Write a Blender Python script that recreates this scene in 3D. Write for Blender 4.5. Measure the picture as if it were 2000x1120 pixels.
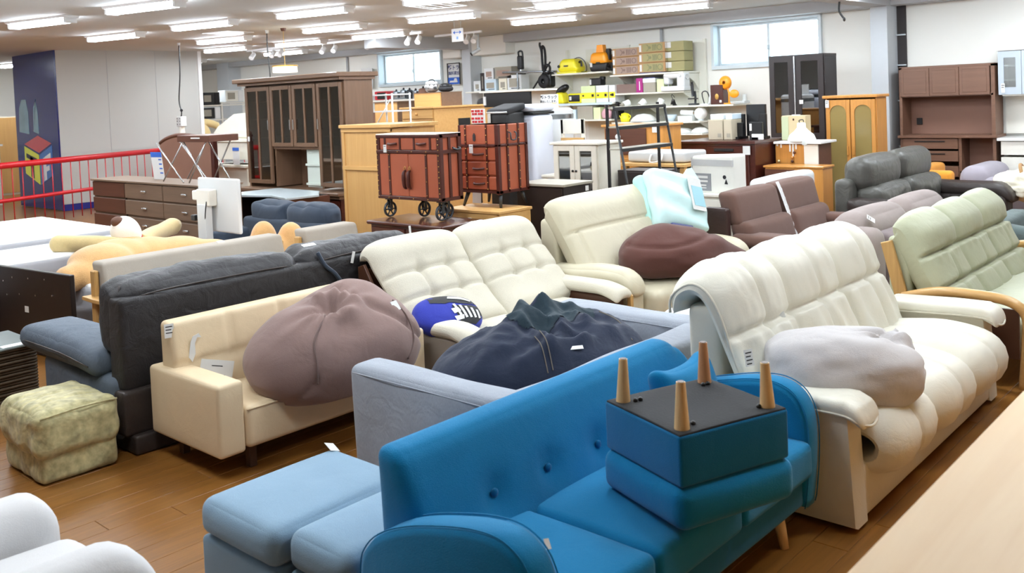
import bpy, math, random
import numpy as np
from mathutils import Vector, Matrix, noise as mnoise

for _o in list(bpy.data.objects):
    bpy.data.objects.remove(_o, do_unlink=True)
SC = bpy.context.scene
COL = SC.collection
R = math.radians

# ------------------------------------------------------------------ camera
# room axes: +X runs along the sofa rows to the window wall, +Y towards the far left, camera near the origin
_az, _p, _r = R(42.0), R(2.2), R(2.37)
_fw = Vector((math.cos(_az), math.sin(_az), 0)); _rt = Vector((math.sin(_az), -math.cos(_az), 0)); _up = Vector((0, 0, 1))
_f = _fw * math.cos(_p) - _up * math.sin(_p); _u = _up * math.cos(_p) + _fw * math.sin(_p)
_cx = _rt * math.cos(_r) - _u * math.sin(_r); _cy = _rt * math.sin(_r) + _u * math.cos(_r); _cz = -_f
cam_d = bpy.data.cameras.new('camera'); cam = bpy.data.objects.new('camera', cam_d); COL.objects.link(cam)
cam.matrix_world = Matrix(((_cx.x, _cy.x, _cz.x, 0), (_cx.y, _cy.y, _cz.y, 0), (_cx.z, _cy.z, _cz.z, 1.9), (0, 0, 0, 1)))
cam_d.sensor_width = 36; cam_d.lens = 36 * 1800 / 2000; cam_d.shift_y = -0.15
cam_d.clip_start = 0.05; cam_d.clip_end = 200
cam_d.dof.use_dof = True; cam_d.dof.focus_distance = 6.5; cam_d.dof.aperture_fstop = 4.5
SC.camera = cam

# ------------------------------------------------------------------ world: a bright hazy daytime sky seen through the windows
W = bpy.data.worlds.new('world'); SC.world = W; W.use_nodes = True
_b = W.node_tree.nodes['Background']; _b.inputs[0].default_value = (0.86, 0.93, 1.0, 1); _b.inputs[1].default_value = 4.0

# ------------------------------------------------------------------ exposure
SC.view_settings.view_transform = 'Standard'; SC.view_settings.look = 'None'
SC.view_settings.exposure = 0.14; SC.view_settings.gamma = 1.0; SC.view_settings.use_curve_mapping = False
LAMP_W = 21.0        # watts of one ceiling batten

# ------------------------------------------------------------------ helpers: geometry as (verts, faces)
def lin(h):
    h = h.lstrip('#'); o = []
    for i in (0, 2, 4):
        c = int(h[i:i + 2], 16) / 255.0
        o.append(c / 12.92 if c <= 0.04045 else ((c + 0.055) / 1.055) ** 2.4)
    return (o[0], o[1], o[2], 1.0)

def join(*gs):
    V, F = [], []
    for v, f in gs:
        n = len(V); V += list(v); F += [tuple(i + n for i in q) for q in f]
    return V, F

def xf(g, m):
    return [tuple(m @ Vector(v)) for v in g[0]], g[1]

def mv(g, x=0, y=0, z=0, rx=0, ry=0, rz=0, s=None):
    m = Matrix.Translation((x, y, z)) @ Matrix.Rotation(rz, 4, 'Z') @ Matrix.Rotation(ry, 4, 'Y') @ Matrix.Rotation(rx, 4, 'X')
    if s: m = m @ Matrix.Diagonal((s[0], s[1], s[2], 1))
    return xf(g, m)

def bx(x0, x1, y0, y1, z0, z1, b=0.0):
    """box, edges chamfered by b"""
    if x1 < x0: x0, x1 = x1, x0
    if y1 < y0: y0, y1 = y1, y0
    if z1 < z0: z0, z1 = z1, z0
    b = min(b, (x1 - x0) * .49, (y1 - y0) * .49, (z1 - z0) * .49)
    if b <= 0:
        V = [(x, y, z) for x in (x0, x1) for y in (y0, y1) for z in (z0, z1)]
        return V, [(0, 1, 3, 2), (4, 6, 7, 5), (0, 4, 5, 1), (2, 3, 7, 6), (0, 2, 6, 4), (1, 5, 7, 3)]
    V, ix = [], {}
    X, Y, Z = (x0, x1), (y0, y1), (z0, z1); I = (b, -b)
    for i in (0, 1):
        for j in (0, 1):
            for k in (0, 1):
                ix[i, j, k] = len(V)
                V += [(X[i], Y[j] + I[j], Z[k] + I[k]), (X[i] + I[i], Y[j], Z[k] + I[k]), (X[i] + I[i], Y[j] + I[j], Z[k])]
    F = []
    def add(q, out):
        a, c, d = (Vector(V[q[0]]), Vector(V[q[1]]), Vector(V[q[2]]))
        n = (c - a).cross(d - a)
        F.append(tuple(q) if n.dot(Vector(out)) > 0 else tuple(reversed(q)))
    for s in (0, 1):
        o = 2 * s - 1
        add([ix[s, 0, 0], ix[s, 1, 0], ix[s, 1, 1], ix[s, 0, 1]], (o, 0, 0))
        add([ix[0, s, 0] + 1, ix[1, s, 0] + 1, ix[1, s, 1] + 1, ix[0, s, 1] + 1], (0, o, 0))
        add([ix[0, 0, s] + 2, ix[1, 0, s] + 2, ix[1, 1, s] + 2, ix[0, 1, s] + 2], (0, 0, o))
    for i in (0, 1):
        for j in (0, 1):
            a, c = 2 * i - 1, 2 * j - 1
            add([ix[i, j, 0], ix[i, j, 1], ix[i, j, 1] + 1, ix[i, j, 0] + 1], (a, c, 0))
            add([ix[i, 0, j], ix[i, 1, j], ix[i, 1, j] + 2, ix[i, 0, j] + 2], (a, 0, c))
            add([ix[0, i, j] + 1, ix[1, i, j] + 1, ix[1, i, j] + 2, ix[0, i, j] + 2], (0, a, c))
            for k in (0, 1):
                n = ix[i, j, k]; add([n, n + 1, n + 2], (a, c, 2 * k - 1))
    return V, F

def _axis(a, b, r, n):
    """parameter values along one side, denser in the rounded ends"""
    e = [a + r * (1 - math.cos(t * math.pi / 2 / 4)) for t in range(4)]
    m = [a + r + (b - a - 2 * r) * i / n for i in range(n + 1)]
    return e + m + [a + b - q for q in reversed(e)]

def soft(x0, x1, y0, y1, z0, z1, r=.05, n=6, fn=None, puff=(0, 0, 0)):
    """rounded cushion-like box; puff bulges each pair of faces; fn(x,y,z)->(x,y,z) shapes it further"""
    r = min(r, (x1 - x0) * .495, (y1 - y0) * .495, (z1 - z0) * .495)
    big = max(x1 - x0, y1 - y0, z1 - z0)
    def cnt(a, b): return max(2, int(round(n * (b - a) / big)))
    ax = [_axis(x0, x1, r, cnt(x0, x1)), _axis(y0, y1, r, cnt(y0, y1)), _axis(z0, z1, r, cnt(z0, z1))]
    lo = (x0, y0, z0); hi = (x1, y1, z1); idx = {}; V = []; F = []
    def vid(i, j, k):
        key = (i, j, k)
        if key in idx: return idx[key]
        p = (ax[0][i], ax[1][j], ax[2][k]); q = [min(max(p[d], lo[d] + r), hi[d] - r) for d in range(3)]
        v = Vector(p) - Vector(q); 
        if v.length > 1e-9: v = v.normalized() * r
        v = Vector(q) + v
        w = [(2 * (p[d] - lo[d]) / (hi[d] - lo[d]) - 1) for d in range(3)]
        for d in range(3):
            if puff[d]:
                a, c = [e for e in range(3) if e != d]
                v[d] += puff[d] * max(-1, min(1, w[d])) * (1 - w[a] ** 2) * (1 - w[c] ** 2)
        if fn: v = fn(*v)
        idx[key] = len(V); V.append(tuple(v)); return idx[key]
    N = [len(a) for a in ax]
    for d in range(3):
        a, c = [e for e in range(3) if e != d]
        for s in (0, N[d] - 1):
            for i in range(N[a] - 1):
                for j in range(N[c] - 1):
                    q = []
                    for (di, dj) in ((0, 0), (1, 0), (1, 1), (0, 1)):
                        t = [0, 0, 0]; t[d] = s; t[a] = i + di; t[c] = j + dj; q.append(vid(*t))
                    flip = (s == 0) ^ (d == 1)
                    F.append(tuple(reversed(q)) if flip else tuple(q))
    return V, F

def cyl(p0, p1, r0, r1=None, n=12, cap=True):
    r1 = r0 if r1 is None else r1
    a, b = Vector(p0), Vector(p1); d = (b - a).normalized()
    s = d.orthogonal().normalized(); t = d.cross(s); V, F = [], []
    for c, r in ((a, r0), (b, r1)):
        V += [tuple(c + (s * math.cos(2 * math.pi * i / n) + t * math.sin(2 * math.pi * i / n)) * r) for i in range(n)]
    F = [(i, (i + 1) % n, n + (i + 1) % n, n + i) for i in range(n)]
    if cap: F += [tuple(reversed(range(n))), tuple(range(n, 2 * n))]
    return V, F

def smooth_path(pts, k=4):
    P = [Vector(p) for p in pts]
    if len(P) < 3: return P
    o = []
    for i in range(len(P) - 1):
        p0 = P[max(i - 1, 0)]; p1 = P[i]; p2 = P[i + 1]; p3 = P[min(i + 2, len(P) - 1)]
        for j in range(k):
            t = j / k
            o.append(.5 * ((2 * p1) + (p2 - p0) * t + (2 * p0 - 5 * p1 + 4 * p2 - p3) * t * t + (3 * p1 - p0 - 3 * p2 + p3) * t ** 3))
    o.append(P[-1]); return o

def tube(pts, r, n=8, k=4, closed=False):
    """round cable or pipe through pts; r a number or one radius per point"""
    P = smooth_path(pts, k) if k > 1 else [Vector(p) for p in pts]
    m = len(P); V, F = [], []; prev = None
    for i, p in enumerate(P):
        d = (P[min(i + 1, m - 1)] - P[max(i - 1, 0)]).normalized()
        if prev is None: s = d.orthogonal().normalized()
        else:
            s = prev - d * prev.dot(d); s = s.normalized() if s.length > 1e-6 else d.orthogonal().normalized()
        prev = s; t = d.cross(s)
        if isinstance(r, (list, tuple)):
            u = i / (m - 1) * (len(r) - 1); a = int(min(u, len(r) - 2)); rr = r[a] + (r[a + 1] - r[a]) * (u - a)
        else: rr = r
        V += [tuple(p + (s * math.cos(2 * math.pi * j / n) + t * math.sin(2 * math.pi * j / n)) * rr) for j in range(n)]
    for i in range(m - 1):
        F += [(i * n + j, i * n + (j + 1) % n, (i + 1) * n + (j + 1) % n, (i + 1) * n + j) for j in range(n)]
    F += [tuple(reversed(range(n))), tuple(range((m - 1) * n, m * n))]
    return V, F

def lathe(prof, n=20, a0=0, a1=2 * math.pi):
    V, F = [], []; m = len(prof); full = abs(a1 - a0 - 2 * math.pi) < 1e-6; c = n if full else n + 1
    for i in range(c):
        a = a0 + (a1 - a0) * i / n
        V += [(r * math.cos(a), r * math.sin(a), z) for r, z in prof]
    for i in range(n):
        k = (i + 1) % c
        F += [(i * m + j, k * m + j, k * m + j + 1, i * m + j + 1) for j in range(m - 1)]
    return V, F

def ext(poly, axis, a, b, bev=0.0):
    """polygon extruded along an axis. axis x: poly=(y,z), y: (x,z), z: (x,y). bev insets both ends for a softened rim"""
    n = len(poly)
    def P(u, v, w): return {'x': (w, u, v), 'y': (u, w, v), 'z': (u, v, w)}[axis]
    def inset(d):
        A = sum(poly[i][0] * poly[(i + 1) % n][1] - poly[(i + 1) % n][0] * poly[i][1] for i in range(n)); sg = 1 if A > 0 else -1
        o = []
        for i in range(n):
            p, q, r_ = Vector(poly[i - 1]), Vector(poly[i]), Vector(poly[(i + 1) % n])
            e1 = (q - p).normalized(); e2 = (r_ - q).normalized()
            n1 = Vector((-e1.y, e1.x)) * sg; n2 = Vector((-e2.y, e2.x)) * sg
            m = (n1 + n2); l = m.length
            m = m / l if l > 1e-6 else n1
            o.append(tuple(q + m * d / max(.35, m.dot(n1))))
        return o
    rings = []
    if bev > 0:
        i1, i2 = inset(bev * .3), inset(bev)
        rings = [(i2, a), (i1, a + bev * .3), (poly, a + bev), (poly, b - bev), (i1, b - bev * .3), (i2, b)]
    else: rings = [(poly, a), (poly, b)]
    V = [P(u, v, w) for pl, w in rings for u, v in pl]
    F = [tuple(range(n)), tuple(reversed(range((len(rings) - 1) * n, len(rings) * n)))]
    for k in range(len(rings) - 1):
        F += [(k * n + i, (k + 1) * n + i, (k + 1) * n + (i + 1) % n, k * n + (i + 1) % n) for i in range(n)]
    c = sum((Vector(v) for v in V), Vector()) / len(V)
    f0 = F[2 + n // 4]; nn = (Vector(V[f0[1]]) - Vector(V[f0[0]])).cross(Vector(V[f0[2]]) - Vector(V[f0[0]]))
    A = sum(poly[i][0] * poly[(i + 1) % n][1] - poly[(i + 1) % n][0] * poly[i][1] for i in range(n))
    flip = (A > 0) if axis in ('x', 'z') else (A < 0)
    if flip: F = [tuple(reversed(q)) for q in F]
    return V, F

def sheet(path, x0, x1, th, hf=None, nx=60, nt=40, kx=10, kt=10, back=.5, xw=None):
    """upholstered slab that follows a curved (y,z) path and runs from x0 to x1; hf(u,t) raises the front; xw(t)->(x0,x1)"""
    P = smooth_path([(0, a, b) for a, b in path], 10); L = [0]
    for i in range(1, len(P)): L.append(L[-1] + (P[i] - P[i - 1]).length)
    Q = []
    for j in range(nt + 1):
        s = L[-1] * .5 * (1 - math.cos(math.pi * j / nt)) * .35 + L[-1] * j / nt * .65
        i = 0
        while i < len(L) - 2 and L[i + 1] < s: i += 1
        f = (s - L[i]) / max(1e-9, L[i + 1] - L[i]); Q.append((P[i].lerp(P[i + 1], f), s / L[-1]))
    V, F = [], []
    us = [.65 * i / nx + .35 * .5 * (1 - math.cos(math.pi * i / nx)) for i in range(nx + 1)]
    for side in (1, -1):
        for j in range(nt + 1):
            p, t = Q[j]; d = (Q[min(j + 1, nt)][0] - Q[max(j - 1, 0)][0]).normalized()
            n = Vector((0, -d.z, d.y)) if True else None
            a, b = xw(t) if xw else (x0, x1)
            et = max(0, 1 - abs(2 * t - 1) ** kt) ** .5
            for u in us:
                eu = max(0, 1 - abs(2 * u - 1) ** kx) ** .5; e = et * eu
                h = th * (1 - back) * e + (hf(u, t) * e if hf else 0) if side == 1 else -th * back * e
                q = p + n * h; V.append((a + (b - a) * u, q.y, q.z))
    m = nx + 1; o = m * (nt + 1)
    for j in range(nt):
        for i in range(nx):
            a = j * m + i
            F.append((a, a + 1, a + m + 1, a + m)); F.append((o + a, o + a + m, o + a + m + 1, o + a + 1))
    return V, F

def blob(rx, ry, rz, e=2.0, nu=56, nv=36, fn=None, seed=0, amp=0.0, freq=2.0, flat=None):
    """lumpy bag: superellipsoid with noise; fn(dir, p)->p shapes it; flat clips the underside"""
    V, F = [], []
    for j in range(nv + 1):
        th = math.pi * j / nv
        for i in range(nu):
            ph = 2 * math.pi * i / nu
            d = Vector((math.sin(th) * math.cos(ph), math.sin(th) * math.sin(ph), math.cos(th)))
            s = (abs(d.x) ** e + abs(d.y) ** e + abs(d.z) ** e) ** (-1 / e)
            p = Vector((d.x * s * rx, d.y * s * ry, d.z * s * rz))
            if amp:
                p += Vector((d.x, d.y, d.z)) * amp * (mnoise.noise(d * freq + Vector((seed * 7.3, seed * 3.1, 0))) + .5 * mnoise.noise(d * freq * 2.3 + Vector((seed * 5.7, 1, 2))))
            if fn: p = Vector(fn(d, p))
            if flat is not None and p.z < flat: p.z = flat + (p.z - flat) * .12
            V.append(tuple(p))
    for j in range(nv):
        for i in range(nu):
            a = j * nu + i; b = j * nu + (i + 1) % nu
            if j == 0: F.append((a, a + nu, b + nu))
            elif j == nv - 1: F.append((a, a + nu, b))
            else: F.append((a, a + nu, b + nu, b))
    return V, F

def frame4(x0, x1, a, b, lo, hi, sa, sb, bt, tp, bv=0.0):
    """rectangular door or sash frame in the yz plane: stiles at a and b, rails between them"""
    return join(bx(x0, x1, a, a + sa, lo, hi, bv), bx(x0, x1, b - sb, b, lo, hi, bv), bx(x0 + .001, x1 - .001, a + sa - .001, b - sb + .001, lo, lo + bt, 0), bx(x0 + .001, x1 - .001, a + sa - .001, b - sb + .001, hi - tp, hi, 0))

def gauss(d, w): return math.exp(-(d / w) ** 2)

# ------------------------------------------------------------------ helpers: objects
def mk(name, g, mat, parent=None, loc=(0, 0, 0), rot=(0, 0, 0), smooth=False, label=None, kind=None):
    me = bpy.data.meshes.new(name); me.from_pydata([tuple(v) for v in g[0]], [], [tuple(f) for f in g[1]])
    if smooth: me.polygons.foreach_set('use_smooth', [True] * len(me.polygons))
    if smooth == 'a':
        me.set_sharp_from_angle(angle=R(38))
    me.update()
    me.materials.append(M(mat) if isinstance(mat, str) else mat)
    o = bpy.data.objects.new(name, me); COL.objects.link(o); o.location = loc; o.rotation_euler = rot
    if parent: o.parent = parent
    if label: o['label'] = label
    if kind: o['kind'] = kind
    return o

def inst(o, parent=None, loc=None, rot=None, scale=None):
    c = o.copy(); COL.objects.link(c)
    if parent is not None: c.parent = parent
    if loc is not None: c.location = loc
    if rot is not None: c.rotation_euler = rot
    if scale is not None: c.scale = scale
    return c

def T(name, label, cat, loc=(0, 0, 0), rz=0.0, group=None, rot=None):
    o = bpy.data.objects.new(name, None); COL.objects.link(o); o.empty_display_size = .1
    o.location = loc; o.rotation_euler = rot or (0, 0, rz); o['label'] = label; o['category'] = cat
    if group: o['group'] = group
    return o

def tag(o, label, cat, group=None):
    o['label'] = label; o['category'] = cat
    if group: o['group'] = group
    return o

def ST(name, g, mat, parent=None, smooth=False, loc=(0, 0, 0), rot=(0, 0, 0)):
    o = mk(name, g, mat, parent, loc, rot, smooth)
    if parent is None: o['kind'] = 'structure'
    return o

_FONT = None
def txt(s, size, ext_=0.0, align='CENTER'):
    """lettering as a flat mesh in the local xy plane, returned as (verts, faces)"""
    c = bpy.data.curves.new('t', 'FONT'); c.body = s; c.size = size; c.align_x = align; c.align_y = 'CENTER'; c.extrude = ext_; c.resolution_u = 2; c.offset = size * .022
    o = bpy.data.objects.new('t', c); COL.objects.link(o)
    dg = bpy.context.evaluated_depsgraph_get(); me = bpy.data.meshes.new_from_object(o.evaluated_get(dg))
    g = ([tuple(v.co) for v in me.vertices], [tuple(p.vertices) for p in me.polygons])
    bpy.data.objects.remove(o); bpy.data.curves.remove(c); bpy.data.meshes.remove(me)
    return g

# ------------------------------------------------------------------ materials (all procedural)
_M = {}; _D = {}
def M(k):
    if k not in _M: _M[k] = _D[k](k)
    return _M[k]

def _new(k):
    m = bpy.data.materials.new(k); m.use_nodes = True; nt = m.node_tree; b = nt.nodes['Principled BSDF']
    return m, nt, b
def _n(nt, t, **kw):
    n = nt.nodes.new(t)
    for a, v in kw.items():
        if a.startswith('i_'): n.inputs[a[2:].replace('_', ' ')].default_value = v
        else: setattr(n, a, v)
    return n

def plain(k, col, rough=.5, metal=0.0, var=.06, vs=6.0, bump=0.0, bs=80.0, sheen=0.0, spec=.5, coat=0.0, alpha=1.0, trans=0.0):
    def f(_):
        m, nt, b = _new(k); c = lin(col); L = nt.links
        tc = _n(nt, 'ShaderNodeTexCoord'); nz = _n(nt, 'ShaderNodeTexNoise', i_Scale=vs, i_Detail=3.0)
        L.new(tc.outputs['Object'], nz.inputs['Vector'])
        mx = _n(nt, 'ShaderNodeMix', data_type='RGBA')
        mx.inputs['A'].default_value = tuple(x * (1 - var) for x in c[:3]) + (1,); mx.inputs['B'].default_value = tuple(min(1, x * (1 + var)) for x in c[:3]) + (1,)
        L.new(nz.outputs['Fac'], mx.inputs['Factor']); L.new(mx.outputs['Result'], b.inputs['Base Color'])
        b.inputs['Roughness'].default_value = rough; b.inputs['Metallic'].default_value = metal; b.inputs['Specular IOR Level'].default_value = spec
        b.inputs['Sheen Weight'].default_value = sheen; b.inputs['Coat Weight'].default_value = coat
        b.inputs['Alpha'].default_value = alpha; b.inputs['Transmission Weight'].default_value = trans
        if bump:
            n2 = _n(nt, 'ShaderNodeTexNoise', i_Scale=bs, i_Detail=2.0); L.new(tc.outputs['Object'], n2.inputs['Vector'])
            bp = _n(nt, 'ShaderNodeBump', i_Strength=bump, i_Distance=.004); L.new(n2.outputs['Fac'], bp.inputs['Height']); L.new(bp.outputs['Normal'], b.inputs['Normal'])
        return m
    _D[k] = f
    return k

def fabric(k, col, var=.13, scale=260.0, bump=.35, fold=.25, rough=.95, sheen=.15, vs=3.0, stretch=(1, 1, 1)):
    """woven cloth: fine thread noise, broad mottling and soft creases"""
    def f(_):
        m, nt, b = _new(k); c = lin(col); L = nt.links; tc = _n(nt, 'ShaderNodeTexCoord')
        mp = _n(nt, 'ShaderNodeMapping'); mp.inputs['Scale'].default_value = stretch; L.new(tc.outputs['Object'], mp.inputs['Vector'])
        n1 = _n(nt, 'ShaderNodeTexNoise', i_Scale=scale, i_Detail=2.0); L.new(mp.outputs['Vector'], n1.inputs['Vector'])
        n2 = _n(nt, 'ShaderNodeTexNoise', i_Scale=vs, i_Detail=4.0); L.new(tc.outputs['Object'], n2.inputs['Vector'])
        ad = _n(nt, 'ShaderNodeMath', operation='MULTIPLY_ADD', i_Value=.55); ad.inputs[1].default_value = .55
        ml = _n(nt, 'ShaderNodeMath', operation='MULTIPLY'); ml.inputs[1].default_value = .45
        L.new(n2.outputs['Fac'], ml.inputs[0]); L.new(n1.outputs['Fac'], ad.inputs[0]); L.new(ml.outputs[0], ad.inputs[2])
        mx = _n(nt, 'ShaderNodeMix', data_type='RGBA')
        mx.inputs['A'].default_value = tuple(x * (1 - 2 * var) for x in c[:3]) + (1,); mx.inputs['B'].default_value = tuple(min(1, x * (1 + 2 * var)) for x in c[:3]) + (1,)
        L.new(ad.outputs[0], mx.inputs['Factor']); L.new(mx.outputs['Result'], b.inputs['Base Color'])
        b.inputs['Roughness'].default_value = rough; b.inputs['Sheen Weight'].default_value = sheen; b.inputs['Specular IOR Level'].default_value = .2
        b1 = _n(nt, 'ShaderNodeBump', i_Strength=bump, i_Distance=.003); L.new(n1.outputs['Fac'], b1.inputs['Height'])
        n3 = _n(nt, 'ShaderNodeTexNoise', i_Scale=7.0, i_Detail=3.0, i_Distortion=.6); L.new(tc.outputs['Object'], n3.inputs['Vector'])
        b2 = _n(nt, 'ShaderNodeBump', i_Strength=fold, i_Distance=.03); L.new(n3.outputs['Fac'], b2.inputs['Height']); L.new(b1.outputs['Normal'], b2.inputs['Normal'])
        L.new(b2.outputs['Normal'], b.inputs['Normal'])
        return m
    _D[k] = f
    return k

def leather(k, col, rough=.42, var=.08, bump=.25, fold=.3):
    def f(_):
        m, nt, b = _new(k); c = lin(col); L = nt.links; tc = _n(nt, 'ShaderNodeTexCoord')
        n2 = _n(nt, 'ShaderNodeTexNoise', i_Scale=5.0, i_Detail=4.0); L.new(tc.outputs['Object'], n2.inputs['Vector'])
        mx = _n(nt, 'ShaderNodeMix', data_type='RGBA')
        mx.inputs['A'].default_value = tuple(x * (1 - var) for x in c[:3]) + (1,); mx.inputs['B'].default_value = tuple(min(1, x * (1 + var)) for x in c[:3]) + (1,)
        L.new(n2.outputs['Fac'], mx.inputs['Factor']); L.new(mx.outputs['Result'], b.inputs['Base Color'])
        b.inputs['Roughness'].default_value = rough; b.inputs['Specular IOR Level'].default_value = .4
        v = _n(nt, 'ShaderNodeTexVoronoi', i_Scale=220.0); L.new(tc.outputs['Object'], v.inputs['Vector'])
        b1 = _n(nt, 'ShaderNodeBump', i_Strength=bump, i_Distance=.002); L.new(v.outputs['Distance'], b1.inputs['Height'])
        n3 = _n(nt, 'ShaderNodeTexNoise', i_Scale=9.0, i_Detail=4.0, i_Distortion=.9); L.new(tc.outputs['Object'], n3.inputs['Vector'])
        b2 = _n(nt, 'ShaderNodeBump', i_Strength=fold, i_Distance=.025); L.new(n3.outputs['Fac'], b2.inputs['Height']); L.new(b1.outputs['Normal'], b2.inputs['Normal'])
        L.new(b2.outputs['Normal'], b.inputs['Normal'])
        return m
    _D[k] = f
    return k

def wood(k, col, dark=None, axis='x', rough=.5, scale=1.0, amt=1.0, coat=0.0):
    """grain streaks running along one axis of the object"""
    def f(_):
        m, nt, b = _new(k); c = lin(col); d = lin(dark) if dark else tuple(x * .62 for x in c[:3]) + (1,); L = nt.links
        tc = _n(nt, 'ShaderNodeTexCoord'); oi = _n(nt, 'ShaderNodeObjectInfo'); mp = _n(nt, 'ShaderNodeMapping')
        s = {'x': (1.2, 22, 22), 'y': (22, 1.2, 22), 'z': (22, 22, 1.2)}[axis]
        mp.inputs['Scale'].default_value = tuple(x * scale for x in s); L.new(tc.outputs['Object'], mp.inputs['Vector'])
        cm = _n(nt, 'ShaderNodeCombineXYZ'); r9 = _n(nt, 'ShaderNodeMath', operation='MULTIPLY'); r9.inputs[1].default_value = 40.0
        L.new(oi.outputs['Random'], r9.inputs[0]); L.new(r9.outputs[0], cm.inputs[0]); L.new(r9.outputs[0], cm.inputs[1]); L.new(cm.outputs[0], mp.inputs['Location'])
        n1 = _n(nt, 'ShaderNodeTexNoise', i_Scale=1.6, i_Detail=6.0, i_Roughness=.6, i_Distortion=.4); L.new(mp.outputs['Vector'], n1.inputs['Vector'])
        cr = _n(nt, 'ShaderNodeValToRGB'); cr.color_ramp.elements[0].position = .32; cr.color_ramp.elements[1].position = .68
        mid = tuple(d[i] + (c[i] - d[i]) * (1 - .7 * amt) for i in range(3)) + (1,)
        cr.color_ramp.elements[0].color = mid; cr.color_ramp.elements[1].color = c; L.new(n1.outputs['Fac'], cr.inputs['Fac'])
        L.new(cr.outputs['Color'], b.inputs['Base Color']); b.inputs['Roughness'].default_value = rough; b.inputs['Coat Weight'].default_value = coat
        bp = _n(nt, 'ShaderNodeBump', i_Strength=.12, i_Distance=.002); L.new(n1.outputs['Fac'], bp.inputs['Height']); L.new(bp.outputs['Normal'], b.inputs['Normal'])
        return m
    _D[k] = f
    return k

def glow(k, col, st):
    def f(_):
        m, nt, b = _new(k); b.inputs['Base Color'].default_value = lin(col); b.inputs['Emission Color'].default_value = lin(col); b.inputs['Emission Strength'].default_value = st
        return m
    _D[k] = f
    return k

def glass(k, col='e8f2f0', rough=.03, mix=.82):
    """thin pane: mostly see-through with a clear reflection"""
    def f(_):
        m, nt, b = _new(k); L = nt.links
        tr = _n(nt, 'ShaderNodeBsdfTransparent'); tr.inputs[0].default_value = lin(col)
        gl = _n(nt, 'ShaderNodeBsdfGlossy'); gl.inputs['Roughness'].default_value = rough; gl.inputs[0].default_value = (1, 1, 1, 1)
        lw = _n(nt, 'ShaderNodeLayerWeight'); pw = _n(nt, 'ShaderNodeMath', operation='POWER'); pw.inputs[1].default_value = 5.0; mx = _n(nt, 'ShaderNodeMixShader')
        ad = _n(nt, 'ShaderNodeMath', operation='MULTIPLY_ADD'); ad.inputs[1].default_value = .9; ad.inputs[2].default_value = .04 + max(0, 1 - mix) * .25
        L.new(lw.outputs['Facing'], pw.inputs[0]); L.new(pw.outputs[0], ad.inputs[0])
        L.new(ad.outputs[0], mx.inputs[0]); L.new(tr.outputs[0], mx.inputs[1]); L.new(gl.outputs[0], mx.inputs[2]); L.new(mx.outputs[0], nt.nodes['Material Output'].inputs[0])
        return m
    _D[k] = f
    return k
# ================================================================== materials of the setting
plain('ceil_paint', 'c9cccb', .85, var=.03, vs=1.0)
plain('wall_white', 'f1f0e9', .9, var=.02, vs=1.0)
plain('wall_grey', 'bdbeba', .7, var=.02, vs=.7)
plain('beam_grey', 'b4b6b8', .6, var=.03)
plain('column_grey', 'c9ced2', .6, var=.03)
plain('gap_dark', '3a3636', .8)
plain('skirt_blue', '141a78', .5)
plain('alu', 'c9d2d6', .4, .1, var=.03)
plain('paper', 'dededc', .7, var=.01)
plain('white_gloss', 'f2f3f3', .25, var=.01)
plain('black_pl', '141416', .4, var=.1)
plain('red_paint', 'c01420', .35, var=.04)
wood('floor_wood', '8f5f29', '5f3c18', 'x', .32, 1.0, .75)
glass('pane_clear', 'eef6f8')
glow('tube_light', 'eaf4ff', 42.0)
ROOM = (-7.0, 14.5, -6.0, 26.0); CEIL = 3.22

# ================================================================== shell
fl = ST('floor', bx(ROOM[0], 14.6, ROOM[2], ROOM[3], -.2, -.004), 'floor_wood')
_pl = None
random.seed(4)
for r in range(36):
    off = -.9 * (r % 2) - .3 * (r % 3)
    for c in range(4):
        x0 = off + c * 1.8
        if _pl is None:
            _pl = mk('plank', bx(0, 1.797, 0, .1475, -.02, 0, .0012), 'floor_wood', fl, (x0, .6 + r * .15, 0))
        else: inst(_pl, fl, (x0, .6 + r * .15, 0))
ceiling = ST('ceiling', bx(ROOM[0], 14.7, ROOM[2], ROOM[3], CEIL, CEIL + .2), 'ceil_paint')
# window wall with its two openings
WIN = [(6.26, 8.18, 2.29, 3.02), (15.1, 17.25, 2.33, 3.06)]
segs = []; y = ROOM[2]
for (a, b, lo, hi) in WIN:
    segs += [bx(14.5, 14.72, y, a, 0, CEIL), bx(14.5, 14.72, a, b, 0, lo), bx(14.5, 14.72, a, b, hi, CEIL)]; y = b
segs.append(bx(14.5, 14.72, y, ROOM[3], 0, CEIL))
ST('wall_back', join(*segs), 'wall_white')
ST('wall_left', bx(ROOM[0], 14.7, ROOM[3], ROOM[3] + .2, 0, CEIL), 'wall_white')
ST('wall_right', bx(ROOM[0], 14.7, ROOM[2] - .2, ROOM[2], 0, CEIL), 'wall_white')
ST('wall_front', bx(ROOM[0] - .2, ROOM[0], ROOM[2], ROOM[3], 0, CEIL), 'wall_white')
for i, (a, b, lo, hi) in enumerate(WIN):
    w = ST('window_%d' % (i + 1), join(bx(14.44, 14.74, a - .04, b + .04, lo - .05, lo + .012, .004), bx(14.44, 14.74, a - .04, b + .04, hi - .012, hi + .05, .004),
        bx(14.442, 14.738, a - .04, a + .012, lo + .008, hi - .008), bx(14.442, 14.738, b - .012, b + .04, lo + .008, hi - .008)), 'alu')
    m = (a + b) / 2
    for j, (p, q, dx) in enumerate(((a, m + .02, 0), (m - .02, b, .03))):
        X0 = 14.6 + dx
        s = mk('sash', frame4(X0, X0 + .03, p + .012, q - .012, lo + .012, hi - .012, .035, .035, .04, .04), 'alu', w)
        mk('pane', bx(X0 + .012, X0 + .018, p + .03, q - .03, lo + .04, hi - .04), 'pane_clear', s)
    mk('latch', bx(14.57, 14.6, m - .015, m + .015, lo + .25, lo + .33, .004), 'alu', w)
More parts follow.
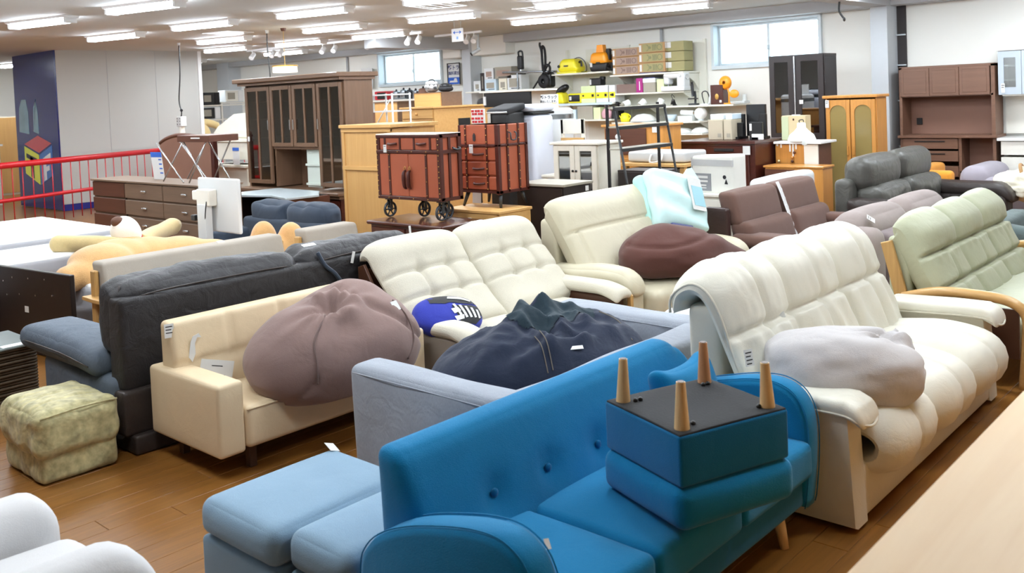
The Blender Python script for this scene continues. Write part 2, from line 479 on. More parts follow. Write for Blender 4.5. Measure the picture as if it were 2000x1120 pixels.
# columns, beams and boxed-in ducts of the window wall
ST('column_1', bx(14.05, 14.5, 5.03, 5.28, 0, CEIL), 'column_grey')
ST('column_2', bx(14.15, 14.5, 13.86, 14.11, 0, CEIL), 'column_grey')
ST('column_3', bx(14.1, 14.5, 23.4, 24.0, 0, CEIL), 'column_grey')
ST('beam_1', bx(14.12, 14.5, ROOM[2], 12.85, 3.05, CEIL), 'beam_grey')
ST('beam_2', bx(14.12, 14.5, 14.7, 25.9, 3.09, CEIL), 'beam_grey')
ST('beam_3', bx(10.9, 14.12, 5.0, 5.3, 3.04, CEIL), 'beam_grey')
ST('beam_4', bx(11.6, 14.15, 13.9, 14.25, 2.98, CEIL), 'beam_grey')
ST('trim_1', bx(14.2, 14.5, 12.87, 13.86, 2.83, CEIL, .01), 'wall_white')
ST('trim_2', bx(14.1, 14.5, 14.12, 14.65, 2.81, CEIL - .05, .01), 'wall_white')
g = ST('gap_strip', bx(14.46, 14.499, 4.9, 5.03, 0, 3.05), 'gap_dark')  # dark slab for the gap beside the column, its shade put into the colour
for z in (.9, 1.6, 2.14, 2.6): mk('rung', bx(14.42, 14.458, 4.9, 5.03, z, z + .02), 'alu', g)
ST('conduit_1', cyl((14.46, 18.46, 2.4), (14.46, 18.46, 3.2), .03), 'beam_grey', smooth=True)
ST('conduit_2', cyl((14.46, 9.24, 2.7), (14.46, 9.24, 3.1), .03), 'beam_grey', smooth=True)
# lift-shaft box at the far left: printed blue face and grey panelled face
ST('wall_shaft', join(bx(7.63, 10.7, 19, 21.2, .13, CEIL), bx(7.63, 10.7, 19.02, 21.18, 0, .13)), 'wall_grey')
bs = ST('baseboard_shaft', bx(7.6, 10.7, 18.985, 19.0, 0, .125), 'skirt_blue')
ST('trim_shaft', bx(10.68, 10.76, 18.95, 19.1, 0, CEIL), 'white_gloss')
for i, xx in enumerate((8.65, 9.7)):
    mk('panel_joint', bx(xx, xx + .006, 18.994, 19.0, .13, CEIL), 'beam_grey', bs)
mk('panel_joint', bx(7.63, 10.7, 18.994, 19.0, 1.15, 1.156), 'beam_grey', bs)

# ================================================================== ceiling battens (the room's lamps)
LG = 'fluorescent battens on the ceiling'
def batten(x, y, rz, label=None):
    t = T('ceiling_light', label or 'white twin-tube fluorescent batten on the ceiling', 'ceiling light', (x, y, CEIL), rz, LG)
    mk('housing', ext([(-.13, 0), (-.11, -.03), (-.05, -.045), (.05, -.045), (.11, -.03), (.13, 0)], 'y', -.62, .62), 'white_gloss', t)
    for s in (-1, 1):
        mk('tube', cyl((s * .055, -.575, -.075), (s * .055, .575, -.075), .019, n=10), 'tube_light', t, smooth=True)
    for s in (-1, 1):
        mk('lamp_holder', bx(-.09, .09, s * .6 - .02, s * .6 + .02, -.1, -.03, .006), 'white_gloss', t)
    l = bpy.data.lights.new('batten_light', 'AREA'); l.shape = 'RECTANGLE'; l.size = .2; l.size_y = 1.15; l.energy = LAMP_W; l.color = (.91, .965, .99)
    lo = bpy.data.objects.new('batten_light', l); COL.objects.link(lo); lo.parent = t; lo.location = (0, 0, -.1)
    return t
# each batten runs nearly across the room; the row tilts a little against the sofa rows
BA = R(13)
for (x, y, lab) in [
    (5.07, 13.0, 'fluorescent batten at the ceiling edge above the blue poster, leftmost of all'), (5.37, 10.7, 'fluorescent batten above the grey panelled wall, second from the picture edge'),
    (7.23, 12.6, 'fluorescent batten just above the door edge of the grey wall'), (10.55, 17.5, 'small far fluorescent batten beyond the grey wall, above the microwaves'),
    (7.62, 10.4, 'fluorescent batten high above the dark glazed display cabinet'), (9.47, 12.4, 'fluorescent batten above the right half of the glazed display cabinet'),
    (11.06, 15.6, 'far fluorescent batten directly over the drum pendant lamp'), (11.3, 13.4, 'far fluorescent batten beside the spotlight track'),
    (8.1, 8.3, 'fluorescent batten cut by the top picture edge above the trunks'), (9.92, 10.25, 'fluorescent batten left of the hanging arrow sign'),
    (10.1, 7.8, 'fluorescent batten cut by the top picture edge above the appliance shelf'), (11.9, 9.86, 'fluorescent batten between the duct box and the yellow cleaners'),
    (12.2, 7.6, 'fluorescent batten nearest the high window')]:
    batten(x, y, BA, lab)
for (x, y) in [(5.75, 8.3), (3.3, 8.2), (3.1, 10.8), (3.0, 13.2), (3.55, 5.7), (6.0, 5.8), (8.35, 5.9), (10.4, 5.4), (12.5, 5.2), (3.9, 3.3), (6.2, 3.3), (8.6, 3.4), (10.8, 3.0), (12.8, 2.8), (1.1, 5.8),
               (.8, 8.4), (8.8, .9), (4.1, .8), (6.4, .8), (1.5, 3.3), (4.9, 15.6), (2.8, 15.8), (4.9, 19.5), (5.2, 23.5), (8.6, 23.6), (12.2, 22.2), (12.6, 18.4), (2.4, 22), (9.1, 15.2), (7.0, 15.0), (12.8, .3)]:
    t = batten(x, y, BA, 'white twin-tube fluorescent batten outside the picture')
# ================================================================== upholstery
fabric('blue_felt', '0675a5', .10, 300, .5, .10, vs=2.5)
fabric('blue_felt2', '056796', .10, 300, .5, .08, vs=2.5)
plain('black_lining', '19191b', .85, bump=.3, bs=120)
wood('ash', 'e9c48f', 'c99a5e', 'z', .45, 1.5, .6)
wood('ash_pink', 'd19d74', 'a8744c', 'z', .45, 1.5, .6)
leather('white_leather', 'e4e1d3', .4, .05, .15, .2)
leather('white_leather_side', 'dcd6c6', .5, .05, .15, .15)
fabric('greyblue_linen', '989ea8', .10, 200, .4, .35, vs=4, stretch=(1, 1, .3))
fabric('stool_blue', '829db1', .08, 260, .35, .12)
leather('beige_leather', 'ddc7a4', .5, .06, .15, .12)
leather('brown_leather', '2d2b2d', .5, .12, .4, .55)
leather('bluelit_suede', '5a6470', .75, .10, .3, .4)  # bluish light on the sofa's side put into the colour
fabric('greige', 'a89f93', .10, 300, .3, .1)
wood('oak', 'c9a063', '9a7038', 'z', .4, 1.2, .6)
wood('oak_x', 'd9ac6c', 'a97c42', 'y', .35, 1.2, .6, .3)
fabric('cream_chenille', 'cec8b7', .10, 180, .6, .1, vs=5)
leather('cream_leather', 'cac2a9', .42, .05, .15, .18)
fabric('brown_cord', '6b5148', .10, 260, .5, .1)
leather('dark_brown_leather', '3a2622', .35, .1)
fabric('mauve', '9c8f8b', .10, 260, .4, .15)
fabric('mauve_shaded', '86797a', .10, 260, .4, .15)  # mauve with the shade on the sofa's rear side put into the colour
leather('olive_leather', 'b5b89c', .45, .06, .15, .3)
leather('charcoal_leather', '55544f', .35, .10, .25, .4)
leather('charcoal_dark', '3b3330', .35, .10, .25, .3)
fabric('lilac_white', 'd3d2d2', .04, 260, .25, .15)
fabric('green_velvet', '938c68', 1.15, 22, 1.0, .6, vs=30, rough=.5)
fabric('cocoa', '866f69', .07, 220, .3, .22)
fabric('dark_cocoa', '5a3a34', .07, 220, .3, .15)
fabric('denim', '252c3e', .12, 320, .5, .35)
fabric('denim_green', '24333c', .12, 320, .5, .45)
fabric('pale_grey_knit', 'c6c2c2', .07, 260, .35, .25)
fabric('navy', '3a4350', .15, 260, .4, .2)
plain('ink', '26262a', .8)
plain('blue_ink', '2f62c0', .7)
plain('dark_wood_leg', '4a2c1c', .4)

def wp(name, g, mat, t, smooth=True, **k):
    """part given in room coordinates, stored relative to its thing"""
    l = t.location
    return mk(name, mv(g, -l.x, -l.y, -l.z), mat, t, smooth=smooth, **k)

def price_tag(t, x, y, z, w=.05, h=.07, rot=(R(80), 0, 0), lines=3, name='price_tag'):
    l = t.location
    o = mk(name, bx(-w / 2, w / 2, -h / 2, h / 2, -.0008, .0008), 'paper', t, (x - l.x, y - l.y, z - l.z), rot)
    if lines:
        g = [bx(-w * .36, w * (.36 - .13 * (i % 2)), h * (.3 - .22 * i) - h * .035, h * (.3 - .22 * i) + h * .035, .001, .0014) for i in range(lines)]
        mk('print', join(*g), 'ink', o)
    return o

def seams(u, n, w=.012, d=.02):
    return -d * max(gauss(u - i / n, w) for i in range(1, n)) if n > 1 else 0.0

def lobes(u, n, p=.5):
    return abs(math.sin(math.pi * n * u)) ** p

# ------------------------------------------------------------------ blue sofa
t = T('sofa', 'bright blue button-back sofa with rounded arms, in front', 'sofa', (1.85, 1.63, 0))
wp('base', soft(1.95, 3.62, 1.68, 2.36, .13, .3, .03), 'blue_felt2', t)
for a, b in ((1.97, 2.43), (2.432, 3.0), (3.002, 3.6)):
    wp('seat_cushion', soft(a, b, 1.63, 2.24, .27, .425, .035, 12, puff=(0, 0, .02)), 'blue_felt', t)
BUT = [(2.294, .515), (2.585, .51), (2.893, .503), (3.2, .5), (3.46, .5)]
def _bb(x, y, z):
    d = sum(.03 * gauss(math.hypot(x - bx_, (z - bz) * 1.2), .055) for bx_, bz in BUT)
    f = max(0, (2.43 - y) / .12)
    return Vector((x, y - f * max(0, .74 - z) * .48 + (d if f > .5 else 0), z - f * max(0, z - .6) * .1))
def _round_corner(fn, xr, zr, rad):
    def g(x, y, z):
        v = fn(x, y, z); dx = v[0] - (xr - rad); dz = v[2] - (zr - rad)
        if dx > 0 and dz > 0:
            m = max(dx, dz); l = math.hypot(dx, dz); k = m / l
            return Vector((xr - rad + dx * k, v[1], zr - rad + dz * k))
        return v
    return g
wp('backrest', soft(1.93, 3.715, 2.31, 2.43, .2, .755, .045, 40, fn=_round_corner(_bb, 3.715, .755, .15)), 'blue_felt', t)
for x_, z_ in BUT[:4]:
    yy = 2.31 - (.74 - z_) * .48 + .02
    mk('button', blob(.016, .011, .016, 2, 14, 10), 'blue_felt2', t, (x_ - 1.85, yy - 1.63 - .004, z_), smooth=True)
ap = [(1.67, .13), (1.652, .3), (1.648, .46), (1.665, .55), (1.71, .615), (1.79, .648), (1.9, .643), (2.03, .615), (2.17, .575), (2.3, .52), (2.39, .45), (2.43, .36), (2.435, .13)]
ap = [(p.x, p.y) for p in smooth_path([(a, b, 0) for a, b in ap], 4)]
for a, b in ((1.845, 1.975), (3.58, 3.705)):
    ar = wp('arm', ext(ap, 'x', a, b, .03), 'blue_felt', t)
    for s in (a + .012, b - .012):
        wp('piping', tube([(s, p[0] + .004 if i == 0 else p[0], p[1]) for i, p in enumerate(ap)], .0025, 6, 1), 'blue_felt', t)
for x_, y_ in ((2.05, 1.74), (3.47, 1.74), (2.05, 2.3), (3.5, 2.3)):
    wp('leg', cyl((x_, y_ - .03, 0), (x_, y_, .15), .018, .028), 'ash', t)
price_tag(t, 1.99, 1.72, .6, .03, .03, (R(60), R(20), R(10)), 0)

# upside-down blue ottoman on the seat of the blue sofa
t = T('ottoman', 'blue ottoman turned upside down on the blue sofa, wooden legs up', 'ottoman', (2.845, 1.735, .444), R(-20))
mk('seat_pad', soft(-.255, .26, -.235, .235, 0, .15, .045, 12, puff=(.01, .01, .0)), 'blue_felt', t, smooth=True)
mk('frame', soft(-.24, .24, -.22, .22, .15, .325, .012, 6), 'blue_felt2', t, smooth='a')
mk('lining', soft(-.235, .235, -.215, .215, .318, .329, .005, 14, fn=lambda x, y, z: Vector((x, y, z - .004 * math.cos(x * 9) * math.cos(y * 9)))), 'black_lining', t, smooth=True)
for i, (a, b) in enumerate(((-.19, .17), (.19, .17), (.19, -.17), (-.19, -.17))):
    l = mk('leg', join(cyl((a * 1.0, b * 1.0, .328), (a * .98, b * .98, .485), .0265, .0155, 16)), 'ash_pink' if i == 1 else 'ash', t, smooth='a', label='pinkish wooden leg' if i == 1 else None)
    mk('foot_pad', cyl((a * .98, b * .98, .485), (a * .98, b * .98, .487), .0125, n=16), 'dark_wood_leg', l)
    k = mk('spare_bolt', join(*[mv(blob(.009, .009, .009, 2, 10, 8), a * .83 + q * .022, b * .98 - .028 * (1 if b > 0 else -.2), .333) for q in (0, 1)]), 'black_pl', t, smooth=True)
t = T('throw_pillow', 'flat blue pillow behind the upturned ottoman at the sofa arm', 'pillow', (3.43, 2.12, .44))
mk('pillow_body', mv(soft(-.2, .2, -.05, .05, -.12, .13, .045, 12, puff=(0, .035, 0), fn=lambda x, y, z: Vector((x * (1 + .25 * abs(z) / .13 * abs(x)), y, z * (1 + .35 * (abs(x) / .2) ** 3)))), 0, 0, .13, rx=R(-20)), 'blue_felt', t, smooth=True)

# ------------------------------------------------------------------ white leather sofa
t = T('sofa', 'white leather three-seat sofa with rolled channelled cushions', 'sofa', (3.75, 1.42, 0))
wp('base', soft(3.86, 5.8, 1.53, 2.3, .02, .27, .03), 'white_leather_side', t)
def _wseat(u, t_):
    k = u * 3; c = k - math.floor(k); l = lobes(k, 2, .45) * .022; s = -.03 * (gauss(c, .03) + gauss(c - 1, .03))
    return l + s + .03 * (1 - abs(2 * c - 1) ** 4) + .006 * math.sin(60 * u) * gauss(t_ - .85, .1)
for i in range(3):
    a, b = 3.9 + i * .61, 3.9 + (i + 1) * .61 - .004
    def hs(u, t_, i=i):
        w = .03 * lobes(u, 2, .35) + .03 * (1 - abs(2 * u - 1) ** 3)
        return w + .012 * gauss(t_ - .55, .2) + .004 * math.sin(u * 70) * gauss(t_ - .92, .08) * (abs(2 * u - 1) > .6)
    wp('seat_cushion', sheet([(1.62, .255), (1.55, .255), (1.49, .285), (1.48, .345), (1.54, .39), (1.7, .405), (1.9, .395), (2.12, .38)], a, b, .08, hs, 44, 40, 6, 8), 'white_leather', t)
def _wback(u, t_):
    k = u * 3; c = k - math.floor(k); h = .05 * (1 - abs(2 * c - 1) ** 2.5) * (.6 + .4 * math.sin(math.pi * t_))
    h -= .045 * gauss(c - .5, .03) * (t_ < .95)
    h -= .07 * (gauss(c, .035) + gauss(c - 1, .035)) * (0 < round(k) < 3 or 0 < math.floor(k) + (c > .5) < 3)
    h -= .04 * gauss(t_ - .46, .022) * (1 - .5 * gauss(c - .5, .1)) + .035 * gauss(t_ - .46, .05) * gauss(c - .5, .08)
    h += .014 * math.sin(c * 24 + 2 * math.sin(6 * u) + 3 * t_) * gauss(t_ - .28, .18) + .008 * mnoise.noise(Vector((u * 40, t_ * 9, 0)))
    h += .03 * gauss(t_ - .72, .16)
    return h
wp('backrest', sheet([(1.99, .36), (2.05, .5), (2.13, .68), (2.2, .84), (2.26, .925), (2.33, .945), (2.4, .9), (2.415, .82)], 3.8, 5.72, .1, _wback, 110, 70, 14, 16), 'white_leather', t)
wp('back_panel', soft(3.86, 5.7, 2.2, 2.38, .04, .86, .04), 'white_leather_side', t)
bpth = [(1.98, .36), (2.045, .5), (2.115, .68), (2.17, .84), (2.24, .945), (2.33, .97), (2.43, .9), (2.44, .82)]
for x_ in (3.81,):
    wp('piping', tube([(x_, a, b) for a, b in bpth], .007, 8, 4), 'white_leather_side', t)
for k, (a, b) in enumerate(((3.745, 3.89), (5.74, 5.9))):
    arm = wp('arm', ext([(1.52, .02), (1.545, .5), (1.7, .53), (2.05, .5), (2.3, .48), (2.32, .02)], 'x', a, b, .02), 'white_leather_side', t, smooth='a')
    wp('arm_pad', soft(a - .035, b + .035, 1.47, 2.12, .5, .575, .035, 12, fn=lambda x, y, z: Vector((x, y, z - .06 * max(0, (1.56 - y) / .09) ** 2 - .04 * max(0, (y - 1.75))))), 'white_leather', t)
    mid = (a + b) / 2; hw = (b - a) / 2 + .034
    wp('piping', tube([(mid - hw, 2.1, .495), (mid - hw, 1.6, .518), (mid - hw * .9, 1.49, .49), (mid, 1.465, .465), (mid + hw * .9, 1.49, .49), (mid + hw, 1.6, .518), (mid + hw, 2.1, .495)], .006, 6, 4), 'white_leather_side', t)
price_tag(t, 3.8, 2.02, .665, .05, .075, (R(78), 0, R(-20)), 4)
# clear tape holding the cover
wp('clear_tape', sheet([(2.085, .72), (2.13, .84), (2.2, .955), (2.3, 1.0)], 4.26, 4.33, .004, None, 4, 14, 60, 60), plain('tape', 'c9cbc6', .15, var=.02), t)

# ------------------------------------------------------------------ grey-blue box sofa, back to back with the blue one
t = T('sofa', 'low grey-blue linen sofa seen from behind, denim bag on it', 'sofa', (2.8, 2.52, 0))
wob = lambda x, y, z: Vector((x + .006 * math.sin(y * 9 + z * 5), y + .004 * math.sin(x * 7), z + .004 * math.sin(x * 8 + y * 6)))
wp('backrest', soft(2.82, 4.58, 2.53, 2.76, .06, .6, .045, 24, fn=wob), 'greyblue_linen', t)
for a, b in ((2.8, 3.0), (4.38, 4.6)):
    wp('arm', soft(a, b, 2.6, 3.68, .06, .605, .045, 16, fn=wob, puff=(.012, 0, .01)), 'greyblue_linen', t)
    wp('piping', tube([(a - .002, 2.64, .572), (a - .006, 3.1, .575), (a - .002, 3.65, .572)], .003, 6, 2), 'greyblue_linen', t)
wp('seat_cushion', soft(3.0, 4.38, 2.74, 3.66, .2, .4, .05, 10), 'greyblue_linen', t)
wp('base', soft(2.86, 4.54, 2.6, 3.62, .04, .22, .02), 'greyblue_linen', t)

# two storage stools behind the blue sofa
def stool(loc, w, d, label):
    t = T('storage_stool', label, 'stool', loc, 0, 'pale blue storage stools')
    mk('box', soft(0, w, 0, d, 0, .24, .02, 8), 'stool_blue', t, smooth=True)
    l = mk('lid', soft(-.005, w + .005, -.005, d + .005, .242, .39, .05, 16, puff=(.01, .01, .012), fn=lambda x, y, z: Vector((x, y, z - .006 * gauss(math.hypot(x - w * .6, y - d * .5), .05)))), 'stool_blue', t, smooth=True)
    return t
a = stool((1.78, 2.83, 0), .65, .5, 'pale blue upholstered storage stool beside the beige sofa legs')
price_tag(a, 2.4, 3.3, .4, .05, .06, (R(20), R(20), 0), 0)
stool((1.83, 2.465, 0), .6, .345, 'pale blue storage stool tucked right behind the bright blue sofa')

# ------------------------------------------------------------------ beige leatherette sofa
t = T('sofa', 'beige leatherette sofa with square arms, brown bean bag on it', 'sofa', (2.38, 4.2, 0))
for a, b in ((2.38, 2.535), (3.645, 3.8)):
    wp('arm', soft(a, b, 4.215, 4.93, .125, .502, .022, 12, puff=(.006, .004, .006)), 'beige_leather', t)
wp('seat_cushion', soft(2.535, 3.645, 4.2, 4.75, .14, .36, .03, 16, puff=(0, .01, .012)), 'beige_leather', t)
def _bback(x, y, z):
    f = max(0, (4.86 - y) / .14)
    s = sum(.02 * gauss(x - q, .014) for q in (2.78, 3.12, 3.46)) + .022 * gauss(z - .52, .014)
    return Vector((x, y + f * (.15 * (z - .45) + s), z))
wp('backrest', soft(2.42, 3.76, 4.68, 4.86, .3, .75, .03, 44, fn=_bback), 'beige_leather', t)
wp('piping', tube([(2.54, 4.203, .345), (3.0, 4.192, .348), (3.64, 4.203, .345)], .005, 6, 3), 'beige_leather', t)
for x_, y_ in ((2.62, 4.32), (3.6, 4.32), (2.5, 4.8), (3.65, 4.8)):
    wp('leg', bx(x_ - .022, x_ + .022, y_ - .022, y_ + .022, 0, .15, .003), 'dark_wood_leg', t, False)
price_tag(t, 2.415, 4.74, .71, .05, .075, (R(85), 0, R(-15)), 3)
o = wp('worn_patch', ext([(2.5, .55), (2.515, .63), (2.53, .66), (2.565, .67), (2.58, .645), (2.555, .65), (2.54, .62), (2.54, .56), (2.52, .52)], 'y', 4.7, 4.703), 'paper', t, False, label='white worn patch')
o.location = (0, .0, 0)
t = T('price_sheet', 'large white price sheet propped on the beige sofa arm', 'paper', (2.6, 4.62, .36), R(-25), rot=(R(-12), R(0), R(-18)))
mk('sheet_of_paper', mv(bx(-.09, .09, -.001, .001, 0, .13), ry=R(14), z=.03), 'paper', t)
mk('print', mv(join(bx(.0, .06, -.0018, -.0012, .03, .036), bx(.01, .05, -.0018, -.0012, .045, .051), bx(-.03, .03, -.0018, -.0012, .095, .1)), ry=R(14), z=.03), 'ink', t)

# ------------------------------------------------------------------ brown leather sofa seen from behind
t = T('sofa', 'dark brown leather sofa seen from behind with suede arm pads', 'sofa', (2.25, 4.93, 0))
BROWN = t
lean = lambda x, y, z: Vector((x, y - .1 * max(0, z - .3) * .3, z))
wp('back_shell', soft(2.28, 4.4, 4.97, 5.14, .34, .875, .035, 16, fn=lean), 'brown_leather', t)
wp('lower_back', soft(2.26, 4.42, 4.94, 5.16, .1, .36, .03, 10), 'charcoal_dark', t)
wp('plinth', soft(2.3, 4.4, 4.9, 6.0, .0, .11, .02, 8), 'charcoal_dark', t)
random.seed(2)
def crumple(seed, a=.02, f=9):
    def g(x, y, z):
        d = a * mnoise.noise(Vector((x * f * .5, y * f, z * f)) + Vector((seed, 0, 0))) + a * .5 * mnoise.noise(Vector((x * f * 2.2, y * f, z * f * 2)) + Vector((seed, 4, 0)))
        return Vector((x, y + d, z + d * .8))
    return g
for i, (a, b) in enumerate(((2.3, 3.5), (3.52, 4.5))):
    wp('back_cushion', soft(a, b, 4.98, 5.32, .5, .955, .1, 30, fn=crumple(i * 5.0), puff=(.02, .02, .02)), 'brown_leather', t)
    wp('piping', tube([(a + .03, 4.985, .86), (a + .3, 4.965, .885), (b - .3, 4.965, .885), (b - .03, 4.985, .87)], .005, 6, 4), 'charcoal_dark', t)
    wp('piping', tube([(a + .005, 5.0, .55), (a - .012, 5.02, .75), (a + .03, 5.06, .93)], .005, 6, 4), 'charcoal_dark', t)
wp('strap', tube([(3.62, 4.97, .93), (3.66, 4.95, .84), (3.72, 4.93, .78), (3.78, 4.93, .7)], .014, 6, 3), 'navy', t)
for a, b in ((2.25, 2.5), (4.25, 4.5)):
    wp('arm', soft(a, b, 5.02, 6.02, .06, .43, .06, 12, fn=lambda x, y, z: Vector((x, y, z - .05 * gauss(y - 5.5, .25) * (z > .3)))), 'bluelit_suede', t)
    wp('arm_pad', soft(a - .04, b + .08, 5.2, 6.3 if a < 3 else 6.08, .42, .565, .065, 24, puff=(0, 0, .03), fn=lambda x, y, z: Vector((x, y, z - .02 * gauss(y - 5.72, .015) * (z > .5) - .09 * max(0, 5.5 - y)))), 'bluelit_suede', t)
    wp('piping', tube([(a - .045, 5.24, .47), (a - .05, 5.6, .495), (a - .05, 6.0, .495), (a - .03, 6.27, .48)], .004, 6, 3), 'charcoal_dark', t)
wp('seat_cushion', soft(2.52, 4.24, 5.3, 6.05, .12, .42, .06, 10), 'brown_leather', t)
price_tag(t, 3.56, 4.98, .99, .1, .035, (R(20), 0, 0), 0)
price_tag(t, 4.49, 5.03, .95, .02, .08, (R(85), 0, 0), 0)
BROWN.location.y += .06

# ------------------------------------------------------------------ greige sofas with bent-wood arms
def greige(x0, x1, label):
    t = T('sofa', label, 'sofa', (x0, 6.2, 0), 0, 'greige sofas with oak arms')
    wp('backrest', soft(x0 + .04, x1 - .04, 6.78, 6.97, .3, .8, .03, 12, fn=lambda x, y, z: Vector((x, y + .3 * (z - .6), z))), 'greige', t)
    wp('seat_cushion', soft(x0 + .06, x1 - .06, 6.2, 6.82, .27, .43, .05, 10), 'greige', t)
    for a in (x0, x1 - .035):
        wp('rear_post', bx(a, a + .035, 6.88, 6.96, 0, .74, .008), 'oak', t, False)
        wp('front_post', bx(a, a + .035, 6.22, 6.29, 0, .54, .008), 'oak', t, False)
        wp('arm_rail', ext([(x0 * 0 + a - .05, 7.0), (a - .06, 6.8), (a - .04, 6.5), (a + .02, 6.2), (a + .08, 6.2), (a + .06, 6.6), (a + .05, 7.0)], 'z', .52, .55, .006), 'oak_x', t, False)
    wp('rail', bx(x0, x1, 6.24, 6.9, .2, .27, .008), 'oak_x', t, False)
    return t
a = greige(2.95, 4.6, 'long greige fabric sofa with curved oak arm, plush lying behind')
price_tag(a, 4.02, 6.93, .805, .06, .03, (R(20), 0, 0), 0)
greige(4.76, 5.42, 'single greige seat with oak arm next to the plush leg')

# ------------------------------------------------------------------ cream chenille sofa
t = T('sofa', 'cream chenille two-seat sofa with tufted back', 'sofa', (3.87, 3.85, 0))
def _cback(u, t_, x0=0):
    h = .045 * (1 - abs(2 * u - 1) ** 4)
    for r_ in (.38, .62):
        h -= .032 * gauss(t_ - r_, .018) * (1 - .35 * abs(math.sin(3 * math.pi * u)))
    for c_ in (.36, .68):
        h -= .03 * gauss(u - c_, .022) * gauss(t_ - .5, .13)
        for r_ in (.38, .62): h -= .028 * gauss(math.hypot((u - c_) * 1.0, (t_ - r_) * .9), .05)
    h += .02 * gauss(t_ - .82, .12)
    return h
for a, b in ((3.9, 4.735), (4.74, 5.56)):
    wp('back_cushion', sheet([(4.36, .36), (4.5, .46), (4.65, .62), (4.79, .77), (4.86, .855), (4.92, .87), (4.95, .83)], a, b, .1, _cback, 60, 60, 12, 12), 'cream_chenille', t)
wp('back_frame', ext([(4.7, .2), (4.93, .2), (4.94, .8), (4.88, .82), (4.68, .5)], 'x', 3.875, 3.9, .004), 'dark_wood_leg', t, False)
wp('back_frame', bx(3.9, 5.56, 4.89, 4.92, .15, .78, .01), 'dark_wood_leg', t, False)
for i, (a, b) in enumerate(((3.87, 4.07), (5.38, 5.58))):
    def drape(x, y, z, a=a, b=b):
        s = max(0, (4.1 - y) / .25); e = abs(2 * (x - a) / (b - a) - 1)
        return Vector((x, y, z - .05 * s * s - .05 * s * e ** 3 + .16 * max(0, y - 4.45) ** 1.3))
    wp('arm_pad', soft(a, b, 3.88, 4.78, .43, .5, .034, 20, fn=drape, puff=(0, 0, .012)), 'cream_chenille', t)
    wp('arm_frame', bx(a + .03, b - .03, 3.95, 4.85, .1, .42, .01), 'dark_wood_leg' if i else 'greige', t, False)
    wp('front_post', bx(b - .045, b - .015, 3.87, 3.92, .0, .42, .01), 'oak', t, False)
    wp('leg', bx(a + .04, a + .1, 4.8, 4.86, 0, .12), 'dark_wood_leg', t, False)
for a, b in ((4.07, 4.735), (4.74, 5.38)):
    wp('seat_cushion', soft(a, b, 3.86, 4.55, .2, .385, .06, 16, puff=(0, 0, .02)), 'cream_chenille', t)
price_tag(t, 3.885, 5.0, .86, .02, .08, (R(85), R(15), R(-20)), 0)

# ------------------------------------------------------------------ cream leather sofa
t = T('sofa', 'cream leather high-back sofa with dark bean bag on the seat', 'sofa', (5.6, 3.8, 0))
def _clb(u, t_):
    h = .03 * (1 - abs(2 * u - 1) ** 6)
    h -= .03 * gauss(t_ - .6, .014) + .0
    h += .03 * gauss(t_ - .82, .14)
    h -= .02 * gauss(u - .06, .012) * (t_ < .6)
    h -= .03 * gauss(math.hypot(u - .42, (t_ - .35) * .9), .05)
    h -= .018 * gauss(u - .42 - .06 * (t_ - .35), .012) * gauss(t_ - .35, .12)
    return h
wp('backrest', sheet([(4.35, .38), (4.46, .52), (4.58, .72), (4.7, .9), (4.76, .98), (4.81, 1.0)], 5.68, 7.42, .2, _clb, 90, 60, 26, 14, .65), 'cream_leather', t)
wp('back_panel', soft(5.7, 7.4, 4.7, 4.88, .05, .9, .04), 'cream_leather', t)
for a, b in ((5.6, 5.8), (7.25, 7.47)):
    wp('arm_pad', soft(a, b, 3.9, 4.75, .42, .55, .06, 18, puff=(.01, 0, .02), fn=lambda x, y, z: Vector((x, y, z - .08 * max(0, (4.05 - y) / .15) ** 2 + .02 * gauss(y - 4.2, .2)))), 'cream_leather', t)
    wp('arm', soft(a + .01, b - .01, 3.93, 4.8, .06, .45, .03, 8), 'cream_leather', t)
wp('seat_cushion', soft(5.8, 7.25, 3.82, 4.5, .16, .4, .07, 16, puff=(0, .02, .025)), 'cream_leather', t)
wp('base', soft(5.66, 7.4, 3.9, 4.8, .03, .2, .02), 'cream_leather', t)
price_tag(t, 5.76, 4.7, .94, .06, .07, (R(75), 0, 0), 0)
wp('price_sheet', mv(bx(-.11, .11, -.09, .09, -.001, .001), 6.72, 4.5, .72, rx=R(62), rz=R(6)), 'paper', t, False)
wp('print', mv(join(bx(-.03, .04, .05, .06, .0015, .002), bx(-.05, .0, -.06, -.05, .0015, .002), bx(.0, .06, .01, .015, .0015, .002)), 6.72, 4.5, .72, rx=R(62), rz=R(6)), 'ink', t, False)

# ------------------------------------------------------------------ brown fabric sofa with leather side
t = T('sofa', 'brown fabric sofa with taped cover and dark leather side', 'sofa', (7.6, 3.4, 0))
for a, b in ((7.68, 8.58), (8.6, 9.46)):
    wp('headrest', soft(a, b, 4.15, 4.33, .62, .93, .05, 20, puff=(0, .015, .012), fn=lambda x, y, z: Vector((x, y + .25 * (z - .75), z))), 'brown_cord', t)
    wp('back_cushion', soft(a, b, 4.0, 4.22, .38, .66, .06, 14, puff=(0, .02, 0), fn=lambda x, y, z: Vector((x, y + .25 * (z - .5), z))), 'brown_cord', t)
    wp('seat_cushion', soft(a, b, 3.45, 4.1, .2, .42, .06, 10), 'brown_cord', t)
for a, b in ((7.6, 7.82), (9.26, 9.44)):
    wp('arm', soft(a + .02, b, 3.5, 4.4, .1, .5, .05, 8), 'dark_brown_leather', t)
    wp('arm_pad', soft(a, b + .06, 3.45, 4.2, .44, .56, .055, 14, fn=lambda x, y, z: Vector((x, y, z - .08 * max(0, (3.75 - y) / .3) ** 2))), 'brown_cord', t)
wp('side_panel', soft(7.58, 7.66, 4.2, 4.45, .1, .8, .035, 8), 'dark_brown_leather', t)
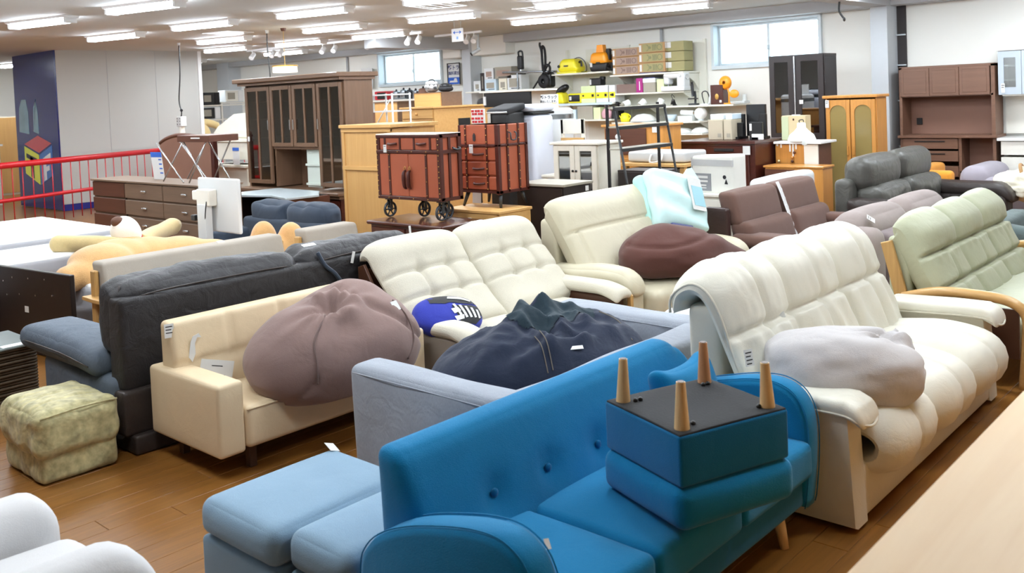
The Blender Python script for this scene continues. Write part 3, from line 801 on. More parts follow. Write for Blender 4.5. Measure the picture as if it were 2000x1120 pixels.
wp('tape', sheet([(4.0, .4), (4.05, .55), (4.11, .72), (4.16, .86), (4.2, .95)], 8.56, 8.63, .006, lambda u, t_: .006 * math.sin(40 * t_ + 6 * u), 5, 40, 40, 40), plain('crumpled_film', 'e9e9ea', .12, var=.25, vs=60), t)
price_tag(t, 8.9, 3.95, .46, .16, .12, (R(10), 0, R(10)), 0)
price_tag(t, 7.62, 3.9, .5, .04, .09, (R(85), 0, R(-90)), 3)

# ------------------------------------------------------------------ mauve sofa seen from behind
t = T('sofa', 'mauve grey sofa seen from behind with two rounded headrests', 'sofa', (7.0, 2.5, 0))
for a, b in ((7.1, 8.12), (8.14, 9.12)):
    wp('headrest', soft(a, b, 2.75, 3.05, .55, .87, .13, 18, puff=(.01, .03, .02)), 'mauve', t)
wp('back_shell', soft(7.25, 9.15, 2.6, 2.8, .1, .72, .05, 12), 'mauve_shaded', t)
wp('arm', soft(7.0, 7.24, 2.62, 3.36, .1, .78, .1, 14, fn=lambda x, y, z: Vector((x, y, z - .35 * max(0, y - 2.9) ** 1.2))), 'mauve', t)
wp('arm', soft(9.05, 9.3, 2.62, 3.36, .1, .6, .1, 14), 'mauve', t)
wp('seat_cushion', soft(7.24, 9.05, 2.8, 3.38, .15, .42, .06, 10), 'mauve', t)
price_tag(t, 7.2, 2.74, .835, .1, .07, (R(35), R(-10), R(20)), 2)

# ------------------------------------------------------------------ olive leather sofa
t = T('sofa', 'sage green leather sofa with bent oak arm and tufted back', 'sofa', (6.02, 1.4, 0))
def _ol(u, t_):
    k = u * 3; c = k - math.floor(k); h = .06 * (1 - abs(2 * c - 1) ** 2.5) * (.45 + .55 * gauss(t_ - .8, .3)) 
    h -= .075 * (gauss(c, .035) + gauss(c - 1, .035)) * (.06 < u < .94)
    for r_ in (.3, .62): h -= .045 * gauss(t_ - r_, .02)
    h -= .025 * gauss(c - .5, .025) * (t_ < .62)
    for r_ in (.3, .62): h -= .02 * gauss(math.hypot(c - .5, (t_ - r_) * 2), .1)
    h += .03 * gauss(t_ - .8, .12) + .006 * math.sin(c * 40) * gauss(t_ - .57, .05)
    return h
wp('backrest', sheet([(1.82, .36), (1.92, .52), (2.02, .7), (2.1, .86), (2.15, .93), (2.2, .945)], 6.14, 8.1, .2, _ol, 110, 70, 24, 14, .7), 'olive_leather', t)
wp('back_frame', ext([(2.05, .3), (2.14, .3), (2.27, .84), (2.2, .86)], 'x', 6.115, 6.15, .006), 'oak', t, False)
wp('back_panel', soft(6.16, 8.08, 2.1, 2.24, .3, .88, .03), 'olive_leather', t)
wp('seat_cushion', soft(6.16, 8.08, 1.42, 2.0, .2, .42, .07, 20, puff=(0, .02, .02)), 'olive_leather', t)
for a in (6.08, 8.16):
    wp('arm_rail', tube([(a, 2.12, .5), (a, 1.9, .56), (a, 1.65, .565), (a, 1.48, .54), (a, 1.4, .46), (a, 1.4, .3), (a, 1.42, .02)], .032, 10, 5), 'oak_x', t)
    wp('arm_panel', bx(a - .01, a + .01, 1.44, 2.1, .2, .5), 'dark_wood_leg', t, False)
    wp('leg', bx(a - .03, a + .03, 2.05, 2.12, 0, .5, .01), 'oak', t, False)
price_tag(t, 6.2, 2.13, .93, .055, .08, (R(75), 0, R(-10)), 0)
price_tag(t, 6.55, 1.9, .5, .1, .09, (R(60), 0, R(15)), 2)
wp('tape', sheet([(1.99, .8), (2.05, .9), (2.11, .985), (2.18, 1.02)], 6.4, 6.47, .006, lambda u, t_: .008 * math.sin(30 * t_ + 6 * u), 5, 30, 40, 40), 'crumpled_film', t)

# ------------------------------------------------------------------ charcoal leather sofa with headrests
t = T('sofa', 'charcoal leather sofa with two high padded headrests', 'sofa', (9.55, 2.8, 0))
for a, b in ((9.72, 10.78), (10.8, 11.83)):
    wp('headrest', soft(a, b, 3.72, 4.0, .76, 1.1, .12, 22, puff=(.01, .03, .02), fn=lambda x, y, z, a=a, b=b: Vector((x, y, z - .06 * (1 - (2 * (x - a) / (b - a) - 1) ** 2) * (z < .88)))), 'charcoal_leather', t)
    wp('back_cushion', soft(a + .02, b - .02, 3.62, 3.88, .38, .79, .08, 26, puff=(0, .05, .02), fn=crumple(a, .022, 6)), 'charcoal_leather', t)
    wp('seat_cushion', soft(a, b, 2.9, 3.72, .2, .46, .08, 10), 'charcoal_leather', t)
wp('back_shell', soft(9.6, 11.9, 3.86, 4.05, .1, .88, .06, 8), 'charcoal_leather', t)
for a, b in ((9.55, 9.8), (11.72, 12.0)):
    wp('arm_pad', soft(a - .02, b + .05, 2.82, 3.9, .52, .67, .065, 18, fn=lambda x, y, z: Vector((x, y, z - .12 * max(0, (3.02 - y) / .2) ** 2 + .04 * max(0, y - 3.5)))), 'charcoal_dark', t)
    wp('arm', soft(a, b, 2.88, 4.0, .08, .54, .04, 8), 'charcoal_dark', t)

# ------------------------------------------------------------------ white armchair at the lower left
t = T('armchair', 'white fabric armchair with rounded arms on the wooden floor', 'armchair', (.55, 2.7, 0))
for y0, y1, xe in ((3.36, 3.6, 1.29), (2.76, 2.98, 1.38)):
    g = soft(.45, xe, y0, y1, .1, .56, .09, 18, puff=(.01, .02, .0), fn=lambda x, y, z: Vector((x, y, z + .05 * max(0, (1.2 - x)) * 0 - .12 * max(0, (x - 1.2) / .16) ** 2 * (z > .35))))
    wp('arm', g, 'lilac_white', t)
wp('seat_cushion', soft(.5, 1.32, 2.98, 3.36, .2, .43, .07, 14, puff=(.02, 0, .03)), 'lilac_white', t)
wp('base', soft(.5, 1.26, 2.76, 3.5, .08, .24, .03), 'lilac_white', t)
wp('backrest', soft(.3, .56, 2.7, 3.56, .1, .9, .1, 12), 'lilac_white', t)

# ------------------------------------------------------------------ green velvet pouf
t = T('pouf', 'square moss green crushed velvet pouf on the floor', 'pouf', (1.8, 4.93, 0))
wob2 = lambda x, y, z: Vector((x, y, z)) + .012 * Vector((mnoise.noise(Vector((x, y, z)) * 9), mnoise.noise(Vector((y, z, x)) * 9), mnoise.noise(Vector((z, x, y)) * 9)))
wp('body', soft(1.8, 2.2, 4.95, 5.46, .0, .25, .03, 24, fn=wob2), 'green_velvet', t)
wp('cushion_top', soft(1.78, 2.22, 4.93, 5.48, .13, .375, .06, 34, puff=(.01, .01, .03), fn=lambda x, y, z: wob2(x, y, z) - Vector((0, 0, .008 * sum(gauss(y - q, .008) for q in (5.08, 5.2, 5.3, 5.4)) * (z > .34)))), 'green_velvet', t)
wp('piping', tube([(1.8, 4.94, .355), (2.0, 4.925, .372), (2.2, 4.945, .36)], .006, 6, 3), 'green_velvet', t)

# ------------------------------------------------------------------ bean bags and cushions
def fold(d, ax, k, amp, fall):
    """radial gathers around a direction"""
    ax = Vector(ax).normalized(); c = max(-1, min(1, d.dot(ax))); a = math.acos(c)
    o = ax.orthogonal().normalized(); q = ax.cross(o); ph = math.atan2(d.dot(q), d.dot(o))
    return amp * math.sin(k * ph + 2 * math.sin(2 * ph)) * math.exp(-(a / fall) ** 2) * min(1, a / .15)

def on_blob(rx, ry, rz, e, fn, amp, freq, seed, dirs, lift=1.012):
    o = []
    for d in dirs:
        d = Vector(d).normalized(); q = (abs(d.x) ** e + abs(d.y) ** e + abs(d.z) ** e) ** (-1 / e); p = Vector((d.x * q * rx, d.y * q * ry, d.z * q * rz))
        p += d * amp * (mnoise.noise(d * freq + Vector((seed * 7.3, seed * 3.1, 0))) + .5 * mnoise.noise(d * freq * 2.3 + Vector((seed * 5.7, 1, 2))))
        o.append(tuple(Vector(fn(d, p)) * lift))
    return o
t = T('bean_bag', 'big cocoa brown bean bag slumped on the beige sofa', 'bean bag', (3.2, 4.31, .3))
GA = Vector((-.28, -.32, .9)).normalized()
def _bb1(d, p):
    p = Vector(p); c = (d - GA).length
    p += d * fold(d, GA, 9, .016, .5)
    p -= d * .06 * gauss((d - GA).length, .14) ; p += d * .035 * gauss(c - .28, .12) * (d.x > GA.x - .05)
    p += Vector((.0, .0, .07)) * gauss((d - Vector((.25, .25, .93)).normalized()).length, .4)
    p -= d * .03 * gauss(d.x * .55 + d.z * .5 - .5, .035) * (d.y < .1) * (d.x > -.1)
    p -= d * .014 * gauss(d.x + .55 - .35 * d.z, .03) * (d.y < .3)
    p.x += .12 * p.z; p.z -= .05 * gauss(d.x - .9, .4)
    return p
BB = (.55, .37, .3, 2.2)
mk('bag', blob(BB[0], BB[1], BB[2], BB[3], 110, 70, _bb1, 3, .018, 1.3, -.2), 'cocoa', t, (0, 0, .205), smooth=True)
for dirs in ([(-.62, -.8, -.25), (-.6, -.75, .1), (-.55, -.6, .4), (-.45, -.5, .6), (-.36, -.4, .8)], [(.45, -.85, -.2), (.5, -.75, .15), (.48, -.6, .5), (.4, -.45, .75)]):
    mk('seam', mv(tube(on_blob(*BB, _bb1, .018, 1.3, 3, dirs), .005, 6, 6), 0, 0, .205), fabric('cocoa_seam', '6f5c57'), t, smooth=True)
mk('care_label', mv(bx(-.028, .028, -.001, .001, -.03, .03), .27, -.22, .42, rx=R(-35), rz=R(12)), 'paper', t)

t = T('bean_bag', 'dark denim bean bag lying crumpled in the grey-blue sofa', 'bean bag', (3.72, 3.2, .4), R(-18))
RID = [((-.5, -.22), (-.05, .08), .04, .07), ((-.05, .08), (.14, .22), .05, .09), ((.14, .22), (.45, .12), .04, .07), ((.14, .22), (.05, -.15), .03, .05), ((.45, .12), (.5, -.2), .03, .06), ((-.3, -.3), (.1, -.28), .045, .04), ((.1, -.28), (.4, -.2), .035, .05), ((-.12, -.32), (-.12, -.05), .035, .03), ((.3, .15), (.22, -.1), .03, .04)]
def seg(x, y, a, b):
    ax, ay = a; dx, dy = b[0] - ax, b[1] - ay; k = max(0, min(1, ((x - ax) * dx + (y - ay) * dy) / (dx * dx + dy * dy))); return math.hypot(x - ax - k * dx, y - ay - k * dy)
def _dz(x, y):
    r2 = (x / .64) ** 2 + (y / .43) ** 2; q = max(0, 1 - r2); z = .24 * q ** .45
    z += sum(h * gauss(seg(x, y, a, b), w) for a, b, h, w in RID) * q ** .3 * 1.15
    z -= .04 * gauss(math.hypot(x - .02, y + .17), .09) + .04 * gauss(math.hypot(x - .3, y + .02), .06)
    return z + (.018 * mnoise.noise(Vector((x * 9, y * 9, 1))) + .05 * (.6 - 2 * abs(mnoise.noise(Vector((x * 4.2, y * 5.5, 3))))) + .02 * (.6 - 2 * abs(mnoise.noise(Vector((x * 9, y * 11, 7)))))) * q
def drape(x0, x1, y0, y1, n, m, lift, clip):
    V, F, ok = [], [], {}
    for j in range(m + 1):
        for i in range(n + 1):
            x = x0 + (x1 - x0) * i / n; y = y0 + (y1 - y0) * j / m
            if clip(x, y): ok[i, j] = len(V); V.append((x, y, _dz(x, y) + lift))
    for j in range(m):
        for i in range(n):
            q = [(i, j), (i + 1, j), (i + 1, j + 1), (i, j + 1)]
            if all(k in ok for k in q): F.append(tuple(ok[k] for k in q))
    return V, F
V_, F_ = [], []
for j in range(46):
    rr = j / 45.0
    for i in range(110):
        a = 2 * math.pi * i / 110; rho = math.sin(rr * math.pi / 2); V_.append((.64 * rho * math.cos(a), .43 * rho * math.sin(a), _dz(.64 * rho * math.cos(a), .43 * rho * math.sin(a)) + .04))
for j in range(45): F_ += [(j * 110 + i, (j + 1) * 110 + i, (j + 1) * 110 + (i + 1) % 110, j * 110 + (i + 1) % 110) for i in range(110)]
nb = len(V_); V_ += [(x * .96, y * .96, 0) for x, y, z in V_[45 * 110:46 * 110]]
F_ += [(45 * 110 + i, nb + i, nb + (i + 1) % 110, 45 * 110 + (i + 1) % 110) for i in range(110)] + [tuple(range(nb, nb + 110))]
mk('bag', (V_, F_), 'denim', t, smooth=True)
mk('inner_liner', drape(-.2, .48, -.16, .3, 60, 44, .046, lambda x, y: seg(x, y, (-.08, .0), (.28, .1)) < .125), 'denim_green', t, smooth=True)
for pts in ([(-.2, -.38), (-.18, -.3), (-.16, -.2)], [(-.17, -.38), (-.15, -.3), (-.13, -.2)], [(.42, -.25), (.44, -.1), (.42, .05)]):
    mk('stitching', tube([(x, y, _dz(x, y) + .044) for x, y in pts], .003, 5, 6), plain('thread', '6a6258', .8), t)
mk('care_label', mv(bx(-.04, .04, -.012, .012, -.001, .001), .0, -.33, _dz(0, -.33) + .05, rz=R(-20), rx=R(30)), 'paper', t)

t = T('bean_bag', 'dark brown pointed bean bag on the cream leather sofa', 'bean bag', (6.36, 4.03, .41), R(-24))
def _bb3(d, p):
    p = Vector(p)
    p += Vector((.34, 0, -.08)) * gauss((d - Vector((1, -.1, -.1)).normalized()).length, .38) ** 1.2
    p += Vector((-.05, 0, .06)) * gauss((d - Vector((-.15, .2, 1)).normalized()).length, .5)
    p -= d * .022 * gauss(d.z - .62 - .1 * math.sin(3 * d.x), .06) * (d.y < .1)
    return p
mk('bag', blob(.46, .3, .19, 2.4, 72, 44, _bb3, 5, .02, 1.4, -.15), 'dark_cocoa', t, (0, 0, .17), smooth=True)

t = T('bean_bag', 'pale grey knitted cushion bag on the white leather sofa', 'bean bag', (4.13, 1.72, .43), R(-50))
def _bb4(d, p):
    p = Vector(p); p += d * fold(d, (.95, -.1, .3), 5, .014, .35) 
    p += d * fold(d, (.55, .1, .8), 5, .03, .45); p -= d * .05 * gauss((d - Vector((.5, -.1, .85)).normalized()).length, .16)
    p += Vector((0, 0, .03)) * gauss((d - Vector((.72, .2, .65)).normalized()).length, .2)
    return p
mk('bag', blob(.35, .25, .185, 2.5, 96, 56, _bb4, 11, .015, 1.6, -.15), 'pale_grey_knit', t, (0, 0, .155), (0, R(5), 0), smooth=True)
mk('seam', tube([(-.34, -.04, .22), (-.24, -.07, .295), (-.08, -.07, .318), (.08, -.06, .3)], .004, 6, 5), 'pale_grey_knit', t)
# ================================================================== case furniture
wood('walnut_v', '765a45', '523d2d', 'z', .4, .8, .5, .2)
wood('walnut_y', '765a45', '523d2d', 'y', .4, .8, .5, .2)
wood('walnut_red', '4a1f17', '2c100c', 'y', .3, .8, .5, .4)
wood('pale_oak_z', 'd0a264', 'b98a4a', 'z', .5, .7, .6)
wood('pale_oak_y', 'd2a566', 'b98a4a', 'y', .5, .7, .6)
wood('grey_oak_y', '7a6350', '5b4838', 'y', .5, .7, .6)
wood('cocoa_wood', '5c3423', '452415', 'y', .5, .7, .6)
wood('oak_orange', 'cf9148', 'a76c2c', 'z', .35, .9, .6, .3)
wood('hutch_wood', '7a5845', '5e4132', 'y', .45, .7, .6)
wood('hutch_dark', '4a3025', '38221a', 'z', .5, .7, .5)
wood('pine', 'f0cfa0', 'dfb07a', 'x', .5, .35, .7)
leather('tan_leather', 'a6563a', .5, .10, .3, .1)
leather('trim_leather', '4a2018', .4, .12, .3, .1)
plain('brass', 'caa25a', .35, .9)
plain('iron', '4d4f52', .45, .7, var=.2, vs=20)
plain('white_lacquer', 'ece9df', .4, var=.03, bump=.15, bs=60)
plain('white_paintwood', 'e6e2d4', .5, var=.05, vs=12)
plain('espresso', '231a19', .4, var=.1)
plain('brass_knob', 'e9d9a8', .3, .5)
plain('silver', 'c8cacc', .25, .9, var=.03)
plain('mint_white', 'd3dcd3', .5, var=.04)
plain('white_pl', 'dfe2e3', .35, var=.02)
plain('cool_white', 'd9deec', .3, var=.02)
plain('plum_back', '85604f', .6, var=.05)
plain('grey_card', 'a09a8c', .6, var=.05)
plain('mattress_white', 'fbfbf9', .9, var=.02)
plain('mattress_grey', 'b5b5ba', .9, var=.04)
glass('cab_glass', 'd2cfc4', .02, .35)
glass('bronze_glass', 'd8c48e', .15, 1.0)
glass('dark_glass', '70808c', .02, .3)

def legs4(t, x0, x1, y0, y1, h, r=.02, mat='dark_wood_leg'):
    for x in (x0, x1):
        for y in (y0, y1): wp('leg', bx(x - r, x + r, y - r, y + r, 0, h), mat, t, False)
def knob(t, x, y, z, mat='brass_knob', r=.016):
    return wp('knob', mv(blob(r, r, r, 2, 10, 8), x, y, z), mat, t)

# ------------------------------------------------------------------ tall dark display cabinet
t = T('display_cabinet', 'tall dark walnut display cabinet with four glazed doors and open niche', 'cabinet', (7.5, 9.73, 0))
wp('cornice', join(bx(7.4, 8.1, 9.68, 12.2, 2.27, 2.33, .008), bx(7.46, 8.06, 9.71, 12.15, 2.23, 2.27)), 'walnut_y', t, False)
wp('carcass', join(bx(7.56, 8.03, 9.74, 9.78, .74, 2.235), bx(7.56, 8.03, 12.06, 12.1, .74, 2.235), bx(8.0, 8.02, 9.77, 12.07, 1.3, 2.21), bx(8.0, 8.02, 10.9, 12.07, .745, 1.3), bx(7.57, 8.01, 9.77, 12.07, 2.2, 2.225),
    bx(7.58, 8.0, 10.3, 10.34, .76, 1.33), bx(7.58, 8.0, 11.4, 11.44, .76, 1.33), bx(7.56, 8.0, 10.3, 11.44, 1.3, 1.34)), 'walnut_v', t, False)
for z in (1.05, 1.45, 1.72, 1.98):
    for a, b in ((9.78, 10.3), (11.44, 12.06)): wp('shelf', bx(7.62, 8.0, a, b, z, z + .02), 'walnut_y', t, False)
    if z > 1.3: wp('shelf', bx(7.62, 8.0, 10.3, 11.44, z, z + .02), 'walnut_y', t, False)
for (a, b, lo) in ((9.77, 10.31, .80), (10.34, 10.88, 1.34), (10.9, 11.42, 1.34), (11.44, 12.07, .80)):
    m = (a + b) / 2; hi = 2.2; f = .055
    d = wp('door', join(frame4(7.52, 7.56, a, b, lo, hi, f, f, f, f, .006), bx(7.525, 7.555, m - .018, m + .018, lo + .02, hi - .02)), 'walnut_v', t, False)
    for p, q in ((a + f, m - .018), (m + .018, b - f)):
        mk('pane', bx(.036, .040, p - 9.73, q - 9.73, lo + f, hi - f), 'cab_glass', d)
    hy = b - .03 if a in (10.34, 9.77) else a + .03
    mk('handle', cyl((.0, hy - 9.73, 1.58), (.0, hy - 9.73, 1.72), .008, n=8), 'silver', d)
wp('niche_pale_panel', join(bx(7.63, 7.645, 10.36, 10.74, .77, 1.29)), 'mint_white', t, False)  # plain pale panel added for the white shelf showing through the open niche
for z in (.8, 1.07): wp('niche_ledge', bx(7.6, 7.63, 10.36, 10.74, z, z + .03), 'mint_white', t, False)
wp('counter', join(bx(7.34, 8.04, 9.7, 12.14, .70, .745, .008), bx(7.38, 8.02, 9.72, 12.12, .66, .70)), 'walnut_y', t, False)
wp('base_cabinet', bx(7.42, 8.02, 9.74, 12.1, 0, .66), 'walnut_red', t, False)
for i in range(4):
    a = 9.76 + i * .585
    wp('base_door', bx(7.4, 7.42, a, a + .57, .05, .44, .006), 'walnut_red', t, False); d = wp('drawer', bx(7.4, 7.42, a, a + .57, .46, .64, .006), 'walnut_red', t, False)
    mk('knob', mv(blob(.014, .014, .014, 2, 8, 6), -.11, a + .28 - 9.73, .55), 'brass', d)
price_tag(t, 7.5, 11.98, 1.45, .05, .07, (R(90), 0, R(-90)), 0)

# ------------------------------------------------------------------ pale oak wardrobe turned round
t = T('wardrobe', 'plain pale oak wardrobe with two framed panels behind the trunks', 'wardrobe', (7.0, 8.19, 0))
wp('carcass', bx(7.02, 7.46, 8.2, 9.1, 0, 1.6), 'pale_oak_z', t, False)
wp('panel', bx(7.005, 7.02, 8.25, 9.06, 1.15, 1.56), 'pale_oak_z', t, False); wp('panel', bx(7.005, 7.02, 8.25, 9.06, .05, 1.1), 'pale_oak_z', t, False)
wp('stile', bx(6.99, 7.02, 9.06, 9.11, 0, 1.6, .003), 'pale_oak_z', t, False); wp('stile', bx(6.99, 7.02, 8.19, 8.25, 0, 1.6, .003), 'pale_oak_z', t, False)
for z in (1.1, 1.56): wp('rail', bx(6.985, 7.02, 8.19, 9.11, z, z + .05, .003), 'pale_oak_y', t, False)
wp('top_board', bx(6.96, 7.72, 8.15, 9.12, 1.61, 1.65, .004), 'pale_oak_y', t, False)
wp('return_panel', bx(7.46, 7.7, 8.2, 8.24, 0, 1.6), 'pale_oak_z', t, False)

# ------------------------------------------------------------------ trunk-style cabinet on iron wheels
def strap(t, g, mat='trim_leather'): return wp('strap', g, mat, t, False)
def studs(pts, r=.007): return join(*[mv(blob(r, r, r, 2, 6, 4), *p) for p in pts])
t = T('trunk_cabinet', 'tan leather trunk cabinet with twin doors on spoked iron wheels', 'cabinet', (5.8, 6.12, .78))
X0, X1, Y0, Y1, Z0, Z1 = 5.8, 6.08, 6.12, 7.02, .975, 1.595
wp('case', bx(X0 + .02, X1, Y0 + .02, Y1 - .02, Z0, Z1 - .02, .004), 'tan_leather', t, False)
wp('drawer', bx(X0 + .008, X0 + .03, Y0 + .05, Y1 - .05, 1.445, 1.565, .006), 'tan_leather', t, False)
for a, b in ((Y0 + .04, 6.565), (6.57, Y1 - .04)):
    wp('door', bx(X0 + .006, X0 + .03, a, b, 1.0, 1.41, .006), 'tan_leather', t, False)
F = []
for y in (Y0, Y1 - .045): F.append(bx(X0, X0 + .05, y, y + .045, Z0, Z1 - .01, .006))
for z in (Z0 - .005, 1.412, Z1 - .035): F.append(bx(X0 - .004, X0 + .04, Y0, Y1, z, z + .032, .006))
F += [bx(X0, X1, Y0, Y0 + .03, Z0 - .005, Z0 + .027), bx(X0, X1, Y0, Y0 + .03, Z1 - .035, Z1), bx(X1 - .04, X1, Y0, Y0 + .03, Z0, Z1), bx(X0, X1, Y0 - .004, Y0 + .03, 1.412, 1.444)]
wp('leather_edging', join(*F), 'trim_leather', t, False)
for y in (6.30, 6.82): strap(t, bx(X0 + .0, X0 + .03, y, y + .028, 1.0, 1.41))
for y in (6.24, 6.46, 6.66, 6.88): strap(t, bx(X0 + .002, X0 + .03, y, y + .024, 1.445, 1.565))
for x in (5.92,): strap(t, bx(x, x + .03, Y0 + .008, Y0 + .03, Z0, Z1))
wp('top', bx(X0, X1, Y0, Y1, Z1 - .012, Z1 + .004, .004), plain('trunk_top_sheen', 'd8c9b6', .35), t, False)  # whitish reflection on the top painted in as a pale colour
for y in (6.36, 6.77):
    h = wp('drawer_handle', tube([(X0 - .0, y - .055, 1.505), (X0 - .025, y - .04, 1.505), (X0 - .03, y, 1.5), (X0 - .025, y + .04, 1.505), (X0, y + .055, 1.505)], .012, 8, 3), 'trim_leather', t)
for y in (6.535, 6.6):
    wp('door_handle', tube([(X0, y, 1.25), (X0 - .025, y, 1.23), (X0 - .03, y, 1.17), (X0 - .022, y, 1.1), (X0, y, 1.08)], [.008, .017, .02, .017, .008], 8, 3), 'trim_leather', t)
    wp('ring', tube([(X0 - .005, y, 1.25), (X0 - .012, y - .015, 1.27), (X0 - .005, y, 1.29), (X0 - .012, y + .015, 1.27), (X0 - .005, y, 1.25)], .003, 6, 3), 'brass', t)
wp('side_handle', tube([(5.97, Y0 - .0, 1.46), (5.97, Y0 - .025, 1.45), (6.0, Y0 - .03, 1.44), (6.04, Y0 - .025, 1.45), (6.04, Y0, 1.46)], .01, 8, 3), 'iron', t)
P = [(X0 - .004, y, z) for y in (Y0 + .02, Y1 - .02) for z in np.arange(Z0 + .02, Z1, .05)] + [(X0 - .006, y, z) for z in (Z0 + .01, 1.43) for y in (6.3, 6.5, 6.7, 6.85)] + [(X0, y + .014, z) for y in (6.30, 6.82) for z in (1.02, 1.15, 1.28, 1.4)]
wp('brass_stud', studs(P, .006), 'brass', t, kind='stuff')
for (x, y) in ((5.87, 6.2), (5.87, 6.93), (6.0, 6.26), (6.02, 6.6)):
    w = wp('wheel', join(mv(lathe([(.062, -.012), (.075, -.012), (.078, 0), (.075, .012), (.062, .012), (.062, -.012)], 24), x, y, .86, rx=R(90)), cyl((x, y - .016, .86), (x, y + .016, .86), .02, n=12),
        *[cyl((x, y, .86), (x + .066 * math.cos(k * math.pi / 3), y, .86 + .066 * math.sin(k * math.pi / 3)), .007, n=6) for k in range(6)]), 'iron', t)
    wp('wheel_fork', join(bx(x - .015, x + .015, y - .025, y - .018, .85, .975), bx(x - .015, x + .015, y + .018, y + .025, .85, .975), bx(x - .03, x + .03, y - .035, y + .035, .955, .972)), 'iron', t, False)
price_tag(t, 5.76, 6.84, 1.46, .045, .075, (R(90), 0, R(-90)), 1)

# dark dresser carrying the wheeled trunk
t = T('dresser', 'low dark red lacquer dresser under the wheeled trunk', 'dresser', (5.62, 5.92, 0))
wp('top_board', bx(5.6, 6.16, 5.93, 6.98, .745, .78, .01), 'walnut_red', t, False); wp('carcass', bx(5.64, 6.14, 5.95, 6.95, 0, .745), 'walnut_red', t, False)
for i in range(2):
    for z in (.52, .3, .08): wp('drawer', bx(5.625, 5.645, 5.97 + i * .49, 6.44 + i * .49, z, z + .2, .006), 'walnut_red', t, False)
# trunk-style chest on splayed legs
t = T('trunk_chest', 'tan leather trunk chest of drawers on splayed dark legs', 'chest', (6.4, 5.94, .85))
X0, X1, Y0, Y1, Z0, Z1 = 6.4, 6.82, 5.94, 6.47, 1.0, 1.65
wp('case', bx(X0 + .01, X1, Y0 + .015, Y1, Z0, Z1, .004), 'tan_leather', t, False)
for z in (1.02, 1.165, 1.305): 
    d = wp('drawer', bx(X0 - .004, X0 + .02, Y0 + .03, Y1 - .02, z, z + .128, .008), 'tan_leather', t, False)
    mk('handle', tube([(-.0, .2, z + .064 - .85), (-.025, .22, z + .06 - .85), (-.03, .27, z + .057 - .85), (-.025, .32, z + .06 - .85), (0, .34, z + .064 - .85)], .012, 8, 3), 'trim_leather', d, smooth=True)
wp('lid', bx(X0 - .006, X1, Y0 + .01, Y1, 1.46, Z1, .006), 'tan_leather', t, False)
F = [bx(X0 - .01, X0 + .03, Y0, Y0 + .045, Z0 - .02, Z1, .004), bx(X0 - .008, X0 + .03, Y1 - .03, Y1, Z0, Z1), bx(X0 - .01, X1, Y0, Y1, 1.438, 1.46, .003), bx(X0 - .01, X0 + .04, Y0, Y1, Z0 - .01, Z0 + .015), bx(X0, X1, Y0, Y0 + .03, Z0 - .01, Z0 + .015), bx(X1 - .03, X1, Y0, Y0 + .03, Z0, Z1)]
wp('leather_edging', join(*F), 'trim_leather', t, False)
for y in (6.08, 6.36):
    strap(t, bx(X0 - .012, X0 + .01, y, y + .022, Z0, Z1))
for x in (6.52, 6.68): strap(t, bx(x, x + .022, Y0 + .0, Y0 + .02, Z0, Z1))
wp('lock_plate', ext([(6.235, 1.5), (6.25, 1.49), (6.265, 1.5), (6.265, 1.55), (6.25, 1.57), (6.235, 1.55)], 'x', X0 - .016, X0 - .006), 'iron', t, False)
wp('side_handle', tube([(6.55, Y0, 1.57), (6.55, Y0 - .025, 1.56), (6.555, Y0 - .025, 1.5), (6.625, Y0 - .025, 1.5), (6.63, Y0 - .025, 1.56), (6.63, Y0, 1.57)], .007, 8, 2), 'iron', t)
P = [(X0 - .012, y + .011, z) for y in (6.08, 6.36) for z in np.arange(1.03, 1.64, .065)] + [(x + .011, Y0 - .002, z) for x in (6.52, 6.68) for z in np.arange(1.03, 1.64, .08)]
wp('brass_stud', studs(P, .006), 'brass', t, kind='stuff')
for x, y, dx, dy in ((6.46, 6.0, -.02, -.02), (6.46, 6.42, -.03, .05), (6.76, 6.0, .06, -.02), (6.76, 6.42, .03, .05)):
    wp('leg', cyl((x + dx, y + dy, .85), (x, y, 1.0), .013, .024, 10), 'iron', t)
price_tag(t, 6.36, 6.27, 1.42, .05, .085, (R(90), 0, R(-90)), 1)
# pale chest carrying it
t = T('chest', 'pale beech chest with pearl knobs under the trunk chest', 'chest', (6.2, 5.79, 0))
wp('carcass', bx(6.22, 6.66, 5.8, 6.52, 0, .82), 'pale_oak_y', t, False); wp('top_board', bx(6.2, 6.68, 5.79, 6.53, .82, .848, .004), 'pale_oak_y', t, False)
for z in (.70, .575, .40, .22, .04):
    h = .115 if z > .5 else .165
    d = wp('drawer', bx(6.205, 6.225, 5.82, 6.5, z, z + h, .003), 'pale_oak_y', t, False); mk('knob', mv(soft(-.012, .012, -.025, .025, -.012, .012, .01, 2), -.008, .37, z + h * .55), 'white_pl', d, smooth=True)
# info sheet clipped behind
o = mk('info_sheet', mv(bx(-.001, .001, -.06, .06, 0, .3), 6.645, 6.5, .849, ry=R(3)), 'paper'); tag(o, 'printed white sheet hanging between the two leather trunks', 'paper')
# dark side cabinet right of the chest
t = T('cabinet', 'dark brown cabinet with grey top right of the pale chest', 'cabinet', (6.75, 5.5, 0))
wp('carcass', bx(6.87, 7.3, 5.55, 6.15, 0, 1.02, .003), 'espresso', t, False); wp('top_board', bx(6.85, 7.32, 5.53, 6.17, 1.02, 1.045, .003), 'grey_card', t, False)
wp('door', bx(6.855, 6.87, 5.56, 6.14, .05, 1.0, .003), 'espresso', t, False)
price_tag(t, 7.2, 5.52, .98, .05, .05, (R(90), 0, 0), 0)

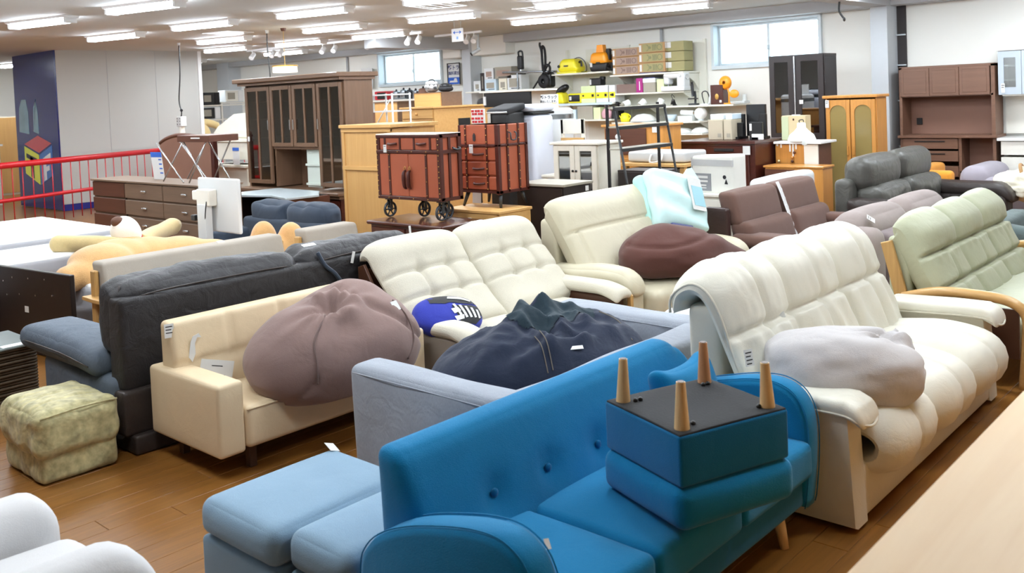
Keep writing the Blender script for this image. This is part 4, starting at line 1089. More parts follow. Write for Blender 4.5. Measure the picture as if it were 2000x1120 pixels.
# ------------------------------------------------------------------ white glazed cabinet
t = T('cabinet', 'small ivory cabinet with two glazed doors and black knobs', 'cabinet', (8.3, 6.2, 0))
wp('carcass', join(bx(8.32, 8.74, 6.2, 6.22, 0, 1.328), bx(8.32, 8.74, 6.82, 6.84, 0, 1.328), bx(8.72, 8.735, 6.21, 6.83, .005, 1.325), bx(8.322, 8.73, 6.21, 6.83, .5, .719), bx(8.322, 8.73, 6.21, 6.83, .002, .04)), 'white_paintwood', t, False)
wp('top_board', bx(8.27, 8.77, 6.17, 6.87, 1.33, 1.36, .005), 'white_paintwood', t, False); wp('drawer', bx(8.3, 8.32, 6.22, 6.82, .52, .68, .004), 'white_paintwood', t, False)
for z in (.88, 1.03, 1.18): wp('shelf', bx(8.34, 8.72, 6.22, 6.82, z, z + .018), 'white_paintwood', t, False)
wp('interior_back', bx(8.70, 8.718, 6.22, 6.82, .72, 1.32), 'espresso', t, False)
for a, b, ky in ((6.215, 6.522, 6.5), (6.528, 6.835, 6.55)):
    d = wp('door', frame4(8.295, 8.319, a, b, .722, 1.325, .07, .07, .07, .065, .004), 'white_paintwood', t, False)
    mk('pane', bx(.006, .009, a + .07 - 6.2, b - .07 - 6.2, .79, 1.26), 'cab_glass', d); mk('knob', mv(blob(.014, .014, .014, 2, 8, 6), -.015, ky - 6.2, 1.03), 'black_pl', d)

# ------------------------------------------------------------------ black ladder rack
t = T('ladder_shelf', 'open black ladder rack with pale shelves and slanting posts', 'rack', (7.5, 5.1, 0))
for x in (7.5, 8.42):
    wp('post', bx(x - .012, x + .012, 5.45, 5.474, 0, 1.79), 'black_pl', t, False)
    wp('slanted_post', cyl((x, 5.38, 1.77), (x, 5.08, 0), .013, n=8), 'black_pl', t)
for z, y in ((1.765, 5.37), (1.57, 5.34), (1.35, 5.3), (.88, 5.22)):
    wp('shelf', bx(7.5, 8.42, y, 5.46, z - .018, z, .002), 'grey_card', t, False); wp('shelf_edge', bx(7.49, 8.43, y - .008, y, z - .035, z - .004), 'black_pl', t, False)

# ------------------------------------------------------------------ things between the rack and the wall shelf
t = T('chair', 'white painted chair back standing left of the oak chest', 'chair', (9.0, 6.72, 0))
for y in (6.78, 7.1): wp('rear_post', bx(9.0, 9.035, y - .02, y + .02, 0, 1.6, .004), 'white_paintwood', t, False)
wp('back_panel', bx(9.0, 9.02, 6.76, 7.12, 1.42, 1.6, .004), 'white_paintwood', t, False); wp('slat', bx(8.995, 9.02, 6.76, 7.12, 1.34, 1.37), 'pale_oak_y', t, False); wp('back_panel', bx(9.0, 9.02, 6.76, 7.12, 1.1, 1.32, .004), 'white_paintwood', t, False)
wp('seat', bx(8.6, 9.02, 6.74, 7.14, .9, .94, .01), 'white_paintwood', t, False)
for y in (6.78, 7.1): wp('leg', bx(8.62, 8.66, y - .02, y + .02, 0, .9), 'white_paintwood', t, False)
t.location.y += .16
t = T('chest', 'orange oak chest with round white knob behind the black rack', 'chest', (9.5, 6.1, 0))
wp('carcass', bx(9.52, 9.95, 6.1, 7.0, 0, 1.46), 'oak_orange', t, False); wp('top_board', bx(9.48, 9.97, 6.07, 7.03, 1.46, 1.49, .004), 'oak_orange', t, False)
d = wp('front_panel', bx(9.5, 9.52, 6.34, 6.98, 1.1, 1.44, .006), 'cocoa_wood', t, False, label='orange brown drop front'); mk('knob', mv(blob(.03, .04, .04, 2, 10, 8), -.02, .66, 1.33), 'white_pl', d)
wp('drawer', bx(9.5, 9.52, 6.14, 6.98, .6, 1.05, .006), 'oak_orange', t, False)
price_tag(t, 9.49, 6.2, 1.42, .07, .07, (R(90), 0, R(-90)), 0)
t.location += Vector((.35, .24, 0))
t = T('low_table', 'honey oak table with a square leg behind the rack', 'table', (8.5, 5.15, 0))
wp('table_top', bx(8.45, 9.1, 5.15, 6.05, 1.08, 1.12, .004), 'pale_oak_y', t, False)
for y in (5.2, 6.0): wp('leg', bx(8.48, 8.54, y - .03, y + .03, 0, 1.08), 'pale_oak_z', t, False); wp('leg', bx(9.0, 9.06, y - .03, y + .03, 0, 1.08), 'pale_oak_z', t, False)
wp('side_panel', bx(8.55, 9.0, 5.24, 5.96, .5, 1.05), 'grey_card', t, False)
t.location += Vector((.65, .42, 0)); t.scale = (1, 1, .945)
t = T('cabinet', 'small espresso box cabinet with white tag behind the ladder rack', 'cabinet', (8.05, 5.25, 0))
wp('carcass', bx(8.05, 8.4, 5.2, 5.78, 0, 1.08, .003), 'espresso', t, False); wp('door', bx(8.035, 8.05, 5.22, 5.76, .04, 1.06, .003), 'espresso', t, False); price_tag(t, 8.03, 5.32, 1.0, .04, .06, (R(90), 0, R(-90)), 1)
t.location += Vector((.57, .38, 0)); t.scale = (1, 1, .945)
t = T('bedding_bag', 'flat grey bedding bag with handles on the oak table', 'bag', (8.55, 5.18, 1.12))
wp('bag_body', soft(8.55, 9.05, 5.2, 6.0, 1.125, 1.25, .03, 8), plain('vinyl_grey', 'bfc0c0', .3, bump=.3, bs=20), t); wp('handle', tube([(8.54, 5.5, 1.22), (8.5, 5.5, 1.15), (8.5, 5.65, 1.13), (8.54, 5.65, 1.22)], .012, 6, 3), 'paper', t)
t.location += Vector((.65, .42, -.06))
t = T('bedding_bag', 'upright grey and white bedding pack with printed front', 'bag', (8.36, 4.56, .832), R(-8))
mk('bag_body', soft(0, .24, 0, .52, 0, .4, .03, 8, fn=lambda x, y, z: Vector((x, y, z - .04 * y))), plain('pack_white', 'e9e9e2', .35), t, smooth=True)
mk('zip_band', bx(-.004, .2, 0.002, .518, .28, .345), 'vinyl_grey', t); mk('side_gusset', bx(.0, .235, .515, .526, .02, .36), 'vinyl_grey', t)
mk('printed_panel', bx(-.005, .0, .27, .5, .02, .2), plain('print_grey', '8a8c90', .6), t); mk('print', join(bx(-.008, -.005, .31, .47, .15, .175), bx(-.008, -.005, .31, .44, .11, .13), bx(-.008, -.005, .33, .47, .07, .085), bx(-.008, -.005, .33, .45, .045, .055)), 'paper', t)
mk('emblem', ext([(.06, .1), (.1, .1), (.08, .15)], 'x', -.006, -.001), 'ink', t); mk('emblem', mv(cyl((-.006, 0, 0), (-.001, 0, 0), .02, n=14), 0, .1, .17), 'ink', t)
t = T('drawer_cabinet', 'low white cabinet under the printed bedding pack', 'cabinet', (7.9, 4.2, 0))
wp('carcass', bx(7.92, 8.4, 4.25, 4.8, 0, .85), 'white_lacquer', t, False); wp('top_board', bx(7.88, 8.42, 4.22, 4.82, .85, .88, .004), 'white_lacquer', t, False); wp('drawer', bx(7.9, 7.92, 4.28, 4.78, .5, .82, .004), 'white_lacquer', t, False)
t.location += Vector((.41, .22, 0)); t.scale = (1, 1, .945)
t = T('sofa', 'white sofa back showing just behind the brown fabric sofa', 'sofa', (9.0, 4.5, 0))
wp('backrest', soft(8.9, 10.2, 4.5, 4.68, .0, .93, .06, 12, puff=(0, .02, .015)), 'white_pl', t); wp('seat', soft(8.9, 10.2, 4.66, 5.05, .0, .42, .06, 8), 'white_pl', t)

# ------------------------------------------------------------------ right-hand group before the window wall
t = T('cabinet', 'dark mahogany cabinet with black slot handles carrying the monitors', 'cabinet', (10.5, 5.4, 0))
wp('carcass', bx(10.52, 11.3, 5.42, 6.5, .35, 1.2), 'walnut_red', t, False); wp('top_board', bx(10.48, 11.32, 5.4, 6.54, 1.2, 1.235, .005), 'walnut_red', t, False); wp('plinth', bx(10.5, 11.3, 5.4, 6.52, 0, .35), 'grey_oak_y', t, False)
d = wp('door', bx(10.5, 10.52, 5.5, 6.1, .5, 1.17, .006), 'walnut_red', t, False)
for z in (1.1, .62): mk('handle', bx(-.012, .0, .3, .58, z, z + .04, .008), 'black_pl', d)
price_tag(t, 10.49, 5.52, 1.12, .1, .11, (R(90), 0, R(-90)), 0)
t = T('chest', 'orange brown chest with a dripping white painted top', 'chest', (11.0, 4.8, 0))
wp('carcass', bx(11.02, 11.4, 4.82, 5.38, .5, 1.17), 'cocoa_wood', t, False); wp('front_panel', bx(11.0, 11.02, 5.0, 5.38, .92, 1.16), 'oak_orange', t, False); wp('white_side', bx(11.0, 11.02, 4.82, 5.0, .75, 1.16), 'white_lacquer', t, False)
wp('top_board', bx(10.96, 11.44, 4.76, 5.39, 1.17, 1.2, .004), 'white_gloss', t, False); wp('plinth', bx(11.04, 11.4, 4.84, 5.38, 0, .5), 'cocoa_wood', t, False)
for y, l in ((5.35, .03), (5.3, .05), (5.18, .1), (5.14, .16), (5.1, .07)): wp('paint_drip', soft(10.985, 11.0, y - .01, y + .01, 1.17 - l, 1.18, .005, 2), 'white_gloss', t)
for y, z, m in ((5.12, 1.06, 'cocoa_wood'), (5.15, 1.0, 'oak_orange'), (5.15, .95, 'cocoa_wood'), (5.33, .95, 'brass_knob')): knob(t, 10.98, y, z, m, .018)
t = T('cabinet', 'small orange wooden cabinet with white tag in front of the dripping chest', 'cabinet', (10.7, 4.7, 0))
wp('carcass', bx(10.62, 10.9, 4.6, 5.34, 0, .9), 'oak_orange', t, False); wp('top_board', bx(10.6, 10.92, 4.58, 5.36, .9, .925, .004), 'oak_orange', t, False); wp('door', bx(10.605, 10.62, 4.95, 5.34, .3, .88, .004), 'cocoa_wood', t, False); price_tag(t, 10.6, 5.02, .83, .06, .06, (R(90), 0, R(-90)), 0)

t = T('display_cabinet', 'oak cabinet with two arched glass doors', 'cabinet', (12.0, 4.45, 0))
wp('carcass', join(bx(12.02, 12.36, 4.46, 4.48, 0, 1.708), bx(12.02, 12.36, 5.12, 5.14, 0, 1.708), bx(12.34, 12.355, 4.47, 5.13, .002, 1.705)), 'oak_orange', t, False)
wp('top_board', bx(11.97, 12.4, 4.43, 5.17, 1.71, 1.75, .008), 'oak_orange', t, False)
wp('interior_back', bx(12.32, 12.338, 4.49, 5.11, .02, 1.7), plain('olive_cloth', 'c2ac72', .8), t, False)
def arch(a, b, lo, hi, n=9):
    m, r = (a + b) / 2, (b - a) / 2
    return [(m + r * math.cos(math.pi * k / n), hi - .1 + .1 * math.sin(math.pi * k / n)) for k in range(n + 1)]
for a, b in ((4.475, 4.795), (4.805, 5.125)):
    f = .05; A = arch(a + f, b - f, .1, 1.62)
    G = [bx(11.99, 12.02, a, a + f, .05, 1.69, .004), bx(11.99, 12.02, b - f, b, .05, 1.69, .004), bx(11.99, 12.02, a, b, .05, .12, .004)]
    for k in range(len(A) - 1):
        (p, z), (q, w) = A[k], A[k + 1]; G.append(ext([(q, w), (p, z), (p, 1.69), (q, 1.69)], 'x', 11.99, 12.02))
    d = wp('door', join(*G), 'oak_orange', t, False); mk('pane', bx(.004, .008, a + f - 4.45, b - f - 4.45, .1, 1.62), plain('bronze_pane', '8f7c4c', .18, var=.12, vs=3), d)
    mk('handle', bx(-.03, -.01, (.31 if a < 4.6 else .39) - .012, (.31 if a < 4.6 else .39) + .012, .95, 1.08, .008), 'oak_orange', d)
price_tag(t, 11.97, 5.1, 1.64, .05, .1, (R(90), 0, R(-90)), 2)

t = T('display_cabinet', 'tall near-black cabinet with two smoked glass doors', 'cabinet', (13.0, 5.57, 0))
wp('carcass', join(bx(13.02, 13.45, 5.57, 5.6, 0, 2.318), bx(13.02, 13.45, 6.4, 6.43, 0, 2.318), bx(13.43, 13.445, 5.58, 6.42, .002, 2.318), bx(13.018, 13.452, 5.568, 6.432, 2.32, 2.36)), 'espresso', t, False)
for z in (1.2, 1.55, 1.85, 2.1): wp('shelf', bx(13.06, 13.42, 5.6, 6.4, z, z + .02), 'espresso', t, False)
wp('silver_strip', bx(12.985, 13.02, 6.01, 6.03, 1.1, 2.34), 'silver', t, False)
for a, b in ((5.58, 6.0), (6.04, 6.42)):
    d = wp('door', frame4(12.99, 13.018, a, b, 1.0, 2.34, .08, .08, .2, .08), 'espresso', t, False)
    mk('pane', bx(.0, .004, a + .08 - 5.57, b - .08 - 5.57, 1.2, 2.26), 'dark_glass', d)
wp('lower_shelf', bx(13.05, 13.4, 5.6, 6.4, .6, .62), 'espresso', t, False)
price_tag(t, 12.98, 5.92, 1.66, .06, .06, (R(90), 0, R(-90)), 0)

t = T('hutch', 'brown kitchen hutch with three upper doors and open counter', 'hutch', (14.05, 3.57, 0))
wp('carcass', join(bx(14.06, 14.46, 3.58, 3.63, 1.1, 2.1), bx(14.06, 14.46, 4.84, 4.88, 1.1, 2.1), bx(14.06, 14.46, 3.58, 4.88, 2.07, 2.11)), 'hutch_wood', t, False)
wp('back_panel', bx(14.44, 14.465, 3.6, 4.86, .1, 2.08), 'plum_back', t, False); wp('cupboard_floor', bx(14.06, 14.46, 3.6, 4.86, 1.66, 1.69), 'hutch_wood', t, False)
for a, b in ((3.64, 4.04), (4.045, 4.445), (4.45, 4.85)): wp('door', join(bx(14.04, 14.06, a, b, 1.67, 2.08, .004), bx(14.034, 14.04, a + .04, b - .04, 1.71, 2.04, .004)), 'hutch_wood', t, False)
wp('counter', bx(14.0, 14.48, 3.55, 4.9, 1.06, 1.1, .004), 'hutch_wood', t, False)
wp('base_carcass', join(bx(14.06, 14.46, 3.58, 3.62, 0, 1.06), bx(14.06, 14.46, 4.03, 4.07, 0, 1.06), bx(14.06, 14.46, 4.84, 4.88, 0, 1.06), bx(14.06, 14.46, 3.6, 4.86, .0, .05), bx(14.06, 14.46, 3.6, 4.06, .55, .58)), 'hutch_wood', t, False)
for z in (.9, .72, .5, .28, .06):
    d = wp('drawer', bx(14.04, 14.46, 4.075, 4.84, z, z + .15, .004), 'hutch_wood', t, False); mk('handle', bx(-.02, -.008, .68, 1.1, z + .1, z + .115), 'black_pl', d)
wp('socket', bx(14.42, 14.44, 4.68, 4.76, 1.24, 1.34, .004), 'black_pl', t, False)
t = T('hutch', 'white kitchen hutch with frosted glass door at the picture edge', 'hutch', (14.05, 2.6, 0))
wp('upper_cabinet', join(bx(14.1, 14.46, 2.6, 3.54, 2.2, 2.27), bx(14.1, 14.46, 3.5, 3.54, 1.64, 2.25), bx(14.44, 14.46, 2.6, 3.54, 1.1, 2.25), bx(14.1, 14.46, 2.6, 3.54, 1.64, 1.66)), 'white_lacquer', t, False)
wp('cornice', bx(14.06, 14.47, 2.58, 3.56, 2.27, 2.31), 'white_gloss', t, False)
for z in (1.85, 2.05): wp('shelf', bx(14.12, 14.44, 2.6, 3.5, z, z + .02), 'white_lacquer', t, False)
d = wp('door', frame4(14.08, 14.098, 3.25, 3.54, 1.66, 2.26, .07, .07, .1, .09), plain('pale_bluegrey', 'b9c4cf', .4), t, False)
mk('pane', bx(.04, .044, .72, .87, 1.76, 2.17), glass('frost', 'dfe4e4', .25, .4), d); wp('door', bx(14.08, 14.1, 2.9, 3.245, 1.66, 2.26), 'pale_bluegrey', t, False)
wp('counter', bx(14.02, 14.47, 2.58, 3.56, 1.02, 1.06), 'white_gloss', t, False)
for z in (.82, .6, .3, .05): wp('drawer', bx(14.06, 14.46, 2.6, 3.52, z, z + .19, .004), 'white_lacquer', t, False)
price_tag(t, 14.07, 3.48, 1.75, .05, .13, (R(90), 0, R(-90)), 2)

# ------------------------------------------------------------------ long chest at the left
t = T('chest_of_drawers', 'long low grey-brown chest of drawers with silver pull handles', 'chest', (5.65, 10.0, 0))
wp('carcass', bx(5.67, 6.12, 10.0, 13.06, 0, .98), 'grey_oak_y', t, False); wp('top_board', bx(5.63, 6.14, 9.98, 13.08, .98, 1.005, .003), 'grey_oak_y', t, False)
for r_, z in enumerate((.775, .555, .33, .1)):
    wp('drawer', bx(5.645, 5.67, 12.1, 13.05, z, z + .195, .004), 'cocoa_wood', t, False)
    for a in (10.02, 11.06):
        d = wp('drawer', bx(5.645, 5.67, a, a + 1.02, z, z + .195, .004), 'grey_oak_y', t, False)
        mk('handle', soft(-.03, 0, a + .42 - 10, a + .54 - 10, z + .085, z + .115, .012, 2), 'silver', d, smooth=True)
wp('end_gap', bx(5.655, 5.672, 12.075, 12.1, 0, .98), 'espresso', t, False)
o = mk('leaflet_stand', join(mv(bx(-.001, .001, -.13, .13, 0, .37), ry=R(-6))), 'paper', None, (5.95, 11.7, 1.005), (0, 0, R(4))); tag(o, 'upright white price list with blue header on the long chest', 'sign')
mk('blue_header', mv(bx(-.0018, -.001, -.13, .13, .3, .37), ry=R(-6)), 'blue_ink', o)
mk('print', mv(join(*[bx(-.0018, -.001, -.11, -.04, z, z + .018) for z in (.08, .14, .2, .26)]), ry=R(-6)), 'blue_ink', o)

# arched headboard, folding tray, tilt table, white dresser
t = T('bed_headboard', 'reddish brown arched headboard standing behind the long chest', 'headboard', (7.2, 12.5, 0))
arc = [(12.5, .02), (14.1, .02), (14.1, 1.4), (13.9, 1.47), (13.6, 1.52), (13.3, 1.525), (13.0, 1.505), (12.7, 1.5), (12.5, 1.52)]
wp('board', ext(arc, 'x', 7.2, 7.25, .008), 'plum_back', t, False); wp('cap_rail', tube([(7.22, a, b) for a, b in arc[2:]], .035, 8, 3), 'cocoa_wood', t)
wp('side_post', bx(7.19, 7.27, 12.46, 12.54, 0, 1.5, .008), 'walnut_red', t, False)
t = T('tray_table', 'folding tray table with crossed steel legs on the chest', 'table', (5.9, 10.2, 1.006))
wp('tray', join(bx(5.72, 6.12, 10.0, 10.75, 1.52, 1.6, .004)), 'cocoa_wood', t, False)
wp('slot', bx(5.71, 5.718, 10.2, 10.4, 1.56, 1.575), 'paper', t, False)
for x in (5.75, 6.08):
    wp('leg', cyl((x, 11.35, 1.5), (x, 10.7, 1.012), .009, n=8), 'silver', t); wp('leg', cyl((x + .02, 10.7, 1.52), (x + .02, 11.25, 1.012), .009, n=8), 'silver', t)
    wp('leg', cyl((x, 10.65, 1.52), (x, 10.15, 1.012), .009, n=8), 'silver', t); wp('leg', cyl((x + .02, 10.15, 1.52), (x + .02, 10.6, 1.012), .009, n=8), 'silver', t)
t = T('tilt_table', 'white tilt-top table tipped upright on a white post', 'table', (4.95, 8.6, 0))
wp('table_top', soft(4.9, 4.94, 8.07, 8.84, .66, 1.21, .02, 4), 'white_pl', t); wp('post', bx(4.78, 4.86, 8.5, 8.66, 0, .95, .006), 'white_pl', t, False)
wp('bracket', join(bx(4.8, 4.9, 8.46, 8.7, .93, 1.1, .01), bx(4.82, 4.9, 8.65, 8.82, .98, 1.08, .01)), 'white_lacquer', t, False); wp('base_foot', bx(4.6, 5.1, 8.48, 8.68, 0, .05, .01), 'white_pl', t, False)
wp('cord', tube([(4.8, 8.5, .98), (4.78, 8.5, .85), (4.79, 8.52, .78)], .006, 6, 4), 'black_pl', t); wp('clip', join(bx(4.84, 4.9, 8.82, 8.9, .76, .82, .006), cyl((4.86, 8.66, .78), (4.86, 8.9, .78), .008, n=6)), 'black_pl', t, False)
t = T('dresser', 'distressed white wooden dresser with scalloped upper part', 'dresser', (7.9, 12.62, 0))
wp('upper_case', ext([(12.65, 1.1), (13.75, 1.1), (13.75, 1.5), (13.6, 1.62), (13.35, 1.72), (13.1, 1.82), (12.65, 1.84)], 'x', 7.95, 8.3), 'white_paintwood', t, False)
wp('shelf', bx(7.86, 8.3, 12.62, 13.7, 1.38, 1.42, .005), 'white_paintwood', t, False); wp('drawer', bx(7.925, 7.95, 12.7, 13.2, 1.45, 1.56, .006), 'white_paintwood', t, False); wp('side_panel', bx(7.9, 8.3, 12.65, 13.75, 1.1, 1.38), 'white_paintwood', t, False)
wp('counter', bx(7.8, 8.3, 12.62, 13.8, .98, 1.02, .005), 'white_paintwood', t, False); wp('base', bx(7.86, 8.3, 12.65, 13.75, 0, .98), 'white_paintwood', t, False)
o = mk('price_list', bx(7.78, 7.784, 12.72, 12.9, 1.03, 1.3), 'paper'); tag(o, 'white price list leaning on the distressed dresser', 'sign'); mk('blue_header', bx(7.776, 7.78, 12.72, 12.9, 1.25, 1.3), 'blue_ink', o)

# ------------------------------------------------------------------ corner desk and navy sofa
t = T('desk', 'corner desk with curved grey glass top behind the navy sofa', 'desk', (6.4, 9.6, 0))
wp('desk_top', ext([(6.45, 9.55), (6.9, 9.5), (7.2, 9.9), (7.25, 10.9), (6.6, 10.95), (6.45, 10.6), (6.6, 10.1)], 'z', .76, .79, .006), plain('grey_top', 'b9c4c8', .25), t, False)
wp('cabinet_end', bx(6.5, 7.1, 9.55, 9.62, 0, .76), 'cocoa_wood', t, False); wp('side_panel', bx(6.55, 7.15, 10.86, 10.9, 0, .76), 'espresso', t, False); wp('modesty_panel', bx(7.1, 7.13, 9.6, 10.88, .1, .76), 'espresso', t, False)
t = T('sofa', 'navy blue fabric sofa with loose back cushions, far behind the plush', 'sofa', (5.6, 8.0, 0))
wp('backrest', soft(5.95, 6.15, 8.15, 9.75, .0, .62, .05, 10), 'navy', t); wp('arm', soft(5.5, 6.1, 9.6, 9.85, .0, .5, .05, 8), 'navy', t); wp('arm', soft(5.5, 6.1, 8.0, 8.2, .1, .5, .05, 8), 'navy', t)
for a, b in ((8.2, 8.95), (8.93, 9.65)): wp('back_cushion', soft(6.0, 6.28, a, b, .5, .8, .09, 14, puff=(.03, .02, .03), fn=crumple(a, .04, 5)), 'navy', t)
wp('seat', soft(5.4, 6.0, 8.2, 9.6, .1, .4, .05, 8), 'navy', t)
o = mk('blanket', soft(5.35, 5.75, 7.35, 7.9, .0, .62, .06, 8, fn=crumple(3, .04, 4)), fabric('royal_navy', '2c3c66', .15), smooth=True); tag(o, 'royal blue upholstered seat between the wardrobe and the red dresser', 'stool')

# ------------------------------------------------------------------ beds and the plush
def bed(x0, x1, y0, y1, top, label, board=False):
    t = T('bed', label, 'bed', (x0, y0, 0))
    wp('bed_frame', bx(x0, x1, y0, y1, .08, .34, .01), 'espresso', t, False)
    for x in (x0 + .05, x1 - .1):
        for y in (y0 + .05, y1 - .1): wp('leg', bx(x, x + .05, y, y + .05, 0, .08), 'espresso', t, False)
    wp('mattress', soft(x0 + .03, x1 - .02, y0 + .02, y1 - .02, .34, top, .05, 10), 'mattress_grey', t); wp('mattress_top', soft(x0 + .04, x1 - .03, y0 + .03, y1 - .03, top - .06, top + .012, .035, 10), 'mattress_white', t)
    if board:
        f = wp('footboard', bx(x0 - .05, x0, y0 - .02, y1 + .05, .02, .55, .006), 'espresso', t, False)
        mk('bolt', join(*[mv(cyl((-.052, 0, 0), (-.05, 0, 0), .008, n=8), 0, a, z) for a, z in ((.5, .49), (.75, .49), (1.0, .48), (1.3, .45), (.85, .4), (1.15, .4), (1.45, .4), (.7, .33), (.9, .3))]), 'silver', f); mk('sticker', bx(-.053, -.051, 1.2, 1.28, .24, .31), 'paper', f)
bed(2.4, 4.55, 8.66, 9.6, .63, 'near white mattress bed beneath the sprawled plush dog')
bed(2.3, 4.5, 9.75, 11.8, .68, 'far white mattress bed in front of the red railing')
t = T('spare_mattress', 'low mattress hidden behind the greige sofa carrying the plush', 'mattress', (3.1, 7.2, 0)); wp('mattress', soft(3.2, 5.2, 7.15, 8.02, 0, .5, .05, 8), 'mattress_grey', t); wp('mattress_top', soft(3.22, 5.18, 7.17, 8.0, .46, .512, .03, 8), 'mattress_white', t)
t = T('headboard_panel', 'black-brown panel with bolt heads and a white sticker at the left', 'panel', (2.93, 7.25, 0), R(7)); mk('panel_board', bx(-.02, .02, -.02, 1.12, 0, .68, .006), 'espresso', t)
for a, z in ((.35, .62), (.6, .61), (.85, .6), (1.0, .56), (.25, .5), (.5, .48), (.75, .47), (.95, .45)): mk('bolt', mv(cyl((-.024, 0, 0), (-.02, 0, 0), .007, n=8), 0, a, z), 'silver', t)
mk('sticker', bx(-.0215, -.02, .62, .68, .33, .38), 'paper', t)
for y in (.05, 1.02): mk('foot_rail', bx(-.05, .1, y, y + .05, 0, .04), 'espresso', t)
plain('plush_tan', 'cfa168', .95, var=.12, vs=30, bump=.6, bs=120, sheen=.4); plain('plush_pale', 'd3bb84', .95, var=.1, vs=30, bump=.6, bs=120, sheen=.4); plain('plush_white', 'fbf7f0', .95, var=.04, bump=.5, bs=120, sheen=.4); plain('nose_brown', '5d3a28', .6)
t = T('plush_dog', 'huge tan plush dog with white muzzle sprawled on the bed', 'plush toy', (3.9, 7.9, .66))
def lump(pts, n=14):  # overlapping rounds grown into one body by the voxel remesh below
    return join(*[mv(blob(r[0], r[1], r[2], 2, 20, 14), *p) for p, r in pts])
body = lump([((3.3, 7.85, .56), (.22, .2, .13)), ((3.48, 7.95, .62), (.28, .3, .17)), ((3.7, 8.1, .64), (.28, .32, .15)), ((3.95, 8.1, .62), (.3, .3, .15)), ((4.2, 8.0, .6), (.3, .28, .15)), ((4.42, 7.85, .57), (.26, .24, .13)), ((4.65, 7.6, .56), (.26, .22, .12)),
    ((4.8, 7.5, .66), (.12, .14, .19)), ((5.1, 7.5, .63), (.12, .14, .17)), ((4.95, 7.55, .56), (.26, .16, .11)), ((3.14, 7.85, .54), (.09, .16, .12)), ((3.9, 8.4, .66), (.2, .2, .12))])
o = wp('body', body, 'plush_tan', t); md = o.modifiers.new('grow', 'REMESH'); md.mode = 'VOXEL'; md.voxel_size = .022; md.use_smooth_shade = True; sm = o.modifiers.new('soften', 'SMOOTH'); sm.iterations = 8; sm.factor = .6
for P, rr in (([(3.85, 8.3, .66), (3.72, 8.5, .7), (3.6, 8.72, .71), (3.5, 8.9, .71), (3.47, 8.95, .71)], [.1, .085, .078, .085, .05]), ([(4.05, 8.4, .66), (4.25, 8.6, .7), (4.45, 8.78, .71), (4.65, 8.94, .72), (4.74, 9.0, .73)], [.1, .085, .075, .09, .05])):
    wp('arm', tube(P, rr, 16, 6), 'plush_pale', t)
m_ = wp('muzzle', mv(blob(.13, .13, .165, 2.1, 24, 18), 3.93, 8.43, .79, rx=R(10), ry=R(-28)), 'plush_white', t); wp('nose', mv(blob(.06, .05, .05, 2, 16, 10), 3.84, 8.4, .905, rx=R(-20)), 'nose_brown', t)
wp('mouth', tube([(4.0, 8.36, .7), (4.04, 8.36, .74), (4.05, 8.4, .79)], .01, 6, 4), 'red_paint', t)

# ------------------------------------------------------------------ stair railing
t = T('railing', 'bright red stair railing with thin red balusters', 'railing', (5.75, 16.8, 0))
a0, b0 = Vector((5.2, 16.5, 0)), Vector((9.65, 18.0, 0))
a0 = Vector((4.6, 16.4, 0)); b0 = Vector((9.55, 18.45, 0)); dv = (b0 - a0)
for z, r_ in ((1.1, .055), (.5, .035)):
    wp('rail', cyl(a0 + Vector((0, 0, z)), b0 + Vector((0, 0, z)), r_, n=12), 'red_paint', t)
for k in range(26):
    p = a0 + dv * (k / 25.0); wp('baluster', cyl(p + Vector((0, 0, .02)), p + Vector((0, 0, 1.1)), .009, n=6), 'red_paint', t)
wp('post', bx(b0.x - .04, b0.x + .04, b0.y - .04, b0.y + .04, 0, 1.14, .006), 'red_paint', t, False); c0 = Vector((11.6, 17.9, 0))
wp('rail', cyl(b0 + Vector((0, 0, 1.1)), c0 + Vector((0, 0, 1.1)), .045, n=12), 'red_paint', t); wp('rail', cyl(b0 + Vector((0, 0, .5)), c0 + Vector((0, 0, .5)), .03, n=12), 'red_paint', t)
for k in range(1, 10):
    p = b0 + (c0 - b0) * (k / 9.0); wp('baluster', cyl(p + Vector((0, 0, .02)), p + Vector((0, 0, 1.1)), .009, n=6), 'red_paint', t)

# ------------------------------------------------------------------ wooden sideboard top in the near corner
t = T('sideboard', 'pale pine sideboard top close to the camera in the corner', 'sideboard', (1.2, -.2, 0))
wp('top_board', bx(.9, 5.2, -.35, .68, .975, 1.005, .006), 'pine', t, False); wp('carcass', bx(1.0, 5.1, -.3, .6, .08, .975), 'pale_oak_y', t, False)
for i in range(5): wp('door', bx(1.03 + i * .81, 1.82 + i * .81, .6, .62, .12, .95, .004), 'pale_oak_z', t, False)
for x in (1.05, 5.0): wp('plinth', bx(x, x + .06, -.28, .58, 0, .08), 'pale_oak_y', t, False)
# ================================================================== smaller things
plain('pale_blue0', '7fa6dc', .5); plain('poster_blue', '131b62', .2, var=.25, vs=.8)
plain('logo_yellow', 'dfe04a', .3); plain('logo_red', 'c2494c', .3); plain('logo_blue', '3f6fae', .3); plain('logo_dark', '2b2c3c', .4)
plain('yellow_pl', 'f1e52e', .35, var=.05); plain('orange_pl', 'f79f22', .35, var=.05); plain('carton', 'b08a60', .8, var=.06); plain('carton_grey', 'a89083', .8, var=.06); plain('carton_print', '7f6a62', .8); plain('carton_green', '8f8f64', .8)
plain('steel', 'a7adb3', .25, .9); plain('pale_green', 'dbe9b4', .4); plain('purple_pl', 'a11878', .35); plain('navy_pl', '2a3270', .4); plain('black_soft', '1b1b1f', .7, bump=.2, bs=60); plain('beige_pl', 'bdb39d', .5)
plain('pink_pl', 'dcaab4', .5); plain('clear_pl', 'dfe6e6', .15, alpha=.45); plain('ivory', 'ece6d2', .5); plain('opal', 'f4f6f4', .3); plain('skin', 'c99a78', .6); plain('hair_black', '1a1416', .6, bump=.5, bs=60)
